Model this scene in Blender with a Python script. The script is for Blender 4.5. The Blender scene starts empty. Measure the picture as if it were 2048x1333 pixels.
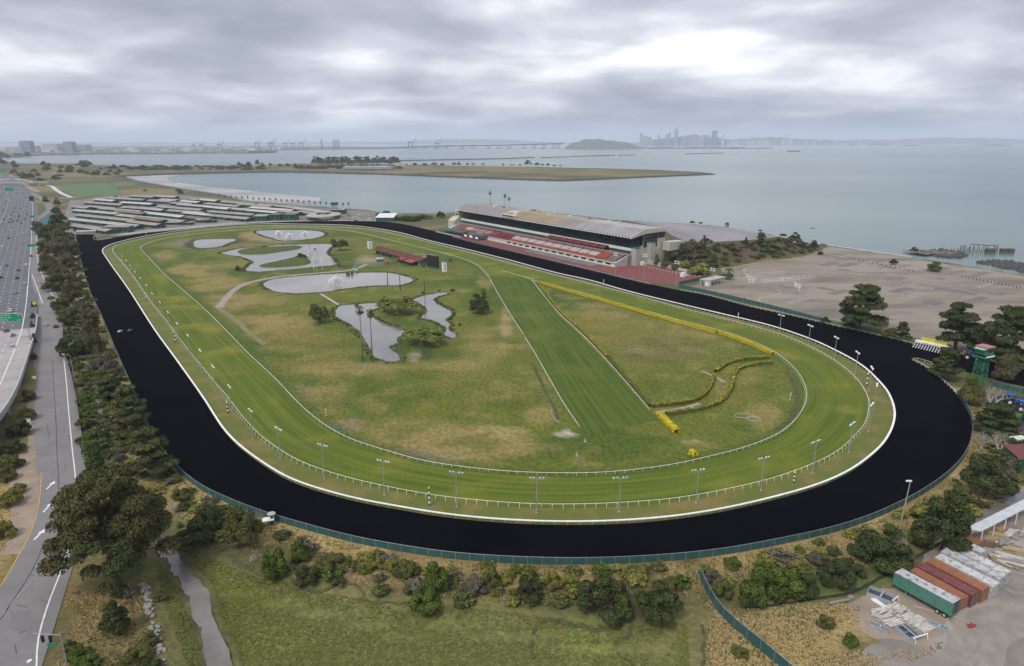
import bpy, math, random
import numpy as np
from mathutils import Vector, Matrix
from mathutils.geometry import delaunay_2d_cdt
random.seed(7); np.random.seed(7)
R = math.radians
sc = bpy.context.scene
col = sc.collection
# ------------------------------------------------------------------ camera
H = 88.0; F = 1366.0; HOR = 281.0; CX, CY = 1024.0, 666.5
PIT = math.atan((CY - HOR) / F)
cam_d = bpy.data.cameras.new('camera'); cam = bpy.data.objects.new('camera', cam_d); col.objects.link(cam)
cam.location = (0, 0, H); cam.rotation_euler = (math.pi / 2 - PIT, 0, 0)
cam_d.sensor_width = 36; cam_d.lens = 36 * F / 2048; cam_d.clip_start = 1; cam_d.clip_end = 200000
sc.camera = cam
# ------------------------------------------------------------------ sky, sun, exposure
SUN_EL, SUN_AZ = R(52), R(215)
w = bpy.data.worlds.new('World'); sc.world = w; w.use_nodes = True
wn, wl = w.node_tree.nodes, w.node_tree.links
wn.clear()
def wnode(t, **k):
    n = wn.new(t)
    for a, b in k.items(): setattr(n, a, b)
    return n
def wmath(op, a, b=None, clamp=False):
    n = wnode('ShaderNodeMath', operation=op, use_clamp=clamp)
    for i, v in enumerate((a, b)):
        if v is None: continue
        if isinstance(v, (int, float)): n.inputs[i].default_value = v
        else: wl.new(v, n.inputs[i])
    return n.outputs[0]
out = wnode('ShaderNodeOutputWorld'); bg = wnode('ShaderNodeBackground'); bgc = wnode('ShaderNodeBackground')
sky = wnode('ShaderNodeTexSky', sky_type='NISHITA', sun_disc=False, sun_elevation=SUN_EL, sun_rotation=SUN_AZ, altitude=50, dust_density=4.0)
wl.new(sky.outputs[0], bg.inputs[0]); bg.inputs[1].default_value = 0.06
tc = wnode('ShaderNodeTexCoord'); sx = wnode('ShaderNodeSeparateXYZ'); wl.new(tc.outputs['Generated'], sx.inputs[0])
zc = wmath('MAXIMUM', sx.outputs[2], 0.0)
den = wmath('ADD', zc, 0.17)
cmb = wnode('ShaderNodeCombineXYZ')
wl.new(wmath('DIVIDE', sx.outputs[0], den), cmb.inputs[0]); wl.new(wmath('DIVIDE', sx.outputs[1], den), cmb.inputs[1])
def wnoise(scale, detail, rough, off, dist=0.0):
    mp = wnode('ShaderNodeMapping'); mp.inputs[1].default_value = off; wl.new(cmb.outputs[0], mp.inputs[0])
    n = wnode('ShaderNodeTexNoise'); n.inputs['Scale'].default_value = scale; n.inputs['Detail'].default_value = detail
    n.inputs['Roughness'].default_value = rough; n.inputs['Distortion'].default_value = dist
    wl.new(mp.outputs[0], n.inputs[0]); return n.outputs[0]
n1 = wnoise(1.35, 6, 0.5, (3.1, 7.7, 1.0), 0.2); n2 = wnoise(0.55, 3, 0.5, (9.3, 1.2, 4.0), 0.2)
cl = wmath('ADD', wmath('MULTIPLY', n1, 0.65), wmath('MULTIPLY', n2, 0.55))
ramp = wnode('ShaderNodeValToRGB'); wl.new(cl, ramp.inputs[0])
e = ramp.color_ramp.elements
e[0].position = 0.46; e[0].color = (0.26, 0.285, 0.35, 1)
e[1].position = 0.78; e[1].color = (0.98, 0.98, 1.01, 1)
m = e.new(0.56); m.color = (0.375, 0.395, 0.47, 1)
m = e.new(0.66); m.color = (0.58, 0.595, 0.665, 1)
# an overcast deck is brighter overhead than at the horizon
lift = wmath('ADD', wmath('MULTIPLY', zc, 0.7), 0.95)
vm = wnode('ShaderNodeVectorMath', operation='SCALE'); wl.new(ramp.outputs[0], vm.inputs[0]); wl.new(lift, vm.inputs[3])
wl.new(vm.outputs[0], bgc.inputs[0]); bgc.inputs[1].default_value = 1.0
mx = wnode('ShaderNodeMixShader'); mx.inputs[0].default_value = 0.9
wl.new(bg.outputs[0], mx.inputs[1]); wl.new(bgc.outputs[0], mx.inputs[2]); wl.new(mx.outputs[0], out.inputs[0])
sun_d = bpy.data.lights.new('sun', 'SUN'); sun_d.energy = 1.5; sun_d.angle = R(12); sun_d.color = (1.0, 0.955, 0.89)
sun = bpy.data.objects.new('sun', sun_d); col.objects.link(sun)
sun.rotation_euler = (math.pi / 2 - SUN_EL, 0, math.pi - SUN_AZ)
sc.view_settings.view_transform = 'Standard'; sc.view_settings.look = 'None'; sc.view_settings.gamma = 1.0
sc.view_settings.exposure = 0.42
sc.cycles.use_denoising = True
sc.cycles.max_bounces = 5; sc.cycles.diffuse_bounces = 2; sc.cycles.glossy_bounces = 2; sc.cycles.volume_bounces = 1
sc.cycles.transparent_max_bounces = 6
# ------------------------------------------------------------------ pixel -> place
def P(px, py, z=0.0):
    """point at height z seen at photo pixel (2048 wide)"""
    dx, dy = (px - CX) / F, -(py - CY) / F
    Y = math.cos(PIT) + dy * math.sin(PIT); Z = -math.sin(PIT) + dy * math.cos(PIT)
    t = (z - H) / Z
    return Vector((dx * t, Y * t, z))
def PX(v):
    x, y, z = v[0], v[1], v[2] - H
    c = y * math.cos(PIT) - z * math.sin(PIT); u = y * math.sin(PIT) + z * math.cos(PIT)
    return CX + F * x / c, CY - F * u / c
def mpp(p):
    """metres per photo pixel at a point"""
    return (Vector((p[0], p[1], p[2])) - Vector((0, 0, H))).length / F
def tall(p, pytop):
    lo, hi = 0.0, 400.0
    for _ in range(40):
        m_ = (lo + hi) / 2
        if PX((p[0], p[1], p[2] + m_))[1] > pytop: lo = m_
        else: hi = m_
    return lo
def xy(pts, z=0.0): return [tuple(P(a, b, z)[:2]) for a, b in pts]
def crom(pts, closed=False, step=3.0):
    """smooth curve through points, resampled at equal steps"""
    p = np.array(pts, float); n = len(p); o = []
    rng = range(n) if closed else range(n - 1)
    for i in rng:
        if closed: a, b, c_, d = p[(i - 1) % n], p[i], p[(i + 1) % n], p[(i + 2) % n]
        else: a, b, c_, d = p[max(i - 1, 0)], p[i], p[i + 1], p[min(i + 2, n - 1)]
        k = max(4, int(np.linalg.norm(c_ - b) / 1.5)); k = min(k, 60)
        t = np.linspace(0, 1, k, endpoint=False)[:, None]
        # centripetal-like damping: limit tangents by the chord
        L = np.linalg.norm(c_ - b)
        t1 = (c_ - a); t2 = (d - b)
        l1 = np.linalg.norm(t1) + 1e-9; l2 = np.linalg.norm(t2) + 1e-9
        t1 = t1 / l1 * L; t2 = t2 / l2 * L
        o.append((2*t**3 - 3*t**2 + 1) * b + (t**3 - 2*t**2 + t) * t1 + (-2*t**3 + 3*t**2) * c_ + (t**3 - t**2) * t2)
    if not closed: o.append(p[-1:])
    q = np.vstack(o)
    return resample(q, step, closed)
def resample(q, step, closed=False):
    q = np.array(q, float)
    if closed: q = np.vstack([q, q[:1]])
    s = np.r_[0, np.cumsum(np.linalg.norm(np.diff(q, axis=0), axis=1))]
    n = max(2, int(round(s[-1] / step)))
    t = np.linspace(0, s[-1], n + 1)
    r = np.c_[[np.interp(t, s, q[:, k]) for k in range(q.shape[1])]].T
    return r[:-1] if closed else r
def smooth(q, it, closed=True):
    q = np.array(q, float)
    for _ in range(it):
        if closed: q = 0.25 * np.roll(q, 1, 0) + 0.5 * q + 0.25 * np.roll(q, -1, 0)
        else: q[1:-1] = 0.25 * q[:-2] + 0.5 * q[1:-1] + 0.25 * q[2:]
    return q
def normals2(q, closed=False):
    q = np.array(q, float)[:, :2]
    if closed: t = np.roll(q, -1, 0) - np.roll(q, 1, 0)
    else: t = np.gradient(q, axis=0)
    t /= np.linalg.norm(t, axis=1)[:, None] + 1e-9
    return t, np.c_[-t[:, 1], t[:, 0]]
def inpoly(X, Y, poly):
    X = np.asarray(X, float); Y = np.asarray(Y, float); r = np.zeros(X.shape, bool)
    n = len(poly); j = n - 1
    for i in range(n):
        xi, yi = poly[i]; xj, yj = poly[j]
        c = ((yi > Y) != (yj > Y)) & (X < (xj - xi) * (Y - yi) / ((yj - yi) or 1e-12) + xi)
        r ^= c; j = i
    return r
def dpoly(X, Y, poly, closed=True):
    X = np.asarray(X, float); Y = np.asarray(Y, float); d = np.full(X.shape, 1e9)
    n = len(poly)
    for i in range(n if closed else n - 1):
        ax, ay = poly[i]; bx, by = poly[(i + 1) % n]
        ux, uy = bx - ax, by - ay; L = ux * ux + uy * uy + 1e-9
        t = np.clip(((X - ax) * ux + (Y - ay) * uy) / L, 0, 1)
        d = np.minimum(d, np.hypot(X - ax - t * ux, Y - ay - t * uy))
    return d
def sstep(x, a, b):
    t = np.clip((x - a) / (b - a), 0, 1); return t * t * (3 - 2 * t)
def vnoise(X, Y, scale, seed=0, octv=3):
    """cheap value noise, 0..1"""
    X = np.asarray(X, float); Y = np.asarray(Y, float); s = np.zeros(X.shape); a = 1; tot = 0
    for o in range(octv):
        x = X / scale * 2**o + 17.3 * o + seed * 5.1; y = Y / scale * 2**o - 9.7 * o + seed * 3.3
        i, j = np.floor(x), np.floor(y); u, v = x - i, y - j; u = u*u*(3-2*u); v = v*v*(3-2*v)
        h = lambda p, q: np.modf(np.abs(np.sin(p * 127.1 + q * 311.7 + seed) * 43758.5453))[0]
        s += a * ((h(i, j)*(1-u) + h(i+1, j)*u)*(1-v) + (h(i, j+1)*(1-u) + h(i+1, j+1)*u)*v); tot += a; a *= .5
    return s / tot
# ------------------------------------------------------------------ materials
MATS = {}
def mat(name, c, rough=0.85, c2=None, scale=1.0, bump=0.0, bscale=None, spec=0.3, metal=0.0, vcol=False, isl=0.0, coord='pos', detail=5, contrast=(0.35, 0.65), objv=0.0, stretch=None, c3=None, scale3=None):
    if name in MATS: return MATS[name]
    m = bpy.data.materials.new(name); m.use_nodes = True; MATS[name] = m
    nt = m.node_tree; N, L = nt.nodes, nt.links; b = N['Principled BSDF']
    b.inputs['Roughness'].default_value = rough; b.inputs['Specular IOR Level'].default_value = spec; b.inputs['Metallic'].default_value = metal
    if coord == 'pos': g = N.new('ShaderNodeNewGeometry'); cs = g.outputs['Position']
    else: g = N.new('ShaderNodeTexCoord'); cs = g.outputs['Object']
    if stretch:
        mp = N.new('ShaderNodeMapping'); mp.inputs[2].default_value = (0, 0, stretch[3] if len(stretch) > 3 else 0); mp.inputs[3].default_value = stretch[:3]; L.new(cs, mp.inputs[0]); cs = mp.outputs[0]
    def noise(s, d=detail):
        n = N.new('ShaderNodeTexNoise'); n.inputs['Scale'].default_value = s; n.inputs['Detail'].default_value = d; L.new(cs, n.inputs[0]); return n.outputs[0]
    def ramp(src, a, bb):
        r = N.new('ShaderNodeMapRange'); r.inputs[1].default_value = a; r.inputs[2].default_value = bb; L.new(src, r.inputs[0]); return r.outputs[0]
    def mix(f, a, bb, typ='MIX'):
        x = N.new('ShaderNodeMix'); x.data_type = 'RGBA'; x.blend_type = typ
        for i, v in ((0, f), (6, a), (7, bb)):
            if isinstance(v, (int, float)): x.inputs[i].default_value = v
            elif isinstance(v, tuple): x.inputs[i].default_value = (*v, 1)
            else: L.new(v, x.inputs[i])
        return x.outputs[2]
    cur = tuple(c)
    if vcol:
        a = N.new('ShaderNodeAttribute'); a.attribute_name = 'Col'; cur = a.outputs['Color']
    if c2 is not None:
        if vcol: cur = mix(ramp(noise(scale), *contrast), mix(1.0, cur, tuple(c), 'MULTIPLY'), mix(1.0, cur, tuple(c2), 'MULTIPLY'))
        else: cur = mix(ramp(noise(scale), *contrast), cur, tuple(c2))
    if c3 is not None: cur = mix(ramp(noise(scale3 or scale * 4), 0.5, 0.75), cur, tuple(c3) if not vcol else mix(1.0, cur, tuple(c3), 'MULTIPLY'))
    if isl > 0:
        rp = g.outputs['Random Per Island'] if coord == 'pos' else N.new('ShaderNodeNewGeometry').outputs['Random Per Island']
        hs = N.new('ShaderNodeHueSaturation'); L.new(ramp2(N, L, rp, 1 - isl, 1 + isl), hs.inputs['Value'])
        if isinstance(cur, tuple): hs.inputs['Color'].default_value = (*cur, 1)
        else: L.new(cur, hs.inputs['Color'])
        cur = hs.outputs[0]
    if objv > 0:
        oi = N.new('ShaderNodeObjectInfo'); hs = N.new('ShaderNodeHueSaturation')
        L.new(ramp2(N, L, oi.outputs['Random'], 1 - objv, 1 + objv), hs.inputs['Value'])
        L.new(ramp2(N, L, oi.outputs['Random'], 0.5 - objv * 0.05, 0.5 + objv * 0.05), hs.inputs['Hue'])
        if isinstance(cur, tuple): hs.inputs['Color'].default_value = (*cur, 1)
        else: L.new(cur, hs.inputs['Color'])
        cur = hs.outputs[0]
    if isinstance(cur, tuple): b.inputs['Base Color'].default_value = (*cur, 1)
    else: L.new(cur, b.inputs['Base Color'])
    if bump:
        bp = N.new('ShaderNodeBump'); bp.inputs['Strength'].default_value = 1.0; bp.inputs['Distance'].default_value = bump
        L.new(noise(bscale or scale * 3, 4), bp.inputs['Height']); L.new(bp.outputs[0], b.inputs['Normal'])
    return m
def ramp2(N, L, src, a, b):
    r = N.new('ShaderNodeMapRange'); r.inputs[3].default_value = a; r.inputs[4].default_value = b; L.new(src, r.inputs[0]); return r.outputs[0]
def plain(name, c, rough=0.6, **k):
    d = tuple(x * 0.8 for x in c); return mat(name, c, rough, c2=d, coord='obj', scale=k.pop('scale', 1.3), **k)
# ------------------------------------------------------------------ objects
def tag(o, label, cat=None, group=None, kind=None):
    if label: o['label'] = label
    if cat: o['category'] = cat
    if group: o['group'] = group
    if kind: o['kind'] = kind
    return o
def empty(name, loc=(0, 0, 0), rz=0.0, label=None, cat=None, group=None):
    o = bpy.data.objects.new(name, None); col.objects.link(o); o.location = loc; o.rotation_euler = (0, 0, rz); o.empty_display_size = 0.2
    return tag(o, label, cat, group)
def link(name, me, parent=None, loc=None, rz=None, scale=None):
    o = bpy.data.objects.new(name, me); col.objects.link(o)
    if parent is not None: o.parent = parent
    if loc is not None: o.location = loc
    if rz is not None: o.rotation_euler = (0, 0, rz)
    if scale is not None: o.scale = scale
    return o
class MB:
    """collects shapes, then becomes one mesh"""
    def __init__(s): s.v = []; s.f = []; s.m = []
    def add(s, vs, fs, mi=0):
        n = len(s.v); s.v.extend([tuple(x) for x in vs]); s.f.extend([tuple(i + n for i in f) for f in fs]); s.m.extend([mi] * len(fs)); return s
    def box(s, c, d, rz=0.0, mi=0, tilt=None):
        x, y, z = d[0] / 2, d[1] / 2, d[2] / 2; cs, sn = math.cos(rz), math.sin(rz); vs = []
        for dz in (-z, z):
            for dx, dy in ((-x, -y), (x, -y), (x, y), (-x, y)): vs.append((c[0] + dx * cs - dy * sn, c[1] + dx * sn + dy * cs, c[2] + dz))
        return s.add(vs, [(3, 2, 1, 0), (4, 5, 6, 7), (0, 1, 5, 4), (1, 2, 6, 5), (2, 3, 7, 6), (3, 0, 4, 7)], mi)
    def hexa(s, b, t, mi=0):
        """eight corners: four below, four above"""
        return s.add(list(b) + list(t), [(3, 2, 1, 0), (4, 5, 6, 7), (0, 1, 5, 4), (1, 2, 6, 5), (2, 3, 7, 6), (3, 0, 4, 7)], mi)
    def prism(s, poly, z0, z1, mi=0, top=True, bottom=False):
        n = len(poly); vs = [(a, b, z0) for a, b in poly] + [(a, b, z1) for a, b in poly]
        fs = [(i, (i + 1) % n, n + (i + 1) % n, n + i) for i in range(n)]
        if top: fs.append(tuple(range(n, 2 * n)))
        if bottom: fs.append(tuple(range(n - 1, -1, -1)))
        return s.add(vs, fs, mi)
    def tube(s, pts, r, n=6, mi=0, cap=True, r1=None):
        pts = [Vector(p) for p in pts]; m_ = len(pts); vs = []; r1 = r if r1 is None else r1
        for i, p in enumerate(pts):
            t = (pts[min(i + 1, m_ - 1)] - pts[max(i - 1, 0)]).normalized()
            a = t.cross(Vector((0, 0, 1))); a = a if a.length > 1e-3 else t.cross(Vector((1, 0, 0))); a.normalize(); b = t.cross(a)
            rr = r + (r1 - r) * i / max(1, m_ - 1)
            for k in range(n): q = 2 * math.pi * k / n; vs.append(p + (a * math.cos(q) + b * math.sin(q)) * rr)
        fs = [(i * n + k, i * n + (k + 1) % n, (i + 1) * n + (k + 1) % n, (i + 1) * n + k) for i in range(m_ - 1) for k in range(n)]
        if cap: fs += [tuple(range(n - 1, -1, -1)), tuple((m_ - 1) * n + k for k in range(n))]
        return s.add(vs, fs, mi)
    def lathe(s, prof, n=10, c=(0, 0, 0), mi=0):
        vs = [(c[0] + r * math.cos(2 * math.pi * k / n), c[1] + r * math.sin(2 * math.pi * k / n), c[2] + z) for r, z in prof for k in range(n)]
        fs = [(i * n + k, i * n + (k + 1) % n, (i + 1) * n + (k + 1) % n, (i + 1) * n + k) for i in range(len(prof) - 1) for k in range(n)]
        fs += [tuple(range(n - 1, -1, -1)), tuple((len(prof) - 1) * n + k for k in range(n))]
        return s.add(vs, fs, mi)
    def wheel(s, c, r, wd, n=12, mi=0):
        vs = []; 
        for dy in (-wd / 2, wd / 2):
            for k in range(n): a = 2 * math.pi * k / n; vs.append((c[0] + r * math.cos(a), c[1] + dy, c[2] + r * math.sin(a)))
        fs = [(k, n + k, n + (k + 1) % n, (k + 1) % n) for k in range(n)] + [tuple(range(n)), tuple(range(2 * n - 1, n - 1, -1))]
        return s.add(vs, fs, mi)
    def mesh(s, name, mats, sm=False):
        me = bpy.data.meshes.new(name); me.from_pydata(s.v, [], s.f); mats = mats if isinstance(mats, (list, tuple)) else [mats]
        for m_ in mats: me.materials.append(m_)
        if len(mats) > 1: me.polygons.foreach_set('material_index', s.m)
        if sm: me.polygons.foreach_set('use_smooth', [True] * len(s.f))
        me.update(); return me
    def build(s, name, mats, parent=None, loc=None, rz=None, sm=False): return link(name, s.mesh(name, mats, sm), parent, loc, rz)
def npmesh(name, V, Fc, m_, sm=False, colr=None):
    """mesh from arrays; every face has the same corner count"""
    me = bpy.data.meshes.new(name); k = Fc.shape[1]
    me.vertices.add(len(V)); me.vertices.foreach_set('co', V.astype(np.float32).ravel())
    me.loops.add(Fc.size); me.loops.foreach_set('vertex_index', Fc.astype(np.int32).ravel())
    me.polygons.add(len(Fc)); me.polygons.foreach_set('loop_start', np.arange(0, Fc.size, k, dtype=np.int32))
    if sm: me.polygons.foreach_set('use_smooth', np.ones(len(Fc), bool))
    if colr is not None:
        a = me.color_attributes.new('Col', 'FLOAT_COLOR', 'POINT'); a.data.foreach_set('color', np.c_[colr, np.ones(len(colr))].astype(np.float32).ravel())
    me.update(calc_edges=True); me.materials.append(m_); return me
def cdt(poly, pts):
    """triangulate the polygon with the inner points given"""
    n = len(poly); vs = [Vector((float(a), float(b))) for a, b in poly] + [Vector((float(a), float(b))) for a, b in pts]
    r = delaunay_2d_cdt(vs, [(i, (i + 1) % n) for i in range(n)], [], 1, 1e-4, False)
    V = np.array([(v.x, v.y) for v in r[0]]); T = np.array([f[:3] for f in r[2]]); c = V[T].mean(1)
    return V, T[inpoly(c[:, 0], c[:, 1], [tuple(q) for q in poly])]
def sheet(name, poly, z, m_, parent=None, kind='structure', zf=None):
    V, T = cdt(poly, [])
    zz = np.full(len(V), float(z)) if zf is None else zf(V[:, 0], V[:, 1]) + z
    me = npmesh(name, np.c_[V, zz], orient(V, T), m_)
    o = link(name, me, parent)
    if parent is None: tag(o, None, kind=kind)
    return o
def rough(poly, amp=1.2, step=2.0, sc=5.0):
    q = resample(np.array(poly, float), step, True); t, n = normals2(q, True); return [tuple(v) for v in q + n * ((vnoise(q[:, 0], q[:, 1], sc, 81) - .5) * 2 * amp)[:, None]]
def orient(V, T):
    a, b, c_ = V[T[:, 0]], V[T[:, 1]], V[T[:, 2]]
    cr = (b[:, 0]-a[:, 0])*(c_[:, 1]-a[:, 1]) - (b[:, 1]-a[:, 1])*(c_[:, 0]-a[:, 0])
    T = T.copy(); f = cr < 0; T[f] = T[f][:, ::-1]; return T
def strip(name, A, B, z, m_, parent=None, kind='structure', zf=None, attr=None):
    """ribbon between two equally long lines of points"""
    A, B = np.array(A, float), np.array(B, float); n = len(A); V = np.vstack([A[:, :2], B[:, :2]])
    if A.shape[1] == 3: zz = np.r_[A[:, 2], B[:, 2]] + z
    else: zz = np.full(2 * n, float(z)) if zf is None else zf(V[:, 0], V[:, 1]) + z
    i = np.arange(n - 1); Q = np.c_[i, i + 1, n + i + 1, n + i]
    a, b, c_ = V[Q[0, 0]], V[Q[0, 1]], V[Q[0, 2]]
    if (b[0]-a[0])*(c_[1]-a[1]) - (b[1]-a[1])*(c_[0]-a[0]) < 0: Q = Q[:, ::-1]
    o = link(name, npmesh(name, np.c_[V, zz], Q, m_), parent)
    if parent is None: tag(o, None, kind=kind)
    return o
def path(name, pts, wd, z, m_, parent=None, zf=None, step=3.0, closed=False, kind='structure', wob=0.0):
    q = crom(pts, closed, step) if step else np.array(pts, float)
    if closed: q = np.vstack([q, q[:1]])
    t, n = normals2(q); ww = wd / 2 * (1 + wob * (vnoise(q[:, 0], q[:, 1], 12, 3) - .5) * 2)
    ww = np.asarray(ww) * np.ones(len(q))
    return strip(name, q[:, :2] + n * ww[:, None], q[:, :2] - n * ww[:, None], z, m_, parent, kind, zf)
ORD = ['', 'second', 'third', 'fourth', 'fifth', 'sixth', 'seventh', 'eighth', 'ninth', 'tenth', 'eleventh', 'twelfth', 'thirteenth', 'fourteenth', 'fifteenth', 'sixteenth', 'seventeenth', 'eighteenth', 'nineteenth', 'twentieth']
TENS = {2: 'twenty', 3: 'thirty', 4: 'forty', 5: 'fifty', 6: 'sixty', 7: 'seventy', 8: 'eighty', 9: 'ninety'}
UN = ['', 'first'] + ORD[1:9]
def ordinal(i):
    """0 -> '', 1 -> 'second' ..."""
    if i < 20: return ORD[i]
    n = i + 1; t, u = divmod(n, 10)
    if n < 100: return TENS[t][:-1] + 'ieth' if u == 0 else TENS[t] + '-' + UN[u]
    return 'hundredth' if n == 100 else 'hundred-and-' + (UN[n - 100] if n - 100 < 10 else ordinal(n - 101))
PENDING = {}
def later(o, base):
    """things alike but for their place: numbered from the nearest once all stand"""
    PENDING.setdefault(base, []).append(o); return o
def number_all():
    for base, L in PENDING.items():
        L = sorted(L, key=lambda o: o.location.x**2 + o.location.y**2)
        for i, o in enumerate(L):
            if len(L) == 1: o['label'] = base
            else: o['label'] = (ordinal(i) + '-nearest ' if i else 'nearest ') + base
def text_part(name, s, size, m_, parent, loc, rot, ax='CENTER'):
    cu = bpy.data.curves.new(name, 'FONT'); cu.body = s; cu.size = size; cu.align_x = ax; cu.align_y = 'CENTER'; cu.extrude = 0.01
    t = bpy.data.objects.new(name, cu); col.objects.link(t)
    dg = bpy.context.evaluated_depsgraph_get(); me = bpy.data.meshes.new_from_object(t.evaluated_get(dg)); bpy.data.objects.remove(t)
    me.materials.clear(); me.materials.append(m_)
    o = link(name, me, parent, loc); o.rotation_euler = rot; return o
# ------------------------------------------------------------------ lines of the place (photo pixels)
RAIL = [(205,500),(212,515),(258,580),(309,659),(357,725),(408,797),(444,853),(472,884),(510,914),(576,955),(641,978),(722,999),(800,1013),(877,1026),(975,1036.5),(1072,1042),(1170,1043),(1260,1039.7),(1357,1031),(1455,1015),(1552,992.6),(1640,967),(1705,937),(1752,901),(1767.6,885),(1783.6,857),(1790,828),(1785,803.5),(1773,779),(1754,758),(1735,739),(1709,720.6),(1674,702),(1634,683),(1580,663),(1526,647),(1433,625),(1357,607),(1255,582),(1178,560),(1114,546),(1020,520.5),(933,498.7),(857,481),(793,464),(729,454),(678,450),(600,448.5),(520,448),(408,455),(331,465.5),(280,474.4),(242,483),(217,491)]
TOUT = [(230,508),(245,525),(270,556),(286,580),(306,608),(331,639),(357,674),(382,707),(408,738),(433,768.7),(459,799),(484,832),(520,871),(560,900),(592,919.5),(641,939),(706,958.5),(780,975),(877,992.6),(975,1003),(1072,1009),(1170,1009),(1260,1005),(1357,996.5),(1455,978.6),(1552,955),(1640,922),(1682,898),(1703,878),(1730,846),(1738,811.5),(1736,795),(1722,769),(1700,744.6),(1660,715),(1615,691),(1567,671),(1500,651),(1433,634),(1357,615),(1280,593),(1204,574),(1137,557),(1020,527),(950,508),(880,490.5),(800,471),(740,459.5),(678,454.5),(600,452.5),(520,452.5),(408,459.5),(331,470),(293,476),(250,485.5),(232,492),(226,499)]
TIN_A = [(1066,561),(1140,579),(1204,597),(1280,618.7),(1357,640),(1459,667),(1500,682),(1543,700.5),(1572,720.6),(1593.7,742),(1607,763),(1613.7,785),(1609.7,811.5),(1588,843.7),(1553.5,870),(1500,892),(1474,900),(1357,927.6),(1280,939),(1202,946),(1105,947),(1007,943),(910,932.5),(845,922),(780,904),(704,879.7),(653,853),(602,812),(551,758.5),(500,711),(459,669),(408,618),(365,580),(331,551),(306,525),(284,501),(281,495),(286,490),(319,479.5),(382,469),(459,461.7),(520,458),(576,455),(653,458),(704,463),(755,474.4),(819,490),(882,505),(933,520),(959,533),(977,553)]
CH_L1 = [(977,553),(997,590),(1025,636.5),(1047,669)]
CH_L2 = [(1050,675),(1076,718),(1102,764),(1127,807),(1157,851)]
CH_R = [(1064,561),(1115,624),(1166,672),(1229,738.5),(1296,816)]
FENCE = [(151,470),(160,515),(178,577),(204,633),(229,693),(255,752),(280,810),(306,869),(331,906),(365,942),(407,973),(462,998),(527,1023),(592,1042),(657,1060),(722,1076),(790,1088),(877,1102),(975,1110.5),(1072,1115),(1170,1116),(1265,1113),(1357,1107),(1455,1096),(1552,1078),(1640,1060),(1724,1036),(1786,1010),(1835,985),(1884,953),(1922,918),(1940,885),(1947,845),(1939,815),(1914,779)]
HOME = [(222,475),(293,465),(357,459),(433,451.5),(520,445.5),(600,442.5),(678,441.5),(755,442.5),(788,445),(831,453),(882,465),(938,480.5),(997,494.5),(1067,511),(1138,528),(1208,545),(1269,560),(1357,579),(1408,588),(1500,612),(1580,629),(1660,648),(1741,666),(1826,686)]
RZ = 1.05
rail = smooth(crom(xy(RAIL, RZ), True, 3.0), 3)
tout = smooth(crom(xy(TOUT, 1.1), True, 2.7), 3)
tin = crom(xy(TIN_A, 1.1), False, 2.7); tin = smooth(tin, 3, False)
chl1 = crom(xy(CH_L1, 1.1), False, 2.7); chl2 = crom(xy(CH_L2, 1.1), False, 2.7); chr_ = crom(xy(CH_R, 1.1), False, 2.7)
FZ = 1.75
fence = smooth(crom(xy(FENCE, FZ), False, 3.0), 4, False)
home = smooth(crom(xy(HOME, 0.5), False, 3.0), 3, False)
# grandstand frame: s runs from its near (right) end to its far end, t away from the track
GS0 = P(1229, 535); GS1 = P(893, 462.5)
GA = (GS1 - GS0); GL = GA.length; GA.normalize(); GN = Vector((GA.y, -GA.x, 0))
def G(s, t, z=0.0): v = GS0 + GA * s + GN * t; return Vector((v.x, v.y, z))
def G2(s, t): v = G(s, t); return (v.x, v.y)
# ------------------------------------------------------------------ ground
WATER = -2.6; PLAT = 11.0
shore = xy([(2048,549),(1955,532.5),(1824,515),(1700,497),(1640,488)], -1) + xy([(1592,470),(1545,463.5),(1440,447.5),(1330,441.5),(1240,437),(1130,424),(1040,414.5),(985,411.5)], PLAT) + \
    xy([(905,424),(880,427.5),(780,427),(742,420.5),(627,413),(500,403),(459,391.5),(357,376),(280,362),(250,352.5),(330,349),(420,346.5),(520,344.5),(576,344.5),(755,348.5),(1020,358.5),(1127,361.5),(1200,358.5),(1306,354),(1390,350.5),(1436,348.3),(1405,345),(1320,341),(1200,337.5),(1080,335),(950,333),(800,330),(700,327),(620,327),(520,331),(400,333.5),(240,333),(150,328),(51,328),(8,323),(-150,321)], -1)
ls = shore[-1]
land = [(1400, 330), (1400, -250), (-1800, -250), (-2600, 900)] + [(ls[0] - 1500, ls[1])] + shore[::-1]
land_s = np.array(shore)
MARSH = xy([(300,1075),(360,1085),(420,1098),(455,1118),(520,1146),(610,1162),(680,1184),(750,1192),(810,1214),(900,1204),(1000,1216),(1100,1227),(1200,1243),(1300,1243),(1372,1236),(1402,1256),(1412,1333),(1430,1500),(380,1500),(330,1333),(300,1250),(285,1150)], -2)
HILLF = xy([(1645,497),(1614,510),(1560,518),(1515,523.5),(1455,534),(1433,538.5),(1405,540)])
hill = HILLF + [G2(0, 50), G2(60, 52), G2(GL, 52), G2(GL + 25, 48)] + [(G(GL + 60, 320).x, G(GL + 60, 320).y), (P(1645, 497).x + 400, P(1645, 497).y + 420)]
PEN = xy([(620,336),(800,338.5),(1000,343),(1127,347),(1306,348),(1425,347.5),(1380,344),(1200,338.5),(1000,334.5),(820,331),(640,330)], 3)
PEN2 = xy([(60,331),(165,331),(240,334),(330,336),(230,345),(100,345),(40,338)], 2)
trackp = [tuple(q) for q in fence[::3]]
CRL = xy([(300,1075),(312,1094),(322,1116),(352,1153),(376,1192),(388,1235),(404,1274),(414,1333),(418,1400)], -2.2); CRR = xy([(318,1066),(334,1082),(360,1114),(381,1144),(414,1183),(422,1228),(440,1274),(461,1318),(472,1400)], -2.2)
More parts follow.
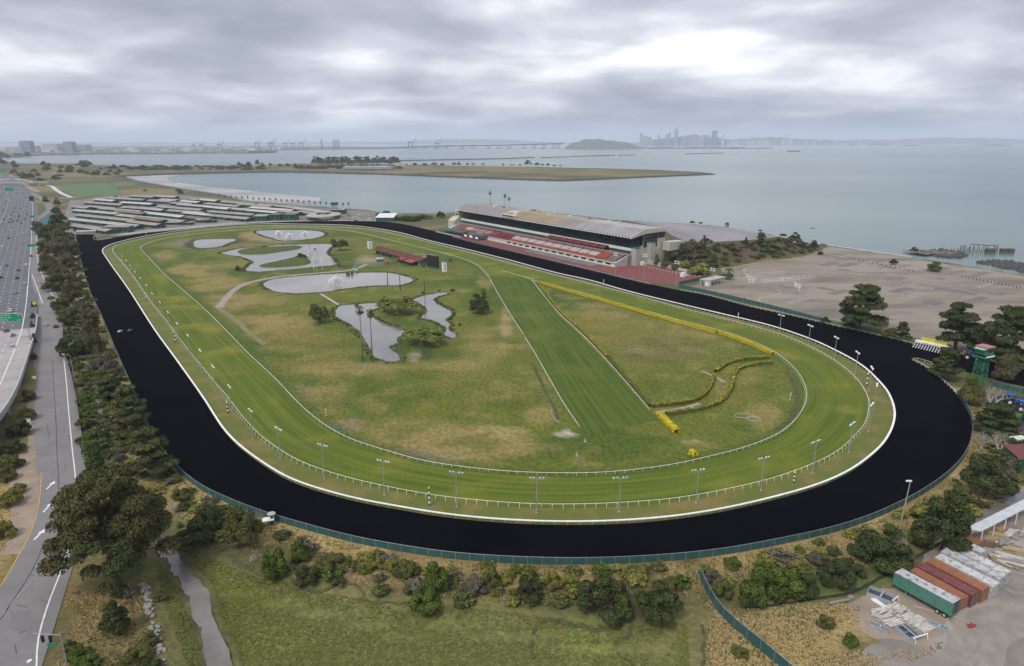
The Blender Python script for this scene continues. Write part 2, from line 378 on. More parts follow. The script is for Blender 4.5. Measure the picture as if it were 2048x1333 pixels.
creek_p = [tuple(v) for v in crom(CRL, False, 2)] + [tuple(v) for v in crom(CRR, False, 2)[::-1]]
def hgt(X, Y):
    X = np.atleast_1d(np.asarray(X, float)); Y = np.atleast_1d(np.asarray(Y, float)); Z = np.zeros(X.shape)
    near = Y < 420
    if near.any():
        x, y = X[near], Y[near]; i = inpoly(x, y, MARSH); d = dpoly(x, y, MARSH)
        Z[near] = np.where(i, -2.0 * sstep(d, 0, 9), 0); i = inpoly(x, y, creek_p); d = dpoly(x, y, creek_p)
        Z[near] = np.minimum(Z[near], np.where(i, -2.7, -2.7 + d * 1.1))
    mid = (Y > 380) & (Y < 1400)
    if mid.any():
        x, y = X[mid], Y[mid]; i = inpoly(x, y, hill); d = dpoly(x, y, hill)
        ms = np.linalg.norm(np.c_[x, y] - np.array([GS0.x, GS0.y]), axis=1)
        Z[mid] += np.where(i, PLAT * sstep(d, 0, 26), 0)
    far = Y > 1200
    if far.any():
        x, y = X[far], Y[far]
        for pl, hh, ww in ((PEN, 9, 170), (PEN2, 9, 150)):
            i = inpoly(x, y, pl); d = dpoly(x, y, pl); Z[far] += np.where(i, hh * sstep(d, 0, ww) * (0.75 + 0.5 * vnoise(x, y, 300, 4)), 0)
    ds = dpoly(X, Y, [tuple(s_) for s_ in land_s], False)
    return np.minimum(Z, -4.2 + 4.2 * sstep(ds, 0, 9) + np.maximum(ds - 6, 0) * 1.1)
def hz(x, y): return float(hgt([x], [y])[0])
def PG(px, py):
    p = P(px, py)
    for _ in range(6): p = P(px, py, hz(p.x, p.y))
    return p
pts = []
for (y0, y1, st) in ((20, 330, 3.2), (330, 700, 8.0), (700, 1300, 22.0), (1300, 4200, 60.0)):
    ys = np.arange(y0, y1, st)
    for i, yy in enumerate(ys):
        xs = np.arange(-0.86 * yy - 40, 0.86 * yy + 40, st) + (st / 2 if i % 2 else 0)
        pts.append(np.c_[xs + np.random.uniform(-.2, .2, len(xs)) * st, np.full(len(xs), yy)])
pts = np.vstack(pts)
core = smooth(rail, 1); core_p = [tuple(q) for q in core[::4]]
k = inpoly(pts[:, 0], pts[:, 1], land) & (dpoly(pts[:, 0], pts[:, 1], land) > 2.5)
k &= ~(inpoly(pts[:, 0], pts[:, 1], core_p) & (dpoly(pts[:, 0], pts[:, 1], core_p) > 12))
pts = pts[k]
ring = []
for dd in (4, 9, 16):       # rows just inside the shore, so that the bank is a bank
    q = resample(land_s, 14); t, n = normals2(q)
    for sg in (1, -1):
        c = q + n * sg * dd
        kk = inpoly(c[:, 0], c[:, 1], land) & (np.abs(dpoly(c[:, 0], c[:, 1], [tuple(s_) for s_ in land_s], False) - dd) < 1.0); ring.append(c[kk])
rimh = resample(np.array(HILLF + [G2(0, 50), G2(60, 52), G2(GL, 52)]), 8)
V, T = cdt(land, np.vstack([pts] + ring))
Zg = hgt(V[:, 0], V[:, 1])
X, Y = V[:, 0], V[:, 1]
def C(*c): return np.array(c, float)
base = C(.10, .095, .04); dry = C(.26, .185, .075); straw = C(.38, .285, .125); marsh = C(.128, .142, .028); marsh2 = C(.165, .168, .058); soil = C(.17, .13, .09); green = C(.075, .105, .026)
cl_ = np.tile(base, (len(X), 1))
def paint(wt, c, ): 
    global cl_
    wt = np.clip(wt, 0, 1)[:, None]; cl_ = cl_ * (1 - wt) + c * wt
na, nb, nc = vnoise(X, Y, 9, 1), vnoise(X, Y, 28, 2), vnoise(X, Y, 4, 5, 2)
paint(sstep(na, .45, .62), green); paint(sstep(nb, .52, .68) * .7, dry)
df = dpoly(X, Y, [tuple(q) for q in fence[::2]], False)
paint(sstep(-df, -15, -4) * sstep(na + nc * .5, .48, .85), dry); paint(sstep(-df, -13, -7) * sstep(vnoise(X, Y, 12, 8), .52, .7), straw)
im = inpoly(X, Y, MARSH); dm = dpoly(X, Y, MARSH)
wm = np.where(im, sstep(dm + (na - .5) * 5, 1.5, 5), 0)
paint(np.where(im, .7, 0), C(.13, .13, .05)); paint(wm, marsh); paint(wm * sstep(nb + (X + 10) * .004, .35, .75), marsh2); paint(wm * sstep(vnoise(X, Y, 16, 11), .6, .72) * .6, C(.20, .24, .05))
paint(np.where(im, 0, sstep(-dm, -4, 0)) * sstep(nc, .3, .7) * .8, C(.055, .05, .028))
def zone(px, c, soft=3.0, amt=1.0, z=0):
    pl = xy(px, z); i = inpoly(X, Y, pl); d = dpoly(X, Y, pl); s = np.where(i, d, -d) + (na - .5) * soft * 1.6
    paint(sstep(s, -soft * .3, soft) * amt, c); return s
zone([(1410,1195),(1480,1215),(1560,1250),(1640,1290),(1600,1400),(1415,1400),(1408,1250)], straw, 5, .9)
zone([(1470,1212),(1640,1195),(1730,1180),(1790,1150),(1800,1230),(1720,1320),(1600,1400),(1560,1310)], straw, 5, .85)
zone([(1560,1200),(1700,1170),(1790,1150),(1790,1200),(1700,1215),(1590,1225)], green * 1.2, 4, .8)
zone([(120,1170),(160,1160),(300,1165),(320,1230),(330,1333),(330,1450),(60,1450),(110,1260)], dry * .75, 4, .75)
zone([(180,1210),(235,1190),(260,1240),(220,1290),(150,1290)], straw, 5, .8)
zone([(0,955),(30,975),(42,1030),(30,1090),(0,1150),(-60,1180),(-60,950)], straw, 4, .95)
zone([(0,905),(60,800),(75,830),(80,900),(50,930),(0,960),(-60,960)], C(.15,.125,.045), 4, .8)
zone([(330,960),(390,965),(400,1000),(360,1010),(320,990)], straw, 3, .9)
zone([(250,840),(285,850),(310,905),(290,930),(262,890)], straw, 3, .7)
sh = sstep(-dpoly(X, Y, [tuple(s_) for s_ in land_s], False), -10, -3)
paint(sh, C(.10, .09, .07))
fr = Y > 1150
paint(np.where(fr, .9, 0), C(.10, .098, .045)); paint(np.where(fr, sstep(vnoise(X, Y, 120, 6), .48, .62), 0), C(.20, .155, .07)); paint(np.where(fr, sstep(vnoise(X, Y, 70, 9), .56, .68), 0), C(.06, .075, .03))
ip = inpoly(X, Y, PEN); paint(np.where(ip, .85, 0), C(.19, .15, .065)); paint(np.where(ip, sstep(vnoise(X, Y, 140, 12), .5, .66) * .8, 0), C(.11, .115, .045))
ds_ = dpoly(X, Y, [tuple(s_) for s_ in land_s], False); paint(np.where(fr, sstep(-ds_, -22, -8), 0), C(.045, .042, .04))
ihl = inpoly(X, Y, hill) & (Zg > .4); paint(np.where(ihl, .95, 0), C(.095, .082, .04)); paint(np.where(ihl, sstep(nb, .5, .65), 0), C(.115, .075, .045)); paint(np.where(ihl, sstep(na, .5, .62), 0), C(.06, .066, .026))
m_ground = mat('ground_cover', (1.15, 1.12, 1.05), .95, c2=(.62, .64, .62), scale=.9, vcol=True, bump=.25, bscale=1.6, contrast=(.3, .7), detail=8)
dcr = dpoly(X, Y, creek_p); paint((1 - sstep(dcr, .6, 2.6)) * .85, C(.075, .068, .042))
g = link('ground', npmesh('ground', np.c_[V, Zg], orient(V, T), m_ground, True, cl_)); tag(g, None, kind='structure')
# bay
m_bay = mat('bay_water', (.03, .085, .078), .22, c2=(.095, .15, .135), scale=.0016, spec=.5, bump=.10, bscale=.11, contrast=(.4, .6), stretch=(.35, 1, 1), detail=6)
S = 60000
tag(link('bay', npmesh('bay', np.array([(-S, -2000, WATER), (S, -2000, WATER), (S, S, WATER), (-S, S, WATER)], float), np.array([[0, 1, 2, 3]]), m_bay)), None, kind='structure')
# mudflat sheen along the inner bay
m_mud = mat('mudflat', (.26, .245, .23), .5, c2=(.36, .35, .345), scale=.012, contrast=(.4, .6), stretch=(.3, 1, 1))
sheet('mudflat', xy([(250,352.5),(300,351),(360,350.5),(330,355),(345,364),(420,374),(520,384),(640,396),(640,404),(560,406),(500,402),(459,390.5),(357,375),(280,361)], WATER + .05), WATER + .05, m_mud)
# ------------------------------------------------------------------ the course
m_dirt = mat('track_black', (.0022, .0024, .004), 1.0, c2=(.0042, .0043, .0062), scale=.06, spec=0.0, bump=.02, bscale=3, c3=(.0016, .0018, .003), scale3=.9)
black = [tuple(q) for q in fence] + xy([(1905,778),(1874,752),(1849,733),(1825,721),(1822,716.5),(1864,727),(1960,752),(2060,777),(2200,800),(2200,760),(2048,739),(1984,724),(1897,703)]) + [tuple(q) for q in home[::-1][:-1]] + xy([(222,477.5),(195,481),(189,470),(150,468)])
sheet('dirt_track', black, .03, m_dirt)
m_apron = mat('apron_grass', (.105, .12, .022), .95, c2=(.18, .135, .045), scale=.12, bump=.12, bscale=2.5, c3=(.095, .12, .022), scale3=.7, contrast=(.45, .65))
sheet('apron', [tuple(q) for q in rail], .07, m_apron)
# turf course: mown in lines that follow the rail
def turf_mat(name, a, b, c, ang=None):
    m_ = bpy.data.materials.new(name); m_.use_nodes = True; nt = m_.node_tree; N, L = nt.nodes, nt.links; bs = N['Principled BSDF']; bs.inputs['Roughness'].default_value = .95; bs.inputs['Specular IOR Level'].default_value = .2
    at = N.new('ShaderNodeAttribute'); at.attribute_name = 'Col'; sp = N.new('ShaderNodeSeparateXYZ'); L.new(at.outputs['Vector'], sp.inputs[0])
    cm = N.new('ShaderNodeCombineXYZ'); L.new(sp.outputs[0], cm.inputs[0])
    s2 = N.new('ShaderNodeMath'); s2.operation = 'MULTIPLY'; s2.inputs[1].default_value = .018; L.new(sp.outputs[1], s2.inputs[0]); L.new(s2.outputs[0], cm.inputs[1])
    n1 = N.new('ShaderNodeTexNoise'); n1.inputs['Scale'].default_value = .75; n1.inputs['Detail'].default_value = 4; L.new(cm.outputs[0], n1.inputs[0])
    ge = N.new('ShaderNodeNewGeometry'); n2 = N.new('ShaderNodeTexNoise'); n2.inputs['Scale'].default_value = .045; n2.inputs['Detail'].default_value = 6; L.new(ge.outputs['Position'], n2.inputs[0])
    n3 = N.new('ShaderNodeTexNoise'); n3.inputs['Scale'].default_value = 2.6; n3.inputs['Detail'].default_value = 4; L.new(ge.outputs['Position'], n3.inputs[0])
    def mr(s, x, y):
        r = N.new('ShaderNodeMapRange'); r.inputs[1].default_value = x; r.inputs[2].default_value = y; L.new(s, r.inputs[0]); return r.outputs[0]
    def mix(f, x, y):
        q = N.new('ShaderNodeMix'); q.data_type = 'RGBA'; L.new(f, q.inputs[0])
        for i, v_ in ((6, x), (7, y)):
            if isinstance(v_, tuple): q.inputs[i].default_value = (*v_, 1)
            else: L.new(v_, q.inputs[i])
        return q.outputs[2]
    c1 = mix(mr(n1.outputs[0], .36, .64), a, b); c2_ = mix(mr(n2.outputs[0], .52, .72), c1, c); d = tuple(x * .72 for x in a)
    c3_ = mix(mr(n3.outputs[0], .52, .8), c2_, d); L.new(c3_, bs.inputs['Base Color'])
    bp = N.new('ShaderNodeBump'); bp.inputs['Distance'].default_value = .1; L.new(n3.outputs[0], bp.inputs['Height']); L.new(bp.outputs[0], bs.inputs['Normal'])
    return m_
m_turf = turf_mat('turf', (.068, .098, .0095), (.118, .146, .0155), (.195, .182, .024))
def turf_ring(name, q, width, z, m_, rows=14, closed=True, side=1):
    q = np.array(q); t, n = normals2(q, closed); cx = q.mean(0); sg = np.sign(((cx - q) * n).sum()) if closed else side
    s = np.r_[0, np.cumsum(np.linalg.norm(np.diff(q, axis=0), axis=1))]
    Vv, Cc = [], []
    for r in range(rows + 1):
        u = width * r / rows; o = q + n * sg * u; Vv.append(np.c_[o, np.full(len(o), z)]); Cc.append(np.c_[np.full(len(o), u), s, np.zeros(len(o))])
    m = len(q); Q = []
    for r in range(rows):
        for i in range(m if closed else m - 1):
            j = (i + 1) % m; Q.append((r * m + i, r * m + j, (r + 1) * m + j, (r + 1) * m + i))
    Q = np.array(Q); Vv = np.vstack(Vv); a, b, c = Vv[Q[0, 0]], Vv[Q[0, 1]], Vv[Q[0, 2]]
    if np.cross((b - a)[:2], (c - a)[:2]) < 0: Q = Q[:, ::-1]
    o = link(name, npmesh(name, Vv, Q, m_, False, np.vstack(Cc))); return tag(o, None, kind='structure')
turf_ring('turf_course', smooth(tout, 6)[::2], 34, .11, m_turf)
# infield: grass with dry and bare patches
inf = [tuple(q) for q in tin] + [tuple(q) for q in chr_[:1]]
gx = []
for yy in np.arange(120, 900, 2.6):
    xs = np.arange(-420, 320, 2.6); gx.append(np.c_[xs + np.random.uniform(-.6, .6, len(xs)), np.full(len(xs), yy) + np.random.uniform(-.6, .6, len(xs))])
gx = np.vstack(gx); k = inpoly(gx[:, 0], gx[:, 1], inf) & (dpoly(gx[:, 0], gx[:, 1], inf) > 1.5); gx = gx[k]
Vi, Ti = cdt(inf, gx); X, Y = Vi[:, 0], Vi[:, 1]
ig = C(.112, .13, .0135); ig2 = C(.066, .10, .008); dryi = C(.262, .198, .075); bare = C(.36, .27, .15); oliv = C(.165, .148, .03); grv = C(.185, .165, .145)
cl_ = np.tile(ig, (len(X), 1)); na, nb, nc = vnoise(X, Y, 14, 21), vnoise(X, Y, 45, 22, 4), vnoise(X, Y, 6, 23)
paint(sstep(nb, .5, .62), ig2); paint(sstep(nb, .32, .45) * (1 - sstep(nb, .45, .5)) * .6, oliv)
def blob(px, py, rx, ry, c, amt=1.0, z=0, rot=0, nz=.55):
    """patch the size rx, ry pixels as it shows in the photo"""
    q = P(px, py); e1 = P(px + rx, py) - q; e2 = P(px, py + ry) - q
    a = math.cos(rot); b = math.sin(rot)
    M = np.array([[e1.x, e2.x], [e1.y, e2.y]]); uv = np.linalg.inv(M) @ np.vstack([X - q.x, Y - q.y])
    u = uv[0] * a + uv[1] * b; v_ = -uv[0] * b + uv[1] * a
    d = np.hypot(u, v_) + (na - .5) * nz * 1.6 + (nc - .5) * nz
    paint((1 - sstep(d, .55, 1.15)) * amt, c)
blob(790, 905, 260, 42, oliv, .7); blob(900, 880, 170, 45, dryi, .85); blob(1030, 890, 70, 30, dryi, .9); blob(1000, 865, 60, 22, C(.30, .24, .09), .8)
blob(640, 800, 90, 30, dryi, .6, rot=.5); blob(700, 740, 130, 24, dryi, .75); blob(560, 660, 60, 40, dryi, .85, rot=.6); blob(640, 690, 120, 40, oliv, .8)
blob(430, 570, 55, 26, dryi, .8, rot=.6); blob(380, 540, 50, 18, dryi, .9, rot=.75); blob(470, 600, 55, 22, C(.24, .18, .075), .9, rot=.7); blob(330, 510, 30, 12, dryi, .7, rot=.8)
blob(560, 520, 30, 8, oliv, .6); blob(450, 530, 50, 10, dryi, .5); blob(520, 600, 60, 16, dryi, .6); blob(560, 640, 80, 14, dryi, .8)
blob(760, 905, 110, 12, C(.22, .155, .10), .9, rot=.32); blob(850, 920, 90, 7, C(.19, .165, .135), .95, rot=.15); blob(690, 855, 45, 16, C(.22, .16, .09), .9, rot=.5)
blob(600, 780, 30, 12, C(.2, .15, .08), .7, rot=.8); blob(970, 700, 50, 60, dryi, .6); blob(900, 730, 90, 14, dryi, .6); blob(790, 735, 60, 10, dryi, .7)
blob(1010, 650, 14, 40, bare, .8); blob(970, 560, 14, 30, dryi, .7); blob(1000, 760, 60, 60, ig, .6); blob(760, 800, 120, 30, ig2, .6); blob(1080, 830, 40, 30, dryi, .75)
blob(1280, 660, 190, 45, oliv, .85); blob(1250, 620, 120, 25, dryi, .55); blob(1330, 700, 110, 40, C(.15, .125, .045), .8); blob(1400, 660, 90, 22, dryi, .5); blob(1340, 770, 90, 26, ig, .6)
blob(1500, 800, 70, 60, ig, .7); blob(1530, 830, 40, 30, dryi, .7); blob(1400, 870, 60, 30, ig, .8); blob(1385, 885, 30, 9, bare, .7); blob(1470, 780, 60, 40, oliv, .4)
blob(1200, 890, 170, 38, ig2, .95); blob(1130, 868, 34, 5, C(.42, .37, .30), 1.0, nz=.2); blob(740, 522, 40, 12, grv, .9); blob(735, 520, 26, 7, bare, .7)
blob(440, 487, 110, 16, C(.19, .14, .06), .9); blob(520, 470, 45, 12, C(.30, .19, .10), .95); blob(545, 480, 50, 7, C(.26, .20, .14), .9); blob(400, 489, 60, 12, C(.17, .15, .135), .9)
blob(880, 710, 50, 12, ig2, .9); blob(850, 712, 16, 14, C(.035, .05, .02), .7, nz=.3); blob(830, 715, 10, 16, C(.27, .22, .17), .9, nz=.3)
fn = vnoise(X, Y, 8, 26, 3); paint(sstep(fn, .58, .74) * .4, dryi * 1.05); paint(sstep(vnoise(X, Y, 10, 27, 3), .58, .74) * .5, ig2 * .9)
dtk = dpoly(X, Y, [tuple(q) for q in tin[::3]], False)
paint(sstep(-dtk, -7, -2) * .8, ig2); paint((1 - np.abs(sstep(dtk, 5, 9) - sstep(dtk, 9, 13) - 1) ) * 0, ig)
m_inf = mat('infield_grass', (1.1, 1.06, .98), .95, c2=(.58, .68, .6), scale=.75, vcol=True, bump=.2, bscale=2.6, contrast=(.36, .64), detail=12, c3=(1.2, 1.06, .85), scale3=2.6, stretch=(1, .7, 1, .6))
tag(link('infield', npmesh('infield', np.c_[Vi, np.full(len(Vi), .15)], orient(Vi, Ti), m_inf, False, cl_)), None, kind='structure')
# diagonal turf chute across the infield
qa = resample(np.vstack([crom(xy([(977,553),(997,590),(1047,669),(1102,764),(1157,851),(1168,872)]), False, 5)]), 5); qb = resample(chr_, 5)
n_ = 60; qa = resample(qa, 1.0); qb = resample(np.vstack([np.array(xy([(1045,555)])), chr_, np.array(xy([(1318,842)]))]), 1.0)
ia = np.linspace(0, len(qa) - 1, n_).astype(int); ib = np.linspace(0, len(qb) - 1, n_).astype(int)
rows = 10; Vv = []; Cc = []
for r in range(rows + 1):
    f = r / rows; o = qa[ia] * (1 - f) + qb[ib] * f; Vv.append(np.c_[o, np.full(n_, .19)]); Cc.append(np.c_[np.full(n_, f * 30), np.linspace(0, 260, n_), np.zeros(n_)])
Q = np.array([(r * n_ + i, r * n_ + i + 1, (r + 1) * n_ + i + 1, (r + 1) * n_ + i) for r in range(rows) for i in range(n_ - 1)])
Vv = np.vstack(Vv); a, b, c = Vv[Q[0, 0]], Vv[Q[0, 1]], Vv[Q[0, 2]]
if np.cross((b - a)[:2], (c - a)[:2]) < 0: Q = Q[:, ::-1]
tag(link('turf_chute', npmesh('turf_chute', Vv, Q, turf_mat('chute_turf', (.046, .082, .009), (.086, .118, .015), (.12, .125, .022)), False, np.vstack(Cc))), None, kind='structure')
m_path = mat('path_gravel', (.25, .215, .18), .95, c2=(.32, .27, .21), scale=.5)
path('path', xy([(437,617),(452,598),(466,583),(490,569),(530,559),(570,553),(640,547),(700,541),(735,529)]), 4.2, .19, m_path, wob=.3)
path('path', xy([(437,617),(470,640),(500,668),(530,690)]), 2.6, .19, mat('path_worn', (.22, .175, .10), .95, c2=(.15, .14, .05), scale=.4), wob=.5)
path('path', xy([(1310,827),(1370,817),(1400,808)]), 1.6, .23, m_path, wob=.5)
path('path', xy([(1404,744),(1428,754),(1442,762),(1449,766)]), 1.6, .23, m_path, wob=.4)
path('ditch', xy([(1064,728),(1080,760),(1095,795),(1108,815),(1117,840)]), 1.1, .185, mat('ditch_mud', (.05, .05, .022), .95, c2=(.085, .09, .03), scale=.6), wob=.6)
path('ditch', xy([(1573,745),(1590,775),(1594,805),(1580,840),(1550,862)]), 1.5, .185, MATS['ditch_mud'], wob=.6)
# ponds
m_pond = mat('pond_water', (.21, .195, .175), .12, c2=(.28, .26, .235), scale=.03, spec=.45, bump=.02, bscale=1.2)
m_pdark = mat('pond_water_dark', (.13, .122, .115), .08, c2=(.17, .16, .15), scale=.05, spec=.6, bump=.02, bscale=1.0)
m_bank = mat('pond_bank', (.085, .075, .035), .95, c2=(.06, .085, .02), scale=.35, c3=(.17, .13, .075), scale3=.2)
def pond(px, m_, rim=1.8, z=.22):
    q = smooth(crom(xy(px), True, 1.6), 1); t, n = normals2(q, True); c0 = q.mean(0)
    sg = np.sign(np.cross(np.roll(q, -1, 0) - c0, q - c0).sum())
    q2 = q + n * sg * rim * (.5 + vnoise(q[:, 0], q[:, 1], 7, 31))[:, None]
    jag = q + n * sg * ((vnoise(q[:, 0], q[:, 1], 3.2, 33) - .5) * 1.5)[:, None]
    V1 = np.vstack([np.c_[jag, np.full(len(q), z + .035)], np.c_[q2, np.full(len(q), z - .06)]]); m1 = len(q); i = np.arange(m1); j = (i + 1) % m1
    Qf = np.c_[i, j, m1 + j, m1 + i]; a, b, c = V1[Qf[0, 0]], V1[Qf[0, 1]], V1[Qf[0, 2]]
    if np.cross((b - a)[:2], (c - a)[:2]) < 0: Qf = Qf[:, ::-1]
    o = sheet('pond', [tuple(v) for v in jag], z, m_)
    bk = link('bank', npmesh('bank', V1, Qf, m_bank), o); return o
pond([(395,481),(430,479),(470,479.5),(452,489),(433,495),(398,497),(388,489)], m_pond, 6)
pond([(513,463),(540,461),(576,460.5),(610,461),(635,463),(649,469),(632,477),(600,481),(564,482),(545,477),(527,472)], m_pond, 2.5)
pond([(442,507),(460,502),(484,497.5),(520,495),(560,491),(610,489.5),(663,489.7),(658,498),(653,507),(662,516),(669,525),(668,531),(640,534),(602,538),(550,542),(520,544.5),(495,543),(492,540),(499,532),(507,525),(495,519),(484,515),(460,511)], m_pond, 2.5)
pond([(527,569),(536,563),(551,558.6),(590,554),(627,551),(704,547),(750,546),(780,547),(800,551),(814,555),(827,561),(811,569),(790,572),(768,572),(740,573),(704,576.5),(653,584),(602,588),(575,587),(551,584),(533,576)], m_pond, 2.5)
pond([(671,623),(676,616),(684,612),(717,609),(755,607),(768,610),(757,617),(742,622),(737,624.6),(741,631),(750,638.7),(775,651),(790,656),(808,661.6),(811,668),(793,678),(796,687),(778,695),(781,701),(796,710),(799,722),(785,725),(770,723),(750,715),(745,705),(737,695),(722,669),(699,649),(680,640),(672,632)], m_pdark, 2.2)
pond([(826,603),(839,595),(872,587.6),(897,587),(880,593),(867,599),(877,610.6),(898,621),(902,631),(890,641),(899,648),(898,662),(911,669),(910,677),(895,676),(890,668),(893,659),(875,646),(860,641),(842,637),(848,631),(854,626),(852,615.7),(840,609)], m_pdark, 2.0)
m_isle = mat('island_reeds', (.045, .075, .014), .95, c2=(.085, .10, .02), scale=.5, bump=.5, bscale=1.2)
def island(px, hh, lab):
    q = smooth(crom(xy(px), True, 1.5), 1); c0 = q.mean(0); b = MB(); n = len(q); vs = []; lev = [(1, .2), (.93, .55), (.75, .85), (.45, 1.0)]
    for s_, z_ in lev:
        o = c0 + (q - c0) * s_; zz = .2 + hh * z_ * (.7 + .6 * vnoise(o[:, 0], o[:, 1], 4, 41)) if z_ > .3 else np.full(n, .2); vs += [(a, b_, c) for (a, b_), c in zip(o, zz)]
    vs.append((c0[0], c0[1], .2 + hh)); fs = []
    for l in range(len(lev) - 1): fs += [(l * n + i, l * n + (i + 1) % n, (l + 1) * n + (i + 1) % n, (l + 1) * n + i) for i in range(n)]
    fs += [((len(lev) - 1) * n + i, (len(lev) - 1) * n + (i + 1) % n, len(vs) - 1) for i in range(n)]
    o = b.add(vs, fs).build('pond_island', m_isle, sm=True); tag(o, None, kind='structure')
island([(475,504),(484,500),(505,498),(560,494.5),(598,493),(605,495),(597,499),(560,504.5),(520,509.5),(485,509.5)], 1.3, '')
island([(518,533),(530,530),(551,526),(587,517),(605,513),(617,519),(621,527),(602,532),(560,535),(527,536)], 1.6, '')
# ------------------------------------------------------------------ rails and fences
m_white = mat('white_rail', (.78, .78, .76), .5, c2=(.66, .66, .63), scale=.6)
m_grnf = mat('green_mesh', (.028, .085, .08), .8, c2=(.04, .11, .10), scale=.4, c3=(.02, .06, .06), scale3=2.5)
m_galv = mat('galvanised', (.36, .38, .39), .5, c2=(.28, .30, .31), scale=1.5, metal=.3)
def post_mesh(name, h, r, bend):
    b = MB()
    if bend: b.tube([(0, bend, 0), (0, bend, h * .72), (0, bend * .7, h * .93), (0, 0, h)], r, 5, cap=False)
    else: b.tube([(0, 0, 0), (0, 0, h)], r, 5, cap=False)
    return b.mesh(name, m_white)
def rail_line(name, q, label, h=1.1, spacing=2.7, rr=.07, bend=.45, closed=False, z=.1, flat=None, side=1):
    """a running rail: top rail and posts that lean in under it"""
    q = np.array(q); c0 = q[len(q) // 2]; root = empty(name, (c0[0], c0[1], z), 0, label, 'rail')
    qq = resample(q, 1.6 if flat is None else 2.0, closed)
    if closed: qq = np.vstack([qq, qq[:1]])
    b = MB(); t, n = normals2(qq)
    if flat is None: b.tube([(x - c0[0], y - c0[1], h) for x, y in qq], rr, 6)
    else:
        a1, a2 = qq + n * flat / 2 - c0, qq - n * flat / 2 - c0; m_ = len(qq)
        vs = [(x, y, h) for x, y in a1] + [(x, y, h + .06) for x, y in a2] + [(x, y, h - .22) for x, y in a1] + [(x, y, h - .10) for x, y in a2]
        fs = []
        for i in range(m_ - 1): fs += [(i, i + 1, m_ + i + 1, m_ + i), (2*m_ + i + 1, 2*m_ + i, 3*m_ + i, 3*m_ + i + 1), (i + 1, i, 2*m_ + i, 2*m_ + i + 1), (m_ + i, m_ + i + 1, 3*m_ + i + 1, 3*m_ + i)]
        b.add(vs, fs)
    b.build('top_rail', m_white, root)
    ps = resample(q, spacing, closed); t, n = normals2(ps, closed)
    ordr = np.argsort(np.hypot(ps[:, 0], ps[:, 1])); me = post_mesh('post', h, rr * .9, bend); rest = MB()
    for rank, i in enumerate(ordr):
        rz = math.atan2(n[i, 1] * side, n[i, 0] * side) - math.pi / 2; loc = (ps[i, 0] - c0[0], ps[i, 1] - c0[1], 0)
        if rank < 300: link('post', me, root, loc, rz)
        else:
            cs, sn = math.cos(rz), math.sin(rz); vs = [(v.co.x * cs - v.co.y * sn + loc[0], v.co.x * sn + v.co.y * cs + loc[1], v.co.z) for v in me.vertices]
            rest.add(vs, [tuple(p.vertices) for p in me.polygons])
    if rest.v: o = rest.build('far_posts', m_white, root); o['kind'] = 'stuff'
    return root
def inward(q):
    t, n = normals2(q, True); return 1 if ((q.mean(0) - q) * n).sum() > 0 else -1
rail_line('running_rail', rail, 'broad white inner rail running round the whole black track', RZ, 3.0, .06, .3, True, .05, flat=.62, side=inward(rail))
rail_line('turf_rail', tout, 'white outer rail on bent posts round the whole turf course', 1.15, 2.7, .06, .45, True, .1, side=-inward(tout))
rail_line('turf_rail', tin, 'white inner rail of the turf course round the infield', 1.15, 2.7, .06, .45, False, .12, side=-1)
rail_line('turf_rail', chl1, 'short white rail on the left of the turf chute by the infield tree', 1.15, 2.7, .06, .4, False, .12)
rail_line('turf_rail', chl2, 'long white rail on the left of the diagonal turf chute', 1.15, 2.7, .06, .4, False, .12)
rail_line('turf_rail', chr_, 'white rail on the right of the diagonal turf chute beside a hedge', 1.15, 2.7, .06, .4, False, .12)
rail_line('turf_rail', crom(xy([(1003,541.5),(1035,550),(1066,559)], 1.1), False, 2.7), 'short white rail stub where the turf chute meets the homestretch', 1.15, 2.7, .06, .4, False, .12)
rail_line('outer_rail', crom(xy([(1362,580),(1408,588),(1500,612),(1580,629),(1660,648),(1741,666),(1826,686)], .9), False, 3), 'thin white rail along the outside of the homestretch by the car park', .95, 3.2, .06, 0, False, .04)
rail_line('outer_rail', crom(xy([(1897,686),(1940,708),(1985,722),(2048,738),(2140,758)], .9), False, 3), 'white rail on the far side of the chute behind the green tower', .95, 3.2, .06, 0, False, .04)
rail_line('outer_rail', crom(xy([(1914,785),(1874,749),(1849,731),(1832,722),(1825,718.5),(1832,716.5),(1846,720),(1864,725)], .9), False, 2), 'white rail looping round the grassy tip of the chute', .95, 3.0, .06, 0, False, .04)
rail_line('outer_rail', crom(xy([(189,470),(195,480),(222,475)], .9), False, 2), 'white rail round the small wedge by the far starting gate', .95, 3.0, .06, 0, False, .04)
rail_line('outer_rail', crom(xy([(905,474),(960,488),(1010,499.5),(1100,520.5),(1200,544.5),(1300,568)], .9), False, 3), 'white rail between the black track and the grandstand apron', .95, 3.2, .06, 0, False, .04)
def mesh_fence(name, q, label, h, spacing, z=0.0, m_=None, zf=None, cat='fence'):
    q = resample(q, spacing); c0 = q[len(q) // 2]; root = empty(name, (c0[0], c0[1], 0), 0, label, cat)
    pm = MB().box((.5, 0, .5), (1, .04, 1)).mesh('mesh_panel', m_ or m_grnf); po = MB().tube([(0, 0, 0), (0, 0, h + .12)], .05, 5).mesh('post', m_galv)
    tp = []
    for i in range(len(q)):
        zz = z if zf is None else zf(q[i, 0], q[i, 1]); tp.append((q[i, 0] - c0[0], q[i, 1] - c0[1], zz + h + .03)); link('post', po, root, (q[i, 0] - c0[0], q[i, 1] - c0[1], zz))
        if i < len(q) - 1:
            d = q[i + 1] - q[i]; o = link('mesh_panel', pm, root, (q[i, 0] - c0[0], q[i, 1] - c0[1], zz + .05), math.atan2(d[1], d[0])); o.scale = (np.linalg.norm(d), 1, h - .05)
    MB().tube(tp, .045, 5).build('top_rail', m_galv, root); return root
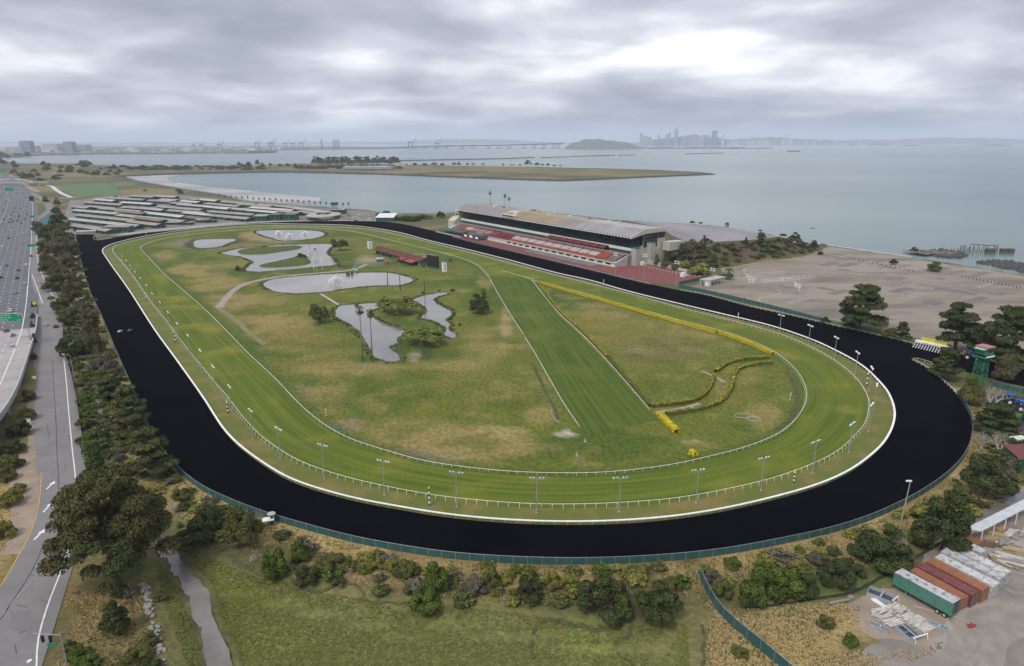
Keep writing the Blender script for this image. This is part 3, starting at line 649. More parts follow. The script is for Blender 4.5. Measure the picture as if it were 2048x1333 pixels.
mesh_fence('track_fence', fence, 'green mesh fence round the outside of the black track turn', FZ, 3.15, 0, zf=hz)
mesh_fence('car_park_fence', crom(xy([(1358,570),(1420,583),(1500,601.5),(1580,621),(1645,637.5)], 1.8), False, 3), 'green mesh fence between the car park and the homestretch', 2.2, 3.0)
mesh_fence('yard_fence', crom([tuple(PG(a, b)[:2]) for a, b in [(1399,1155),(1418,1195),(1442,1233),(1480,1268),(1520,1300),(1580,1352),(1640,1400)]], False, 3), 'tall green mesh fence slanting down past the container yard', 2.3, 3.3, zf=hz)
mesh_fence('chute_fence', np.array(xy([(1985,772),(2010,779),(2032,784),(2060,790)])), 'short green mesh fence behind the green tower', 2.0, 3.0)
mesh_fence('roadside_fence', crom(xy([(126,660),(128,700),(140,745),(152,800),(160,850),(168,905),(173,950)]), False, 4), 'wire mesh fence between the frontage road and the trees', 1.5, 3.5, m_=mat('wire_mesh', (.12, .13, .12), .8, c2=(.09, .10, .09), scale=2))
mesh_fence('red_apron_fence', np.array(xy([(1358,570),(1386,564),(1410,558),(1463,553)])), 'dark mesh fence at the end of the red apron', 2.0, 3.0)
# ------------------------------------------------------------------ lamps and course markers
m_lamp = mat('lamp_white', (.72, .73, .74), .4, c2=(.6, .61, .62), scale=2)
def pole_mesh(h): return MB().tube([(0, 0, 0), (0, 0, h)], .16, 7, r1=.085).mesh('pole', m_galv)
lamp_me = MB().lathe([(.10, .34), (.16, .26), (.36, .05), (.40, 0), (.05, -.02)], 9).mesh('lamp_head', m_lamp)
bar_me = MB().box((0, 0, 0), (3.5, .12, .12)).mesh('cross_arm', m_galv)
base_me = MB().lathe([(.32, 0), (.32, .25), (.22, .32)], 8).mesh('footing', mat('concrete', (.36, .35, .33), .9, c2=(.28, .275, .26), scale=1.2))
def light_pole(px, py, pyt, rz, base, grp, rows=1, z=0.0):
    p = P(px, py, z); h = tall(p, pyt); root = empty('light_pole', p, rz, None, 'light pole', grp); later(root, base)
    link('pole', pole_mesh(h), root); link('footing', base_me, root)
    for r_ in range(rows):
        zz = h - .05 - r_ * 1.3; link('cross_arm', bar_me, root, (0, 0, zz))
        for k_ in (-1.6, -.75, .75, 1.6):
            l = link('lamp_head', lamp_me, root, (k_, .12, zz + .12)); l.rotation_euler = (R(-50), 0, random.uniform(-.35, .35))
    return root
def track_rz(px, py):
    p = P(px, py); i = np.argmin(np.hypot(tout[:, 0] - p.x, tout[:, 1] - p.y)); d = tout[(i + 1) % len(tout)] - tout[i - 1]; return math.atan2(d[1], d[0])
for a in [(561,918,859),(649,958.5,892),(769,991,924),(913.5,1015,947),(1073,1026.7,958.5),(1238,1025,958),(1392,1007,942),(1522,982,918),(1625,947,885),(1697.5,906.5,849),(1737,865,810),(1747.5,821,771),(1738,783,736.6),(1710,750,706),(1668,719,676),(1616.7,690,652),(1559,667,631),(506,878,822),(463,822,774),(431,783,734),(405,747,702),(380,713,672),(358,685,648),(339,655,625),(323,633,605),(307,613,588),(295,594,571),(283,578,557),(272,564,544.6),(262,550,532),(254.5,539,522),(245.5,528,512.7)]:
    light_pole(*a, track_rz(a[0], a[1]), 'slim steel pole with four floodlights beside the turf rail', 'floodlight poles round the turf course')
for a in [(1287.7,560,509.6),(1351,574,523.5),(1422,587,537.5),(1498.5,602,560),(1590,620,569.7),(1230,546,508)]:
    light_pole(*a, track_rz(a[0], a[1]), 'tall pole with two tiers of floodlights on the stand side of the homestretch', 'tall floodlight poles by the homestretch', 2)
lp = light_pole(1735.5, 575, 523, .5, 'lone floodlight pole with an orange foot out on the car park', 'car park poles', 1)
MB().lathe([(.9, 0), (.9, .7), (.6, .9)], 10).build('guard', plain('orange_paint', (.75, .32, .03)), lp)
pl = empty('lamp_post', PG(1802, 1046), 0, 'leaning wooden lamp post behind the green fence among shrubs', 'lamp post'); hh = 11
MB().tube([(0, 0, 0), (.5, 0, hh)], .16, 7, r1=.11).build('pole', plain('bleached_wood', (.38, .34, .29)), pl); MB().box((.15, 0, hh + .05), (1.3, .35, .3)).build('lamp_head', m_lamp, pl)
m_blk = plain('marker_black', (.02, .02, .022)); m_wht = plain('marker_white', (.78, .78, .76)); m_mg = plain('marker_green', (.02, .13, .07)); m_mr = plain('marker_red', (.16, .02, .028)); m_yel = plain('yellow_paint', (.72, .52, .04))
def furlong(px, py, pyt, m_, desc, bands=6):
    p = P(px, py); h = max(2.2, tall(p, pyt)); root = empty('furlong_pole', p, 0, desc, 'marker pole', 'striped distance poles'); r = .22
    for k_ in range(bands):
        z0, z1 = h * k_ / bands, h * (k_ + 1) / bands; MB().lathe([(r, z0), (r, z1)], 10).build('stripe', m_wht if k_ % 2 else m_, root)
    MB().lathe([(r * .9, h), (r * 1.2, h + .2), (r * .8, h + .5), (.03, h + .6)], 10).build('finial', m_yel, root)
furlong(859, 1012, 978, m_mg, 'green and white striped pole with a yellow tip by the nearest turf rail', 7)
furlong(1587.5, 966, 943, m_blk, 'black and white striped pole on the right of the nearest turn')
furlong(1733, 773, 745, m_mr, 'dark red and white striped pole inside the right-hand turn')
furlong(456, 827, 803, m_blk, 'black and white striped pole low on the left backstretch')
furlong(351.5, 685, 662, m_blk, 'black and white striped pole halfway up the left backstretch')
furlong(291, 600, 587, m_mg, 'green and white striped pole far up the left backstretch')
furlong(653, 834, 821, m_blk, 'thin black and white pole inside the turf on the left of the infield')
furlong(1580, 802, 789, m_blk, 'thin black and white pole inside the turf on the right of the infield')
furlong(293, 473, 460, m_blk, 'black and white pole on the far left turn by the barns')
furlong(1207, 572, 561, m_blk, 'black and white pole on the homestretch rail below the red apron')
furlong(1476, 638, 628, m_blk, 'black and white pole on the homestretch rail beside the car park')
# ------------------------------------------------------------------ trees
def leafmat(name, a, b, isl=.35, objv=.12):
    return mat(name, a, .85, c2=b, coord='obj', scale=3.0, isl=isl, objv=objv, spec=.2, contrast=(.4, .6))
LM = {'olive': leafmat('leaf_olive', (.105, .108, .028), (.066, .076, .022)), 'dark': leafmat('leaf_dark', (.038, .052, .017), (.06, .072, .022)), 'cyp': leafmat('leaf_cypress', (.07, .086, .03), (.098, .098, .036)),
      'euc': leafmat('leaf_eucalyptus', (.064, .076, .024), (.096, .088, .03)), 'green': leafmat('leaf_green', (.085, .12, .018), (.048, .076, .013)), 'yel': leafmat('leaf_yellow_green', (.20, .185, .038), (.125, .13, .034)),
      'grey': leafmat('leaf_grey', (.13, .115, .085), (.085, .08, .052)), 'gold': leafmat('leaf_gold', (.62, .48, .015), (.46, .39, .025), .3), 'pine': leafmat('leaf_stone_pine', (.165, .185, .042), (.10, .125, .03)), 'brown': leafmat('leaf_brown', (.11, .09, .042), (.076, .07, .032)),
      'straw': leafmat('grass_straw', (.46, .345, .165), (.35, .265, .12), .22), 'mgrass': leafmat('grass_marsh', (.155, .17, .048), (.13, .145, .034), .14)}
m_bark = plain('bark', (.115, .085, .062), .95); m_barkg = plain('bark_grey', (.24, .21, .18), .95); m_dead = plain('dead_wood', (.34, .30, .26), .95)
def leaves(P0, N0, size, aspect=1.6, jit=.55, rs=None):
    n = len(P0); rs = rs or np.random
    nn = N0 + rs.normal(0, jit, (n, 3)); nn /= np.linalg.norm(nn, axis=1)[:, None] + 1e-9
    u = np.cross(nn, rs.normal(0, 1, (n, 3))); u /= np.linalg.norm(u, axis=1)[:, None] + 1e-9; v = np.cross(nn, u)
    s = (size * rs.uniform(.55, 1.35, n))[:, None]; u = u * s * aspect; v = v * s
    V = np.stack([P0 - u, P0 - v * .8 + u * .1, P0 + u, P0 + v * .8 + u * .1], 1).reshape(-1, 3); return V
def clump_pts(cl, n, rs):
    """points over lumpy shells, more on bigger lumps"""
    cl = np.array(cl, float); ar = (cl[:, 3] * cl[:, 5] + cl[:, 3] ** 2); pr = ar / ar.sum(); idx = rs.choice(len(cl), n, p=pr)
    d = rs.normal(0, 1, (n, 3)); d /= np.linalg.norm(d, axis=1)[:, None]; d[:, 2] = np.where(d[:, 2] < -.35, -d[:, 2] * .6, d[:, 2])
    rr = 1 - np.abs(rs.normal(0, .16, n)); c = cl[idx]; p = c[:, :3] + d * c[:, 3:] * rr[:, None]; return p, d
def crown(kind, seed, n, size):
    rs = np.random.RandomState(seed); cl = []; asp, jit = 1.5, .5
    if kind == 'round':
        for _ in range(24): a = rs.uniform(0, 6.28); r = .30 * math.sqrt(rs.uniform()); z = rs.uniform(.16, .8); k_ = rs.uniform(.13, .2) * (1.1 - .3 * z); cl.append((r * math.cos(a), r * math.sin(a), z, k_, k_, k_ * .9))
    elif kind == 'broad':
        for _ in range(34): a = rs.uniform(0, 6.28); r = .40 * math.sqrt(rs.uniform()); z = .14 + .72 * (1 - (r / .43) ** 2) * rs.uniform(.1, 1); k_ = rs.uniform(.1, .16); cl.append((r * math.cos(a), r * math.sin(a), z, k_, k_, k_ * .75))
    elif kind == 'euc':
        for _ in range(120): a = rs.uniform(0, 6.28); z = rs.uniform(.2, .93); r = (.42 - .28 * max(0, z - .55) / .4) * math.sqrt(rs.uniform(.1, 1)); k_ = rs.uniform(.055, .105); cl.append((r * math.cos(a), r * math.sin(a), z, k_, k_, k_ * .85))
    elif kind == 'cyp':
        for _ in range(44): a = rs.uniform(0, 6.28); z = rs.uniform(.2, .93); r = .42 * (1 - .55 * (z - .2) / .73) * math.sqrt(rs.uniform(.05, 1)); k_ = rs.uniform(.10, .17) * (1.1 - .5 * z); cl.append((r * math.cos(a), r * math.sin(a), z, k_ * 1.2, k_ * 1.2, .035 + .02 * rs.uniform()))
        asp, jit = 2.6, .4
    elif kind == 'cone':
        for _ in range(26): z = rs.uniform(.12, .92); a = rs.uniform(0, 6.28); r = .38 * (1 - z) * rs.uniform(.5, 1); k_ = .07 + .14 * (1 - z); cl.append((r * math.cos(a), r * math.sin(a), z, k_, k_, .07))
        asp = 2.2
    elif kind == 'umb':
        for _ in range(46): a = rs.uniform(0, 6.28); r = .43 * math.sqrt(rs.uniform()); z = .34 + .5 * (1 - (r / .46) ** 2) * rs.uniform(.35, 1) ; k_ = rs.uniform(.07, .115); cl.append((r * math.cos(a), r * math.sin(a), z, k_, k_, k_ * .75))
        jit = .35
    elif kind == 'weep':
        for _ in range(20): a = rs.uniform(0, 6.28); r = .36 * math.sqrt(rs.uniform()); z = rs.uniform(.3, .74); k_ = rs.uniform(.1, .15); cl.append((r * math.cos(a), r * math.sin(a), z, k_, k_, k_ * 1.5))
        asp = 2.4
    else:   # bush
        for _ in range(18): a = rs.uniform(0, 6.28); r = .36 * math.sqrt(rs.uniform()); z = .12 + .6 * (1 - (r / .42) ** 2) * rs.uniform(.1, 1); k_ = rs.uniform(.12, .19); cl.append((r * math.cos(a), r * math.sin(a), z, k_, k_, k_ * 1.05))
    p, d = clump_pts(cl, n, rs); V = leaves(p, d, size, asp, jit, rs); V[:, 2] = np.maximum(V[:, 2], .01)
    return V, cl
def trunk(cl, seed, rr, multi=1, z0=.0):
    rs = np.random.RandomState(seed + 99); b = MB(); cl = sorted(cl, key=lambda c: -c[3])[:12]
    zt = min(c[2] for c in cl) * .9
    for k_ in range(multi):
        ox, oy = (rs.uniform(-.08, .08), rs.uniform(-.08, .08)) if multi > 1 else (0, 0)
        top = (ox * 1.6 + rs.uniform(-.02, .02), oy * 1.6, zt + .12); b.tube([(ox * .5, oy * .5, z0), (ox, oy, zt * .5), top], rr, 6, r1=rr * .6)
        for c in cl[k_::multi]: b.tube([(top[0], top[1], top[2] - .06), ((top[0] + c[0]) / 2, (top[1] + c[1]) / 2, (top[2] + c[2]) / 2 - .03), (c[0], c[1], c[2])], rr * .5, 4, r1=rr * .15, cap=False)
    return b
TM = {}
def tree_meshes(kind, leaf, seed, n, size, rr=.022, multi=1, bark=None):
    key = (kind, leaf, seed, n)
    if key not in TM:
        V, cl = crown(kind, seed, n, size); Q = np.arange(len(V)).reshape(-1, 4)
        TM[key] = (npmesh('crown', V, Q, LM[leaf]), trunk(cl, seed, rr, multi).mesh('trunk', bark or m_bark))
    return TM[key]
def bare_mesh(seed, n=60, leaf=None):
    key = ('bare', seed)
    if key not in TM:
        rs = random.Random(seed); b = MB()
        def br(p, d, L, r, lev):
            q = p + d * L; mid = p + d * L * .5 + Vector((rs.uniform(-1, 1), rs.uniform(-1, 1), rs.uniform(-.5, .5))) * L * .08
            b.tube([p, mid, q], r, 3 if lev > 1 else 5, r1=r * .55, cap=False)
            if lev < 4:
                for _ in range(3 if lev < 3 else 4):
                    nd = (d + Vector((rs.uniform(-1, 1), rs.uniform(-1, 1), rs.uniform(-.35, .7))) * .95).normalized(); br(p + d * L * rs.uniform(.55, 1), nd, L * rs.uniform(.55, .8), r * .55, lev + 1)
        for _ in range(3): br(Vector((0, 0, 0)), Vector((rs.uniform(-.6, .6), rs.uniform(-.6, .6), 1)).normalized(), .30, .022, 0)
        TM[key] = b.mesh('branches', m_dead)
    return TM[key]
# kind -> shape, leaf, leaf count, leaf size, trunk radius, stems
KINDS = {'olive': ('round', 'olive', 6500, .021, .022, 1, 'rounded olive-green tree'), 'brown': ('round', 'brown', 6500, .021, .022, 1, 'brownish olive tree'), 'dark': ('broad', 'dark', 8000, .018, .022, 2, 'dark dense tree'), 'euc': ('euc', 'euc', 60000, .0078, .024, 2, 'huge dark eucalyptus'),
         'cyp': ('cyp', 'cyp', 8000, .017, .02, 1, 'spreading cypress'), 'cypd': ('cyp', 'dark', 8000, .018, .022, 2, 'dark spreading cypress'), 'cone': ('cone', 'dark', 3000, .03, .02, 1, 'small dark pine'), 'umb': ('umb', 'pine', 7500, .018, .016, 4, 'flat-topped pine'),
         'weep': ('weep', 'olive', 6500, .02, .02, 2, 'willow'), 'bush': ('bush', 'green', 5500, .024, .014, 3, 'green bush'), 'bushd': ('bush', 'dark', 5500, .024, .014, 3, 'dark bush'), 'bushy': ('bush', 'yel', 5000, .024, .014, 3, 'yellow-green shrub'), 'busho': ('bush', 'olive', 5000, .024, .014, 3, 'olive shrub'),
         'grey': ('bush', 'grey', 4200, .02, .014, 3, 'grey dry shrub'), 'gold': ('bush', 'gold', 2200, .035, .014, 3, 'bright yellow bush'), 'bare': None}
def shrub_mass(name, items, label):
    """undergrowth nobody could count: many small shrubs as one mass"""
    VV, MI = [], []; names = ['olive', 'green', 'dark', 'grey', 'yel']
    for i, (p, w_, h_, lf) in enumerate(items):
        V, cl = crown('bush', i % 7 + 40, 420, .062); a = i * 1.7; c, s = math.cos(a), math.sin(a)
        VV.append(np.c_[(V[:, 0] * c - V[:, 1] * s) * w_ + p[0], (V[:, 0] * s + V[:, 1] * c) * w_ + p[1], V[:, 2] * h_ + p[2]]); MI.append(np.full(len(V) // 4, names.index(lf)))
    V = np.vstack(VV); me = npmesh(name, V, np.arange(len(V)).reshape(-1, 4), LM['olive'])
    for n in names[1:]: me.materials.append(LM[n])
    me.polygons.foreach_set('material_index', np.concatenate(MI).astype(np.int32)); return tag(link(name, me), label, 'undergrowth', None, 'stuff')
tcount = [0]
def tree(kind, px, py, wpx, hpx, where, p=None, grp=None, lod=1.0, label=None, w_=None, h_=None):
    """a tree or shrub whose foot is at the pixel and that is so many pixels wide and tall"""
    tcount[0] += 1; sd = tcount[0] % 3
    p = p or PG(px, py); s_ = mpp(p); w_ = w_ or wpx * s_; h_ = h_ or hpx * s_ * 1.06
    low = kind.startswith('bush') or kind in ('grey', 'gold')
    nm = 'shrub' if low else 'tree'; root = empty(nm, p, random.uniform(0, 6.28), None, 'shrub' if low else 'tree', grp)
    if kind == 'bare':
        link('branches', bare_mesh(sd), root, scale=(w_, w_, h_)); later(root, label or 'bare grey leafless tree ' + where); root['category'] = 'tree'; return root
    sh, lf, n, sz, rr, ms, desc = KINDS[kind]; n = int(n * lod); sz = sz / math.sqrt(lod)
    cm, tm = tree_meshes(sh, lf, sd + 1 + (10 if lod < 1 else 0), n, sz, rr, ms)
    w_ *= .88; h_ *= .97; link('crown', cm, root, scale=(w_, w_, h_)); link('stems' if low else 'trunk', tm, root, scale=(w_, w_, h_))
    later(root, label or desc + ' ' + where); return root
W = 'in the belt between road and track'
for a in [('cone',118,458,44,38),('olive',95,482,40,34),('olive',126,492,46,42),('olive',92,517,36,32),('brown',126,522,50,42),('olive',102,547,44,36),('brown',138,547,42,36),('brown',142,577,46,36),('olive',108,582,44,34),('brown',146,607,46,38),('olive',122,624,40,30),('brown',157,642,46,38),('olive',132,652,36,30),('brown',184,660,40,44),('olive',80,468,30,24),('olive',150,520,34,34),
          ('dark',143,716,50,54),('brown',190,708,46,62),('grey',215,745,56,42),('cyp',228,800,78,60),('cyp',262,858,84,78),('bush',175,832,36,24),('bush',172,855,38,26),('bush',178,885,44,30),('bush',186,910,44,30),('cyp',306,956,106,92),('cone',196,964,62,66),('busho',150,735,26,20),('busho',165,770,34,22),('bush',170,805,30,20),('busho',200,770,34,20),('busho',240,905,40,30),('bush',205,845,30,22),('grey',240,925,34,28),('bush',225,965,40,26),('busho',180,675,26,20),('olive',112,560,30,26),('olive',150,590,34,28),('bushd',205,880,36,28)]:
    tree(*a, W, grp='trees of the roadside belt')
rb = random.Random(31); lq = crom(xy([(124,640),(128,700),(145,758),(158,815),(166,870),(175,940),(178,975)]), False, 2); rq = crom(xy([(200,640),(228,697),(254,756),(279,814),(305,873),(330,912),(365,950)]), False, 2)
it_ = []
for (x0, y0, x1, y1) in [(84,478,150,472),(84,500,158,500),(86,525,163,525),(90,550,170,550),(104,575,176,575),(113,600,188,600),(120,625,196,622)]:
    for k_ in range(9): f = rb.random(); q = P(x0 + (x1 - x0) * f, y0 + (y1 - y0) * f + rb.uniform(-11, 11)); s_ = rb.uniform(3, 6); it_.append(((q.x, q.y, 0), s_ * 1.4, s_ * .9, rb.choice(('olive', 'green', 'olive', 'dark'))))
for k_ in range(190):
    f = rb.random(); u = rb.uniform(.06, .9); i, j = int(f * (len(lq) - 1)), int(f * (len(rq) - 1)); q = lq[i] * (1 - u) + rq[j] * u; s_ = rb.uniform(1.8, 4.5); it_.append(((q[0], q[1], 0), s_ * 1.3, s_ * rb.uniform(.6, .95), rb.choice(('olive', 'green', 'dark', 'olive', 'grey', 'green'))))
shrub_mass('undergrowth', it_, 'tangled undergrowth filling the belt between road and track')
tree('euc', 232, 1168, 232, 200, '', label='huge dark eucalyptus standing beside the bend of the road', grp='roadside trees')
tree('cone', 237, 1268, 72, 64, '', label='small dark pine on the dry bank below the eucalyptus', grp='roadside trees')
W = 'on the dry bank by the road'
for a in [('bushd',243,1190,36,28),('bushy',208,1222,18,16),('bushy',212,1240,16,14),('bush',158,1318,44,32),('busho',140,1300,30,22),('bush',175,1335,50,34),('busho',275,1320,60,34),('busho',300,1290,40,26),('busho',320,1200,30,20),('grey',262,1190,34,24),('busho',250,1345,60,30),('bushd',300,1345,50,30)]: tree(*a, W, grp='shrubs on the bank')
W = 'on the bank left of the road'
for a in [('busho',20,935,50,34),('bushd',40,870,50,30),('bushy',20,1010,46,40),('bushy',10,1075,40,40),('busho',55,840,36,26),('bushd',25,905,46,30),('brown',60,800,30,22),('busho',15,960,40,24),('bushy',38,985,30,22),('busho',68,720,14,18),('busho',69,690,14,22),('bush',66,640,10,18),('bush',68,615,10,14),('busho',66,660,10,18)]: tree(*a, W, grp='shrubs left of the road')
W = 'on the bank below the track fence'
for a in [('bushd',425,1056,76,66),('weep',490,1092,84,84),('bushd',390,1092,90,54),('busho',362,1000,44,30),('bush',553,1152,60,84),('bush',602,1123,48,56),('busho',665,1136,80,44),('bushd',618,1162,64,42),('bushy',745,1135,46,34),('bushy',786,1138,40,30),('busho',812,1148,62,40),('bush',872,1180,68,64),('bush',848,1220,78,56),('grey',950,1182,60,50),('busho',985,1176,50,46),('bushy',1010,1162,42,32),('dark',1062,1198,64,74),('bushy',1105,1176,50,42),('bushy',1140,1176,44,44),('dark',1205,1224,124,92),('bush',1245,1242,42,58),('dark',1315,1234,104,90),('busho',1345,1180,40,40),('bushy',1280,1160,40,30),('grey',1425,1166,46,36),('bush',1465,1132,40,26),('bush',1502,1214,70,88),('busho',1445,1190,50,44),('bush',1565,1184,106,78),('bushd',1610,1190,60,50),('bushd',1668,1172,74,72),('dark',1765,1128,112,88),('dark',1880,1104,116,118),('dark',1972,990,94,86),('busho',1922,1008,60,42),('grey',2010,960,44,40),('busho',1840,1090,50,40),('bushd',1720,1110,50,44),('bushy',1850,1040,60,46),('grey',1640,1130,46,36),('bushd',1700,1150,60,40),('bushd',1800,1150,60,34),('busho',1480,1310,40,24),('busho',1650,1250,40,26),('bush',1700,1290,36,24),('grey',760,1160,30,22),('grey',420,1010,40,24),('busho',700,1140,40,30),('bushy',900,1150,40,30)]:
    tree(*a, W, grp='trees and shrubs between marsh and track')
rb = random.Random(12); tq, nq = normals2(fence); sq = np.sign(((fence - rail.mean(0)) * nq).sum(1))
it_ = []
for k_ in range(330):
    i = rb.randint(95, len(fence) - 8); q = fence[i] + nq[i] * sq[i] * (2.4 + 12 * rb.random() ** 1.3); pp = Vector((q[0], q[1], hz(q[0], q[1])))
    if pp.y > 260 or pp.z < -1.5: continue
    s_ = rb.uniform(1.6, 4.2); it_.append((tuple(pp), s_ * 1.25, s_ * rb.uniform(.5, .8), rb.choice(('olive', 'green', 'yel', 'grey', 'green', 'olive', 'yel', 'dark'))))
shrub_mass('undergrowth', it_, 'low mixed scrub on the bank between marsh and track fence')
W = 'standing among the bushes below the track fence'
for a in [('bare',340,1032,44,30),('bare',505,1085,60,84),('bare',1180,1195,50,46),('bare',1225,1205,46,40),('bare',1006,1208,18,26),('bare',1790,1110,40,54),('bare',1850,1080,40,46),('bare',700,1150,24,22),('bare',500,1125,30,20),('bare',1985,975,46,44)]: tree(*a, W, grp='dead trees')
W = 'by the yard right of the track'
for a in [('busho',1940,809,56,58),('bare',1985,816,70,46),('bare',1965,812,50,36),('cypd',1988,869,84,54),('bare',2000,906,60,46),('bushd',2030,905,50,36),('cypd',1888,758,60,58),('cypd',1912,702,96,82),('cypd',2008,737,116,102),('brown',2005,769,54,52),('dark',2000,940,70,44),('busho',1960,930,40,30),('bare',1962,900,50,40),('cypd',1960,715,60,60)]: tree(*a, W, grp='trees by the yard')
W = 'on the edge of the car park'
for a in [('cypd',1722,661,104,82),('bushd',1650,647,26,14),('busho',1778,676,34,28),('cypd',1802,682,34,34),('bush',1700,655,30,14),('dark',1787,530,17,15),('olive',1867,543,30,19),('bushd',1828,504,20,9),('cone',1489,604,8,9),('bushd',1640,510,13,10)]: tree(*a, W, grp='car park trees')
W = 'on the hill beside the grandstand'
for a in [('dark',1411,486,20,17),('dark',1423,487,9,8),('dark',1474,496,28,24),('cone',1492,486,11,11),('olive',1522,486,25,22),('dark',1510,510,25,22),('dark',1588,484,29,22),('dark',1626,499,22,19),('dark',1360,524,60,46),('brown',1388,526,58,50),('dark',1340,504,42,30),('bushy',1397,548,56,30),('bushy',1368,537,26,28),('green' if 0 else 'bush',1290,522,18,26),('bush',1312,532,16,30),('grey',1331,536,22,24),('busho',1436,528,15,16),('busho',1452,508,30,16),('busho',1480,515,30,12),('bushd',1384,447,14,6),('bushd',1402,448,12,5),('dark',1454,451,11,7),('bushd',1520,463,12,4),('bushd',769,434,38,16),('bushd',820,442,52,18),('bushd',882,436,24,16),('busho',850,438,40,12),('busho',795,440,30,10),('busho',1420,515,30,14),('busho',1545,503,30,10),('bush',1350,540,20,22),('bush',1330,530,18,20)]: tree(*a, W, grp='trees on the hill', lod=.5)
W = 'growing in the infield'
rb = random.Random(8); it_ = []; kk = 0; hf = resample(np.array(HILLF + [G2(0, 50)]), 2.0); ht_, hn_ = normals2(hf); hn_ = hn_ * np.sign((hn_ * (np.array(hill).mean(0) - hf)).sum())
while kk < 2500 and len(it_) < 150:
    kk += 1
    i = rb.randrange(len(hf)); q = hf[i] + hn_[i] * rb.uniform(2, 27); pp = Vector((q[0], q[1], hz(q[0], q[1])))
    if not (.2 < pp.z < 10.9): continue
    s_ = rb.uniform(2, 6); it_.append((tuple(pp), s_ * 1.4, s_ * .7, rb.choice(('olive', 'dark', 'olive', 'dark', 'green', 'grey'))))
shrub_mass('undergrowth', it_, 'dark scrub covering the slope of the hill by the grandstand')
tree('weep', 642, 646, 56, 42, '', label='round grey-green willow beside the lowest pond', grp='infield trees'); tree('dark', 958, 627, 56, 42, '', label='dark round tree near the turf chute rail', grp='infield trees')
tree('umb', 800, 628, 90, 42, '', label='spreading flat-topped pine on the farther spit of the lowest pond', grp='infield trees'); tree('umb', 846, 690, 102, 44, '', label='spreading flat-topped pine on the nearer spit of the lowest pond', grp='infield trees'); tree('umb', 770, 624, 44, 34, '', label='smaller pine left of the farther flat-topped pine', grp='infield trees')
tree('weep', 681, 502, 42, 26, '', label='broad round willow at the right end of the island pond', grp='infield trees'); tree('dark', 476, 543, 12, 14, '', label='small lone round tree left of the island pond', grp='infield trees')
tree('bushd', 603, 518, 28, 12, '', label='dark bush on the larger pond island', grp='infield trees'); tree('bushd', 529, 497, 14, 6, '', label='dark bush on the far pond island', grp='infield trees')
tree('gold', 1386, 912, 24, 20, '', label='small bright yellow bush inside the nearest turf rail', grp='infield trees')
for a in [('busho',696,552,10,10),('busho',704,552,8,9),('bushd',846,588,10,6),('bushd',878,583,8,5),('bushd',905,583,14,6),('busho',756,496,8,4),('bush',900,640,14,9),('bush',920,652,9,8),('busho',712,612,12,7)]: tree(*a, 'dotted near the infield ponds', grp='small infield shrubs', lod=.4)
# palms
def palm(px, py, pyt, label, wpx=14, p=None, h_=None, droop=1.0):
    p = p or PG(px, py); h_ = h_ or tall(p, pyt); r = wpx * mpp(p) / 2; root = empty('palm_tree', p, random.uniform(0, 6), label, 'palm tree', 'palms')
    MB().tube([(0, 0, 0), (.1, 0, h_ * .5), (.05, .05, h_)], .32 if h_ > 12 else .2, 7, r1=.2 if h_ > 12 else .13).build('trunk', m_barkg, root, sm=True)
    key = ('palm', round(droop, 1))
    if key not in TM:
        rs = random.Random(5); b = MB()
        for k_ in range(80):
            a = rs.uniform(0, 6.28); el = rs.uniform(-1.1, 1.15); u = Vector((math.cos(a) * math.cos(el), math.sin(a) * math.cos(el), math.sin(el))); sd = Vector((-math.sin(a), math.cos(a), 0))
            for j in range(-3, 4):
                q = u * .55 + sd * j * .02; e = u * (1.0 - abs(j) * .06) + sd * j * .085 + Vector((0, 0, -.18 * droop)); w0 = sd * .055
                b.add([q - w0, q + w0, e], [(0, 1, 2)])
            b.add([u * .05 - sd * .015, u * .05 + sd * .015, u * .58 + sd * .012, u * .58 - sd * .012], [(0, 1, 2, 3)])
        TM[key] = b.mesh('fronds', LM['olive'])
    link('fronds', TM[key], root, (.05, .05, h_), scale=(r, r, r)); return root
palm(726, 724, 620, 'left of the two tall palms standing by the lowest pond', 22); palm(745, 724, 626, 'right of the two tall palms standing by the lowest pond', 22)
palm(775.5, 571, 509, 'tall thin palm rising from the right end of the long pond', 12); palm(800.5, 582, 518, 'tall thin palm in front of the long pond below the red awnings', 12)
palm(849.5, 584, 531, 'tall thin palm left of the black tote board', 10); palm(901, 537, 519, 'short palm right of the black tote board', 10); palm(967, 596, 583, 'low palm behind the dark round infield tree', 19)
palm(1457, 560, 546, 'low palm at the far end of the red apron', 26)
for i, (a, b, c, l) in enumerate([(980.5, 411, 386, 'leftmost of the three palms rising behind the grandstand roof'), (1010, 413, 391.5, 'middle of the three palms rising behind the grandstand roof'), (1018, 414, 397.5, 'rightmost of the three palms rising behind the grandstand roof')]):
    p = P(a, b, PLAT); palm(a, b, c, l, 9, p=p)
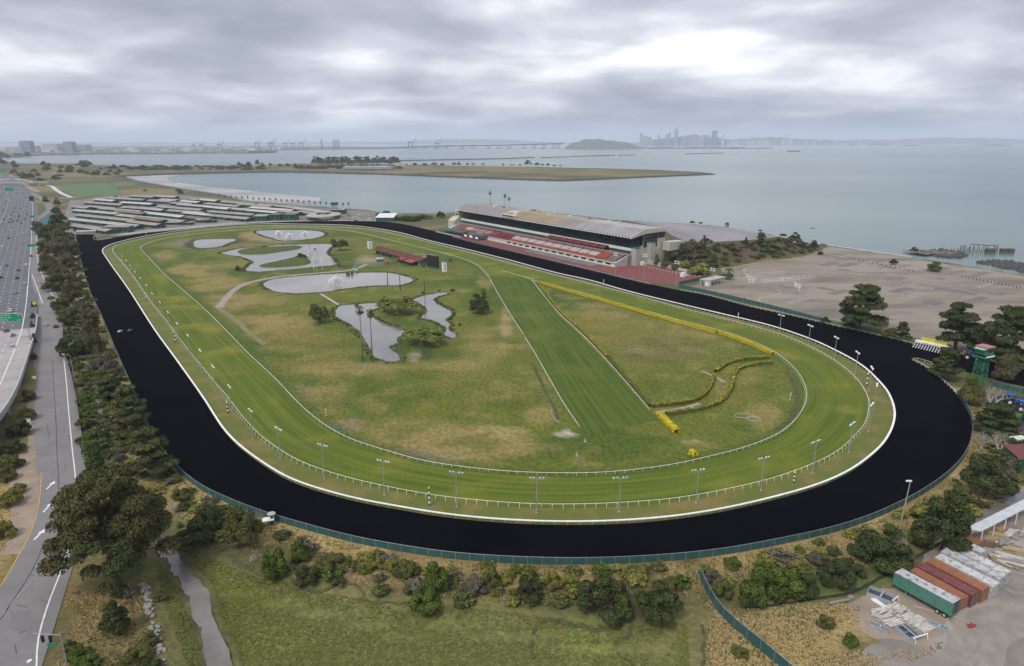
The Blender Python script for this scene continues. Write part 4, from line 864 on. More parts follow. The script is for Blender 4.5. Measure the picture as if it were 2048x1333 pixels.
# hedges
def hedge(pts, wd, h_, leaf, label, z=.15, n_m=75, size=.17, tops=None, ft=.9, fs_=.7):
    q = crom(xy(pts), False, .5); t, n = normals2(q); L = len(q) * .5; N_ = int(L * n_m); i = np.random.randint(0, len(q), N_); s = np.random.uniform(-1, 1, N_); f = np.random.uniform(0, 1, N_)
    side = np.random.rand(N_) < .5; hh = h_ * (.7 + .55 * vnoise(q[i, 0], q[i, 1], 2.2, 51))
    off = np.where(side, np.sign(s) * wd / 2, s * wd / 2); zz = np.where(side, f * hh, hh)
    p = np.c_[q[i] + n[i] * off[:, None], zz] + np.random.normal(0, .09, (N_, 3)); nn = np.where(side[:, None], np.c_[n[i] * np.sign(s)[:, None], np.zeros(N_)], np.array([[0, 0, 1.]]))
    c0 = q[len(q) // 2]; p[:, :2] -= c0; p[:, 2] = np.maximum(p[:, 2], .02); V = leaves(p, nn, size, 1.3, .45); root = empty('hedge', (c0[0], c0[1], z), 0, label, 'hedge', 'clipped hedges of the infield')
    top = p[:, 2] > h_ * .8
    Q = np.arange(len(V)).reshape(-1, 4)
    if tops:
        me = npmesh('foliage', V, Q, LM[leaf]); me.materials.append(LM[tops]); me.polygons.foreach_set('material_index', (np.random.rand(N_) < np.where(top, ft, fs_) * np.clip(.35 + 1.3 * vnoise(q[i, 0], q[i, 1], 5, 57), 0, 1)).astype(np.int32))
    else: me = npmesh('foliage', V, Q, LM[leaf])
    link('foliage', me, root)
    a1, a2 = q + n * wd * .42 - c0, q - n * wd * .42 - c0; k_ = len(q); b = MB()
    vs = [(x, y, 0) for x, y in a1] + [(x, y, 0) for x, y in a2] + [(x, y, h_ * .8) for x, y in a1] + [(x, y, h_ * .8) for x, y in a2]; fs = []
    for j in range(k_ - 1): fs += [(2*k_ + j, 2*k_ + j + 1, 3*k_ + j + 1, 3*k_ + j), (j, j + 1, 2*k_ + j + 1, 2*k_ + j), (k_ + j + 1, k_ + j, 3*k_ + j, 3*k_ + j + 1)]
    b.add(vs, fs).build('inner_twigs', LM[tops if tops and ft > .8 else leaf], root); return root
hedge([(1082,568),(1140,585),(1204,603),(1280,625),(1357,647),(1432,668)], 1.5, 1.5, 'yel', 'long yellow-flowering hedge along the homestretch turf rail', tops='gold', size=.15)
hedge([(1437,668),(1470,679),(1505,693),(1546,711)], 1.6, 1.5, 'yel', 'shorter bright yellow hedge at the end of the long one', tops='gold', size=.15)
hedge([(1076,568),(1090,585),(1122,626),(1173,672),(1215,715)], 1.4, .9, 'pine', 'loose hedge with yellow flowers along the turf chute rail', tops='gold', ft=.38, fs_=.2)
hedge([(1218,719),(1260,768),(1300,814)], 1.3, .8, 'pine', 'thin low hedge at the near end of the turf chute rail')
hedge([(1303,816),(1344,812),(1395,801),(1418,779),(1428,756)], 1.4, 1.3, 'pine', 'curved green hedge joining the near end of the turf chute', tops='gold', ft=.3, fs_=.04)
hedge([(1431,746),(1459,729),(1490,722),(1537,718)], 1.4, 1.3, 'pine', 'upper half of the inner S-shaped hedge', tops='gold', ft=.3, fs_=.04)
hedge([(1332,832),(1370,827),(1408,820),(1444,804),(1462,778),(1469,752),(1480,740),(1510,732),(1545,729)], 1.4, 1.3, 'pine', 'long S-shaped hedge outside the curved path', tops='gold', ft=.32, fs_=.04)
hedge([(1317,833),(1334,849),(1353,868)], 1.8, 1.5, 'yel', 'short bright yellow hedge stub at the end of the S-shaped hedge', tops='gold')
def scatter0(poly, rb):
    xs = [v[0] for v in poly]; ys = [v[1] for v in poly]
    while True:
        x, y = rb.uniform(min(xs), max(xs)), rb.uniform(min(ys), max(ys))
        if inpoly(np.array([x]), np.array([y]), poly)[0]: return x, y
# ------------------------------------------------------------------ paving
m_asph = mat('highway_asphalt', (.125, .125, .133), .9, c2=(.10, .10, .108), scale=.08, c3=(.145, .145, .15), scale3=.6)
m_road = mat('road_asphalt', (.20, .187, .18), .9, c2=(.165, .155, .152), scale=.12, c3=(.165, .16, .165), scale3=.7)
m_lot = mat('lot_asphalt', (.235, .197, .15), .92, c2=(.14, .122, .10), scale=.055, c3=(.29, .255, .215), scale3=.02, stretch=(.35, 1, 1, .35), detail=10, contrast=(.42, .66))
m_lot2 = mat('upper_lot_asphalt', (.245, .23, .235), .92, c2=(.19, .18, .19), scale=.05, c3=(.30, .285, .28), scale3=.015, stretch=(1, .4, 1, .3), detail=7)
m_red = mat('red_paving', (.175, .055, .052), .9, c2=(.145, .046, .046), scale=.09, c3=(.26, .095, .085), scale3=.4)
m_yard = mat('yard_gravel', (.24, .21, .178), .95, c2=(.17, .152, .135), scale=.13, c3=(.34, .295, .235), scale3=.05, detail=10, contrast=(.4, .62))
m_dirt2 = mat('bare_dirt', (.28, .22, .16), .95, c2=(.22, .175, .13), scale=.25, bump=.08, bscale=2, c3=(.33, .27, .20), scale3=.08)
m_dark = mat('yard_asphalt', (.035, .036, .042), .9, c2=(.05, .05, .054), scale=.2)
m_line = mat('road_paint', (.72, .72, .70), .7, c2=(.55, .55, .54), scale=1.2); m_yline = mat('road_paint_yellow', (.55, .34, .07), .7, c2=(.40, .27, .08), scale=1.2)
sheet('car_park', xy([(1370,575),(1463,556),(1445,545),(1440,537),(1470,533),(1520,524),(1560,519.5),(1614,511.5),(1648,499),(1640,490),(1700,499.5),(1824,517),(1900,530),(1955,537),(2048,553),(2250,585),(2250,740),(2048,722),(1960,700),(1890,688),(1826,676),(1741,657),(1645,637),(1580,620),(1500,600),(1420,582)]), .045, m_lot)
rb = random.Random(77); m_pt = [mat('asphalt_patch_%d' % i, c, .93, c2=tuple(v * .86 for v in c), scale=.25) for i, c in enumerate([(.165, .148, .13), (.195, .168, .14), (.145, .138, .138), (.26, .232, .195), (.21, .178, .148)])]
ld = (P(1560, 612) - P(1770, 560)); la = math.atan2(ld.y, ld.x); lotp = xy([(1500,590),(1560,540),(1640,505),(1800,525),(2030,560),(2030,690),(1850,660),(1640,620)])
for i in range(58):
    q = scatter0(lotp, rb); L_, W_ = rb.uniform(6, 34), rb.uniform(2.2, 9); aa = la + (math.pi / 2 if rb.random() < .25 else 0); cs, sn = math.cos(aa), math.sin(aa)
    sheet('asphalt_patch', rough([(q[0] + x * cs - y * sn, q[1] + x * sn + y * cs) for x, y in ((-L_/2, -W_/2), (L_/2, -W_/2), (L_/2, W_/2), (-L_/2, W_/2))], .35, 1.5, 2.0), .05 + i * .0006, rb.choice(m_pt), parent=bpy.data.objects['car_park'])
path('sea_wall', xy([(1634,488),(1700,497.5),(1760,506),(1824,515)]), 3.0, .5, mat('sea_wall_stone', (.42, .40, .37), .9, c2=(.33, .32, .30), scale=.3))
sheet('upper_car_park', xy([(1255,442.5),(1334,446),(1433,452.5),(1526,467.5),(1560,474),(1510,480),(1420,485),(1370,483),(1345,472),(1320,456)], PLAT), PLAT + .12, m_lot2)
sheet('red_apron', [G2(GL * .98, -1), G2(GL * .6, -1.2), G2(0, -1.2), G2(0, 14)] + xy([(1283,527),(1388,548),(1440,549),(1463,553),(1410,558),(1386,564),(1358,570),(1300,566.5),(1200,543),(1100,519.5),(1010,498.5),(905,473)]), .05, m_red)
sheet('yard', rough(xy([(1790,1175),(1820,1130),(1900,1075),(1935,1055),(2010,1018),(2150,960),(2400,1000),(2400,1700),(1500,1700),(1640,1345),(1690,1315),(1770,1290),(1740,1240),(1735,1200)]), 2.2), .04, m_yard)
path('wheel_track', xy([(1940,1333),(1965,1270),(2010,1240),(2070,1225)]), 9, .06, mat('packed_gravel', (.265, .235, .20), .95, c2=(.205, .18, .155), scale=.3), wob=.5)
sheet('tractor_yard', xy([(1960,800),(1990,790),(2060,795),(2200,820),(2200,900),(2060,875),(2025,850),(2000,830)]), .045, m_dark)
m_hp = mat('horse_path', (.30, .28, .255), .9, c2=(.25, .235, .215), scale=.06)
hq = home[(home[:, 1] > P(0, 478).y * .2)]
i0 = np.argmin(np.hypot(*(home - np.array(xy([(245, 471)])[0])).T)); i1 = np.argmin(np.hypot(*(home - np.array(xy([(770, 443)])[0])).T))
hs = home[i0:i1]; t_, n_2 = normals2(hs); cc0 = rail.mean(0); sg = np.sign(((hs - cc0) * n_2).sum(1).mean())
wdt = np.interp(np.linspace(0, 1, len(hs)), [0, .45, .6, 1], [18, 22, 12, 8])
strip('horse_path', hs + n_2 * sg * 1.0, hs + n_2 * sg * wdt[:, None], .06, m_hp)
sheet('barn_yard', xy([(135,470),(132,432),(148,402),(215,392),(300,388),(370,391),(450,400),(500,405),(627,415),(742,423),(780,430),(790,443),(700,440),(600,440),(500,443),(400,453),(300,463),(240,473),(190,468)]), .035, mat('barn_yard_dirt', (.20, .178, .15), .95, c2=(.15, .135, .118), scale=.05))
sheet('sports_field', xy([(112,371),(165,368.5),(212,366),(230,375),(247,388),(200,391),(152,393),(130,381)]), .06, mat('field_green', (.075, .135, .05), .95, c2=(.09, .15, .065), scale=.02, stretch=(1, .2, 1)))
sheet('sports_field', xy([(214,366),(275,365.5),(268,371),(235,374)]), .06, MATS['field_green'])
# ------------------------------------------------------------------ highway
bq = [P(a, b, z + 1) for a, b, z in ((-60,890,7.2),(-28,858,7.0),(0,826,6.6),(10.5,813,6.3),(34.7,768,5.2),(47,733.6,4.2),(57,690,2.4))]; bq = np.array([(v.x, v.y, v.z - 1) for v in bq]); bt, bn = normals2(bq); bn = -bn if bn[2][0] < 0 else bn; bq[:, :2] -= bn * 9.7
HC = [(23,663.5,1.6),(27.8,643,.9),(33,620,.4),(38.9,584,.1),(44.5,540,.1),(50.7,495,.1),(54.6,450,.1),(58,425,.1),(57,404,.1),(50,387,.1),(40,374,.1),(25,362,.1),(8,352,.1),(-20,344,.1)]
hc3 = np.array([tuple(P(a, b, z)) for a, b, z in HC])
s0 = bq[0] + (bq[0] - bq[1]) / np.linalg.norm(bq[0] - bq[1]) * 60; s0[2] = 7.4
hcw = smooth(crom(np.vstack([s0[None], bq[:-1], hc3]), False, 5.0), 6, False)
ht, hn = normals2(hcw); hn = -hn if hn[len(hn) // 3][0] < 0 else hn       # hn points to the right-hand shoulder
def hoff(d, i=None): q = hcw.copy(); q[:, :2] += hn * d; return q if i is None else q[i]
hw = strip('highway', hoff(-56), hoff(9.4), .0, m_asph)
n_con = int(np.argmin(np.abs(hcw[:, 1] - P(0, 668).y)))
strip('concrete_deck', hoff(-27)[:n_con + 1], hoff(9.3)[:n_con + 1], .03, mat('deck_concrete', (.36, .335, .315), .9, c2=(.30, .28, .265), scale=.07, c3=(.25, .24, .235), scale3=.4, stretch=(1, .3, 1)), parent=hw)
# overpass edge: barrier, girder and columns
def walls(name, q, z0, z1, m_, parent, th=.45):
    t, n = normals2(q); b = MB(); k_ = len(q); a1 = q[:, :2] + n * th / 2; a2 = q[:, :2] - n * th / 2; vs = [(x, y, z + z0) for (x, y), z in zip(a1, q[:, 2])] + [(x, y, z + z0) for (x, y), z in zip(a2, q[:, 2])] + [(x, y, z + z1) for (x, y), z in zip(a1, q[:, 2])] + [(x, y, z + z1) for (x, y), z in zip(a2, q[:, 2])]
    fs = []
    for j in range(k_ - 1): fs += [(2*k_ + j, 2*k_ + j + 1, 3*k_ + j + 1, 3*k_ + j), (j, j + 1, 2*k_ + j + 1, 2*k_ + j), (k_ + j + 1, k_ + j, 3*k_ + j, 3*k_ + j + 1)]
    fs += [(0, 2*k_, 3*k_, k_), (k_ - 1, 2*k_ - 1, 4*k_ - 1, 3*k_ - 1)]
    return b.add(vs, fs).build(name, m_, parent)
m_conc = MATS['concrete']; m_barr = mat('barrier_concrete', (.42, .42, .39), .9, c2=(.34, .34, .32), scale=.4)
nb = int(np.argmin(np.abs(hcw[:, 1] - P(0, 640).y)))
ov = empty('overpass_edge', tuple(hcw[6]), 0, 'pale concrete barrier and girder edge of the rising highway overpass', 'overpass'); off0 = Vector(ov.location)
qe = hoff(9.7)[:nb + 1] - np.array(off0); walls('barrier', qe, 0, 1.0, m_barr, ov); walls('girder', hoff(9.0)[:n_con + 2] - np.array(off0), -1.6, -.05, m_conc, ov, 1.2)
for i in range(1, n_con, 4):
    if hcw[i, 2] > 2.0: q = hoff(7.5, i) - np.array(off0); MB().lathe([(.75, -hcw[i, 2]), (.75, -1.0), (1.1, -.2)], 10, (q[0], q[1], q[2])).build('column', m_conc, ov)
md = empty('median_barrier', tuple(hoff(-24.5, 40)), 0, 'concrete barrier dividing the two sides of the highway', 'barrier'); walls('wall', resample(hoff(-24.5), 8) - np.array(md.location), 0, .95, m_barr, md, .5)
for k_, d in enumerate((-20.2, -16.2, -12.2, -8.2, -4.1, 0.0, -29.5, -33.5, -37.5, -41.5, -45.5)):
    q = resample(hoff(d), 1.0); b = MB(); t, n = normals2(q); dash = 3.2; per = 11.0
    for i in range(int(k_ * 3), len(q) - 5, int(per)):
        a, c = q[i], q[i + 3]; w_ = .14; nn = n[i]
        b.add([(a[0] - nn[0] * w_, a[1] - nn[1] * w_, a[2] + .06), (a[0] + nn[0] * w_, a[1] + nn[1] * w_, a[2] + .06), (c[0] + nn[0] * w_, c[1] + nn[1] * w_, c[2] + .06), (c[0] - nn[0] * w_, c[1] - nn[1] * w_, c[2] + .06)], [(0, 1, 2, 3)])
    o = b.build('lane_dashes', m_line, hw); o['kind'] = 'stuff'
def line(pts3, w_, m_, parent, z=.0, step=4.0):
    q = crom(np.array([tuple(v) for v in pts3]), False, step); t, n = normals2(q); A = q.copy(); B = q.copy(); A[:, :2] += n * w_ / 2; B[:, :2] -= n * w_ / 2; return strip('painted_line', A, B, z, m_, parent)
line([hoff(4.0, i) + np.array([0, 0, .06]) for i in range(0, len(hcw) // 2, 4)], .35, m_line, hw)
line([hoff(-23.2, i) + np.array([0, 0, .06]) for i in range(0, len(hcw), 4)], .25, m_yline, hw)
# ramp and frontage road
rd = sheet('frontage_road', xy([(66,462),(78,484),(79,509),(82,527),(92,549),(110,582),(121,606),(125,650),(128,697),(145,757),(156,803),(164,860),(171,935),(174,968),(165,1060),(142,1148),(108,1258),(82,1340),(60,1420),(-200,1420),(-120,1230),(0,1180),(33,1120),(63,1062),(78,1000),(80,960),(74,940),(72,905),(66,870),(62,830),(70,786),(75,758),(65,722),(67,690),(75,640),(77,612),(62,560),(60,500)]), .13, m_road)
path('dirt_lay_by', xy([(72,905),(50,945),(55,990),(62,1030),(50,1075),(20,1110)]), 7.5, .05, m_dirt2, wob=.35); path('dirt_lay_by', xy([(70,790),(64,830),(66,870),(74,915)]), 3.5, .055, m_dirt2, wob=.3)
def pxline(px, w_, m_, z=.17): return line([P(a, b, z) for a, b in px], w_, m_, rd, 0.0)
pxline([(73,452),(73,485),(74.5,512),(78,535),(86,554),(103,588),(112,604)], .3, m_line); pxline([(64,549),(71,568),(79,590),(85,607)], .35, m_line); pxline([(58,549),(55.5,570),(53.6,590)], .3, m_line)
pxline([(127.6,718),(133,768),(136.5,812),(139,840),(144.6,900),(151,965),(146,1060),(120,1147),(97.5,1205),(80,1262),(74,1300),(73,1360)], .28, m_line); pxline([(83,945),(79,998),(63,1062),(33,1118),(0,1175),(-40,1230)], .22, m_yline)
pxline([(105,720),(107,760),(109,800),(112,840),(113.5,900),(117,960),(118,1010)], .18, mat('crack_seal', (.05, .05, .055), .8, c2=(.09, .09, .09), scale=2)); pxline([(90,1080),(70,1130),(40,1180),(0,1240)], .18, MATS['crack_seal'])
pxline([(68,1130),(90,1137),(60,1165),(30,1200),(0,1235)], .2, mat('worn_paint', (.36, .35, .34), .8, c2=(.25, .24, .23), scale=1))
for (ax, ay, bx, by) in [(93,979,110,962),(86,1025,106,1004),(68,1080,90,1058)]:
    a, b_ = P(ax, ay, .18), P(bx, by, .18); d = (b_ - a); L = d.length; d.normalize(); n = Vector((-d.y, d.x, 0)); m3 = a + d * L * .6
    MB().add([a - n * .22, a + n * .22, m3 + n * .22, m3 - n * .22], [(0, 3, 2, 1)]).add([m3 + n * .75, b_, m3 - n * .75], [(0, 2, 1)]).build('painted_arrow', m_line, rd)
MB().add([P(53, 1322, .18), P(62, 1318, .18), P(64, 1321, .18), P(55, 1327, .18)], [(0, 1, 2, 3)]).build('painted_arrow', m_line, rd)
rb = random.Random(5)
for (x, y) in [(125,790),(122,815),(128,860),(120,885),(105,905),(130,925),(100,950),(138,870),(118,760),(95,850),(60,1150),(35,1210),(80,1200),(55,1260),(30,1290),(100,1180),(90,1240),(110,830)]:
    L_ = rb.uniform(4, 22); ang = rb.choice((1.4, 1.6, .2, 2.9)); pxline([(x + i * L_ / 4 * math.cos(ang) + rb.uniform(-1.5, 1.5), y + i * L_ / 4 * math.sin(ang) * 1.4 + rb.uniform(-1, 1)) for i in range(5)], rb.uniform(.06, .16), MATS['crack_seal'], .175)
for i in range(2, n_con, 3):
    a, b_ = hoff(-26.5, i), hoff(9.0, i); d = hcw[i + 1] - hcw[i]; d = d / np.linalg.norm(d) * .12; MB().add([a - d, b_ - d, b_ + d, a + d], [(0, 1, 2, 3)]).build('expansion_joint', MATS['crack_seal'], hw).location = (0, 0, .045)
for (x, y, w_, h_) in [(112,700,22,26),(100,640,20,14),(125,860,14,30),(40,1240,40,40),(100,770,14,24)]: sheet('asphalt_patch', rough(xy([(x - w_/2, y - h_/2), (x + w_/2, y - h_/2), (x + w_/2 + 3, y + h_/2), (x - w_/2 + 2, y + h_/2)], .15), .3, 1.0, 2), .15, mat('road_patch', (.185, .175, .172), .9, c2=(.15, .145, .145), scale=.3), parent=rd)
# white notice boards and signs
m_sgreen = mat('sign_green', (.005, .23, .13), .5, c2=(.005, .20, .11), scale=1)
def sign(px0, px1, pyc, wpx_h, base, label, m_, lines=(), pole=True, zb=0.0):
    b_ = P(*base, zb); s_ = mpp(b_); hgt_ = tall(b_, pyc); w_ = (px1 - px0) * s_; h_ = wpx_h * s_
    root = empty('road_sign', b_, 0, label, 'sign', 'highway signs'); xc = ((px0 + px1) / 2 - base[0]) * s_
    MB().box((xc, 0, hgt_), (w_, .12, h_)).build('panel', m_, root); MB().box((xc, .06, hgt_), (w_ + .25, .1, h_ + .25)).build('border', m_line, root)
    MB().tube([(0, .25, 0), (0, .25, hgt_ + h_ * .3)], .14, 7).build('pole', m_galv, root)
    if abs(xc) > .5: MB().tube([(0, .25, hgt_), (xc * 1.5, .25, hgt_)], .11, 6).build('arm', m_galv, root)
    for i, (t1, t2) in enumerate(lines):
        zz = hgt_ + h_ * (.3 - i * .3); text_part('lettering', t1, h_ * .27, m_line, root, (xc - w_ * .45, -.08, zz), (math.pi / 2, 0, 0), 'LEFT')
        if t2: text_part('lettering', t2, h_ * .25, m_line, root, (xc + w_ * .45, -.08, zz), (math.pi / 2, 0, 0), 'RIGHT')
    return root
sign(16, 56, 635.5, 13, (62, 690), 'wide green sign with three lines of white lettering above the highway', m_sgreen, [('Gilman Street', '3/4'), ('University Ave', ''), ('Ashby Ave', '2 1/4')], zb=.2)
sign(60, 74, 491, 4.5, (78, 502), 'green exit sign with a yellow strip beside the off-ramp', m_sgreen); sign(61, 71, 433.5, 4, (72, 440), 'small green sign farther up the highway shoulder', m_sgreen); sign(15, 29, 379, 5.5, (31, 385), 'green sign just before the overpass', m_sgreen); sign(1, 13, 341.5, 3.5, (15, 346), 'faint green sign beyond the arched bridge', m_sgreen)
sign(61, 69, 397.5, 8, (65, 409), 'black back of a sign on the highway shoulder', m_blk)
sg_ = empty('warning_sign', P(70, 617), 0, 'orange-yellow diamond warning sign in the ramp gore', 'sign'); h_ = tall(P(70, 617), 607); MB().tube([(0, .05, 0), (0, .05, h_ + .3)], .06, 6).build('pole', m_galv, sg_); MB().add([(0, 0, h_ - 1.1), (1.1, 0, h_), (0, 0, h_ + 1.1), (-1.1, 0, h_)], [(0, 1, 2, 3)]).build('panel', m_yel, sg_)
for a, b_, t in ((70, 765, 757), (58.5, 851, 843)):
    p = PG(a, b_); r_ = later(empty('notice_board', p, .1, None, 'sign', 'white boards by the road'), 'small square white board on a post left of the frontage road'); h_ = tall(p, t) + .3; MB().box((0, 0, h_), (1.5, .06, 1.1)).build('panel', m_wht, r_); MB().tube([(0, .06, 0), (0, .06, h_)], .05, 5).build('post', m_galv, r_)
# street lamps and signals by the road
def street_lamp(px, py, pyt, dx, label):
    p = P(px, py); h_ = tall(p, pyt); s_ = mpp(p); r_ = empty('street_lamp', p, 0, label, 'street lamp', 'road lamps'); MB().tube([(0, 0, 0), (0, 0, h_)], .12, 7, r1=.08).build('pole', m_galv, r_); MB().tube([(0, 0, h_), (dx * s_, 0, h_ + .4)], .06, 5).build('arm', m_galv, r_); MB().box((dx * s_, 0, h_ + .38), (.9, .35, .18)).build('lamp_head', m_lamp, r_)
street_lamp(150.5, 768, 711, -11, 'grey street lamp beside the frontage road fence'); street_lamp(83, 527, 508, 3, 'thin lamp post on the off-ramp shoulder among trees')
p = P(137, 1345); r_ = empty('traffic_signal', p, 0, 'traffic signal with a mast arm at the bottom left of the road', 'traffic signal'); h_ = 8.2
MB().tube([(0, 0, 0), (0, 0, h_)], .15, 7, r1=.1).build('pole', m_galv, r_); MB().tube([(0, 0, h_ - .6), (-4.6, 0, h_ - .3)], .07, 6).build('arm', m_galv, r_)
for dx in (-1.8, -3.1): MB().box((dx, -.1, h_ - 1.3), (.4, .3, 1.2)).build('signal_head', m_blk, r_)
MB().box((-1.6, -.12, h_ - 2.5), (1.8, .06, .6)).build('street_name_sign', m_sgreen, r_)
# ------------------------------------------------------------------ cars
CARC = {'white': (.75, .75, .74), 'silver': (.42, .44, .46), 'black': (.025, .025, .03), 'dark grey': (.09, .095, .105), 'blue': (.05, .12, .28), 'dark red': (.17, .025, .035), 'pale blue': (.26, .36, .47)}
m_glass = mat('car_glass', (.015, .018, .022), .1, spec=.6); m_tyre = plain('tyre', (.02, .02, .02), .9); m_rim = plain('wheel_rim', (.4, .4, .4), .4)
wheel_me = MB().wheel((0, 0, 0), .33, .22, 12).mesh('wheel', m_tyre)
glass_me = MB().hexa([(-1.55, -.78, .88), (.95, -.78, .88), (.95, .78, .88), (-1.55, .78, .88)], [(-1.0, -.62, 1.38), (.25, -.62, 1.38), (.25, .62, 1.38), (-1.0, .62, 1.38)]).mesh('windows', m_glass)
light_me = MB().box((0, 0, 0), (.06, .36, .14)).mesh('tail_light', plain('tail_light_red', (.35, .01, .01), .3))
car_me = {}
for c, v in CARC.items():
    cm = mat('car_paint_' + c.replace(' ', '_'), v, .28, spec=.5); b = MB(); b.hexa([(-2.2, -.85, .3), (2.2, -.85, .3), (2.2, .85, .3), (-2.2, .85, .3)], [(-2.25, -.9, .62), (2.2, -.9, .6), (2.2, .9, .6), (-2.25, .9, .62)]); b.hexa([(-2.25, -.9, .62), (2.2, -.9, .6), (2.2, .9, .6), (-2.25, .9, .62)], [(-2.1, -.82, .92), (1.9, -.8, .84), (1.9, .8, .84), (-2.1, .82, .92)])
    body = b.mesh('body', cm); roof = MB().hexa([(-1.02, -.63, 1.37), (.28, -.63, 1.37), (.28, .63, 1.37), (-1.02, .63, 1.37)], [(-.9, -.55, 1.45), (.15, -.55, 1.45), (.15, .55, 1.45), (-.9, .55, 1.45)]).mesh('roof', cm); car_me[c] = (body, roof)
def car(px, py, c, where='on the highway', rz=None, z=None, p=None):
    if p is None:
        p = P(px, py + 2, .1)
        i = int(np.argmin(np.abs(hcw[:, 1] - p.y))); 
        if where == 'on the highway': p = P(px, py + 2, hcw[i, 2] + .06)
    if rz is None: i = min(int(np.argmin(np.hypot(hcw[:, 0] - p.x, hcw[:, 1] - p.y))), len(ht) - 1); rz = math.atan2(ht[i, 1], ht[i, 0])
    o = empty('car', p, rz, None, 'car', 'cars and traffic'); later(o, c + ' car ' + where); bd, rf = car_me[c]
    link('body', bd, o); link('windows', glass_me, o); link('roof', rf, o)
    for x in (-1.35, 1.35):
        for y in (-.82, .82): link('wheel', wheel_me, o, (x, y, .33))
    for y in (-.6, .6): link('tail_light', light_me, o, (-2.24, y, .72))
    return o
cz1 = [(330,660,'w'),(540,685,'w'),(475,705,'d'),(405,820,'s'),(510,885,'b'),(275,905,'b'),(395,915,'b'),(520,910,'w'),(440,940,'w'),(250,955,'s'),(325,970,'s'),(250,985,'d'),(515,1020,'d'),(370,1050,'b'),(220,1055,'b'),(290,1060,'s'),(195,1085,'w'),(360,1078,'r'),(335,1152,'b'),(180,1175,'b'),(250,1163,'b'),(410,1190,'b'),(315,630,'b'),(370,545,'s'),(425,610,'d'),(500,630,'s'),(130,735,'w'),(95,860,'w'),(20,600,'w'),(45,585,'s'),(130,622,'w'),(15,555,'w'),(10,730,'s'),(8,800,'w'),(125,775,'b'),(190,685,'d'),(100,830,'d'),(80,1060,'s'),(75,1120,'b'),(210,1118,'d'),(300,1112,'s'),(470,1108,'d'),(440,505,'d'),(250,430,'p'),(170,435,'s'),(60,455,'w'),(80,340,'b'),(120,310,'d'),(65,280,'s'),(10,290,'w'),(30,370,'b'),(115,370,'w'),(55,640,'d'),(15,690,'d'),(60,950,'d'),(25,1180,'w')]
cz2 = [(210,40,'s'),(205,105,'w'),(355,185,'w'),(455,155,'w'),(165,245,'b'),(455,320,'s'),(35,405,'w'),(590,585,'d'),(130,765,'u'),(500,755,'w'),(10,820,'w'),(355,855,'r'),(325,1005,'b'),(470,1115,'s'),(290,1285,'p'),(20,990,'b')]
cz3 = [(200,390,'w'),(20,520,'p'),(125,780,'r'),(250,870,'d'),(240,1090,'s')]
CK = {'w': 'white', 's': 'silver', 'b': 'black', 'd': 'dark grey', 'u': 'blue', 'r': 'dark red', 'p': 'pale blue'}
for L_, oy in ((cz1, 320), (cz2, 450), (cz3, 580)):
    for a, b_, c in L_: car(a / 9.52, oy + b_ / 9.52, CK[c])
car(78, 565, 'silver', 'on the off-ramp'); car(91.5, 650, 'silver', 'on the frontage road'); car(111.5, 653, 'black', 'on the frontage road')
# overpass and arched footbridge across the far highway
ob = empty('road_overpass', P(45, 373), 0, 'low grey road overpass crossing the far highway', 'bridge'); a, b_ = P(-40, 366, 6), P(98, 365, 6); o0 = Vector(ob.location); walls('deck', np.array([tuple(a - o0), tuple((a + b_) / 2 - o0), tuple(b_ - o0)]), -1.4, .9, m_conc, ob, 10)
for x in (8, 30, 58, 80): q = P(x, 372.5) - o0; MB().box((q.x, q.y, 2.3), (1.5, 5, 4.6)).build('pier', m_conc, ob)
fb = empty('footbridge', P(30, 366), 0, 'white arched footbridge over the far highway', 'bridge'); o0 = Vector(fb.location); A_ = P(-12, 368, 1); B_ = P(70, 370, 1); ap = []
for i in range(17): f = i / 16; q = A_.lerp(B_, f); ap.append((q.x - o0.x, q.y - o0.y, 6 + 4 * 5.5 * f * (1 - f)))
MB().tube(ap, .6, 6).build('arch', m_white, fb); MB().tube([(x, y, 6.3) for x, y, z in ap], .5, 6).build('deck', m_conc, fb)
for x, y, z in ap[1:-1]: MB().tube([(x, y, 6.3), (x, y, z)], .1, 4).build('hanger', m_white, fb)
for x, y, z in (ap[0], ap[-1]): MB().box((x, y, 3), (1.2, 2.5, 6)).build('pier', m_conc, fb)
path('ramp_road', xy([(40,376),(70,390),(88,401),(98,412),(100,420),(88,432),(72,446)]), 9, .08, m_road); path('ramp_road', xy([(84,398),(110,399),(140,397),(150,394)]), 8, .09, m_road); path('ramp_road', xy([(20,350),(35,362),(60,376),(75,384)]), 9, .08, m_dirt2)
path('ramp_road', xy([(135,470),(140,440),(146,415),(150,400)]), 13, .07, m_road)
path('bike_ramp', xy([(92,371),(103,373),(112,380),(125,388),(142,395)]), 7, .12, mat('pale_concrete', (.55, .52, .49), .9, c2=(.46, .44, .42), scale=.1))
gb = empty('embankment', P(90, 450), 0, 'green sloping bank beside the far ramp', 'embankment'); o0 = Vector(gb.location); c_ = [P(78, 446), P(102, 429), P(112, 438), P(103, 456)]; MB().hexa([v - o0 for v in c_], [c_[0] - o0 + Vector((0, 0, 2.5)), c_[1] - o0 + Vector((0, 0, 3)), c_[2] - o0 + Vector((0, 0, .3)), c_[3] - o0 + Vector((0, 0, .3))]).build('slope', mat('teal_tarp', (.045, .12, .10), .9, c2=(.06, .14, .12), scale=.2), gb)
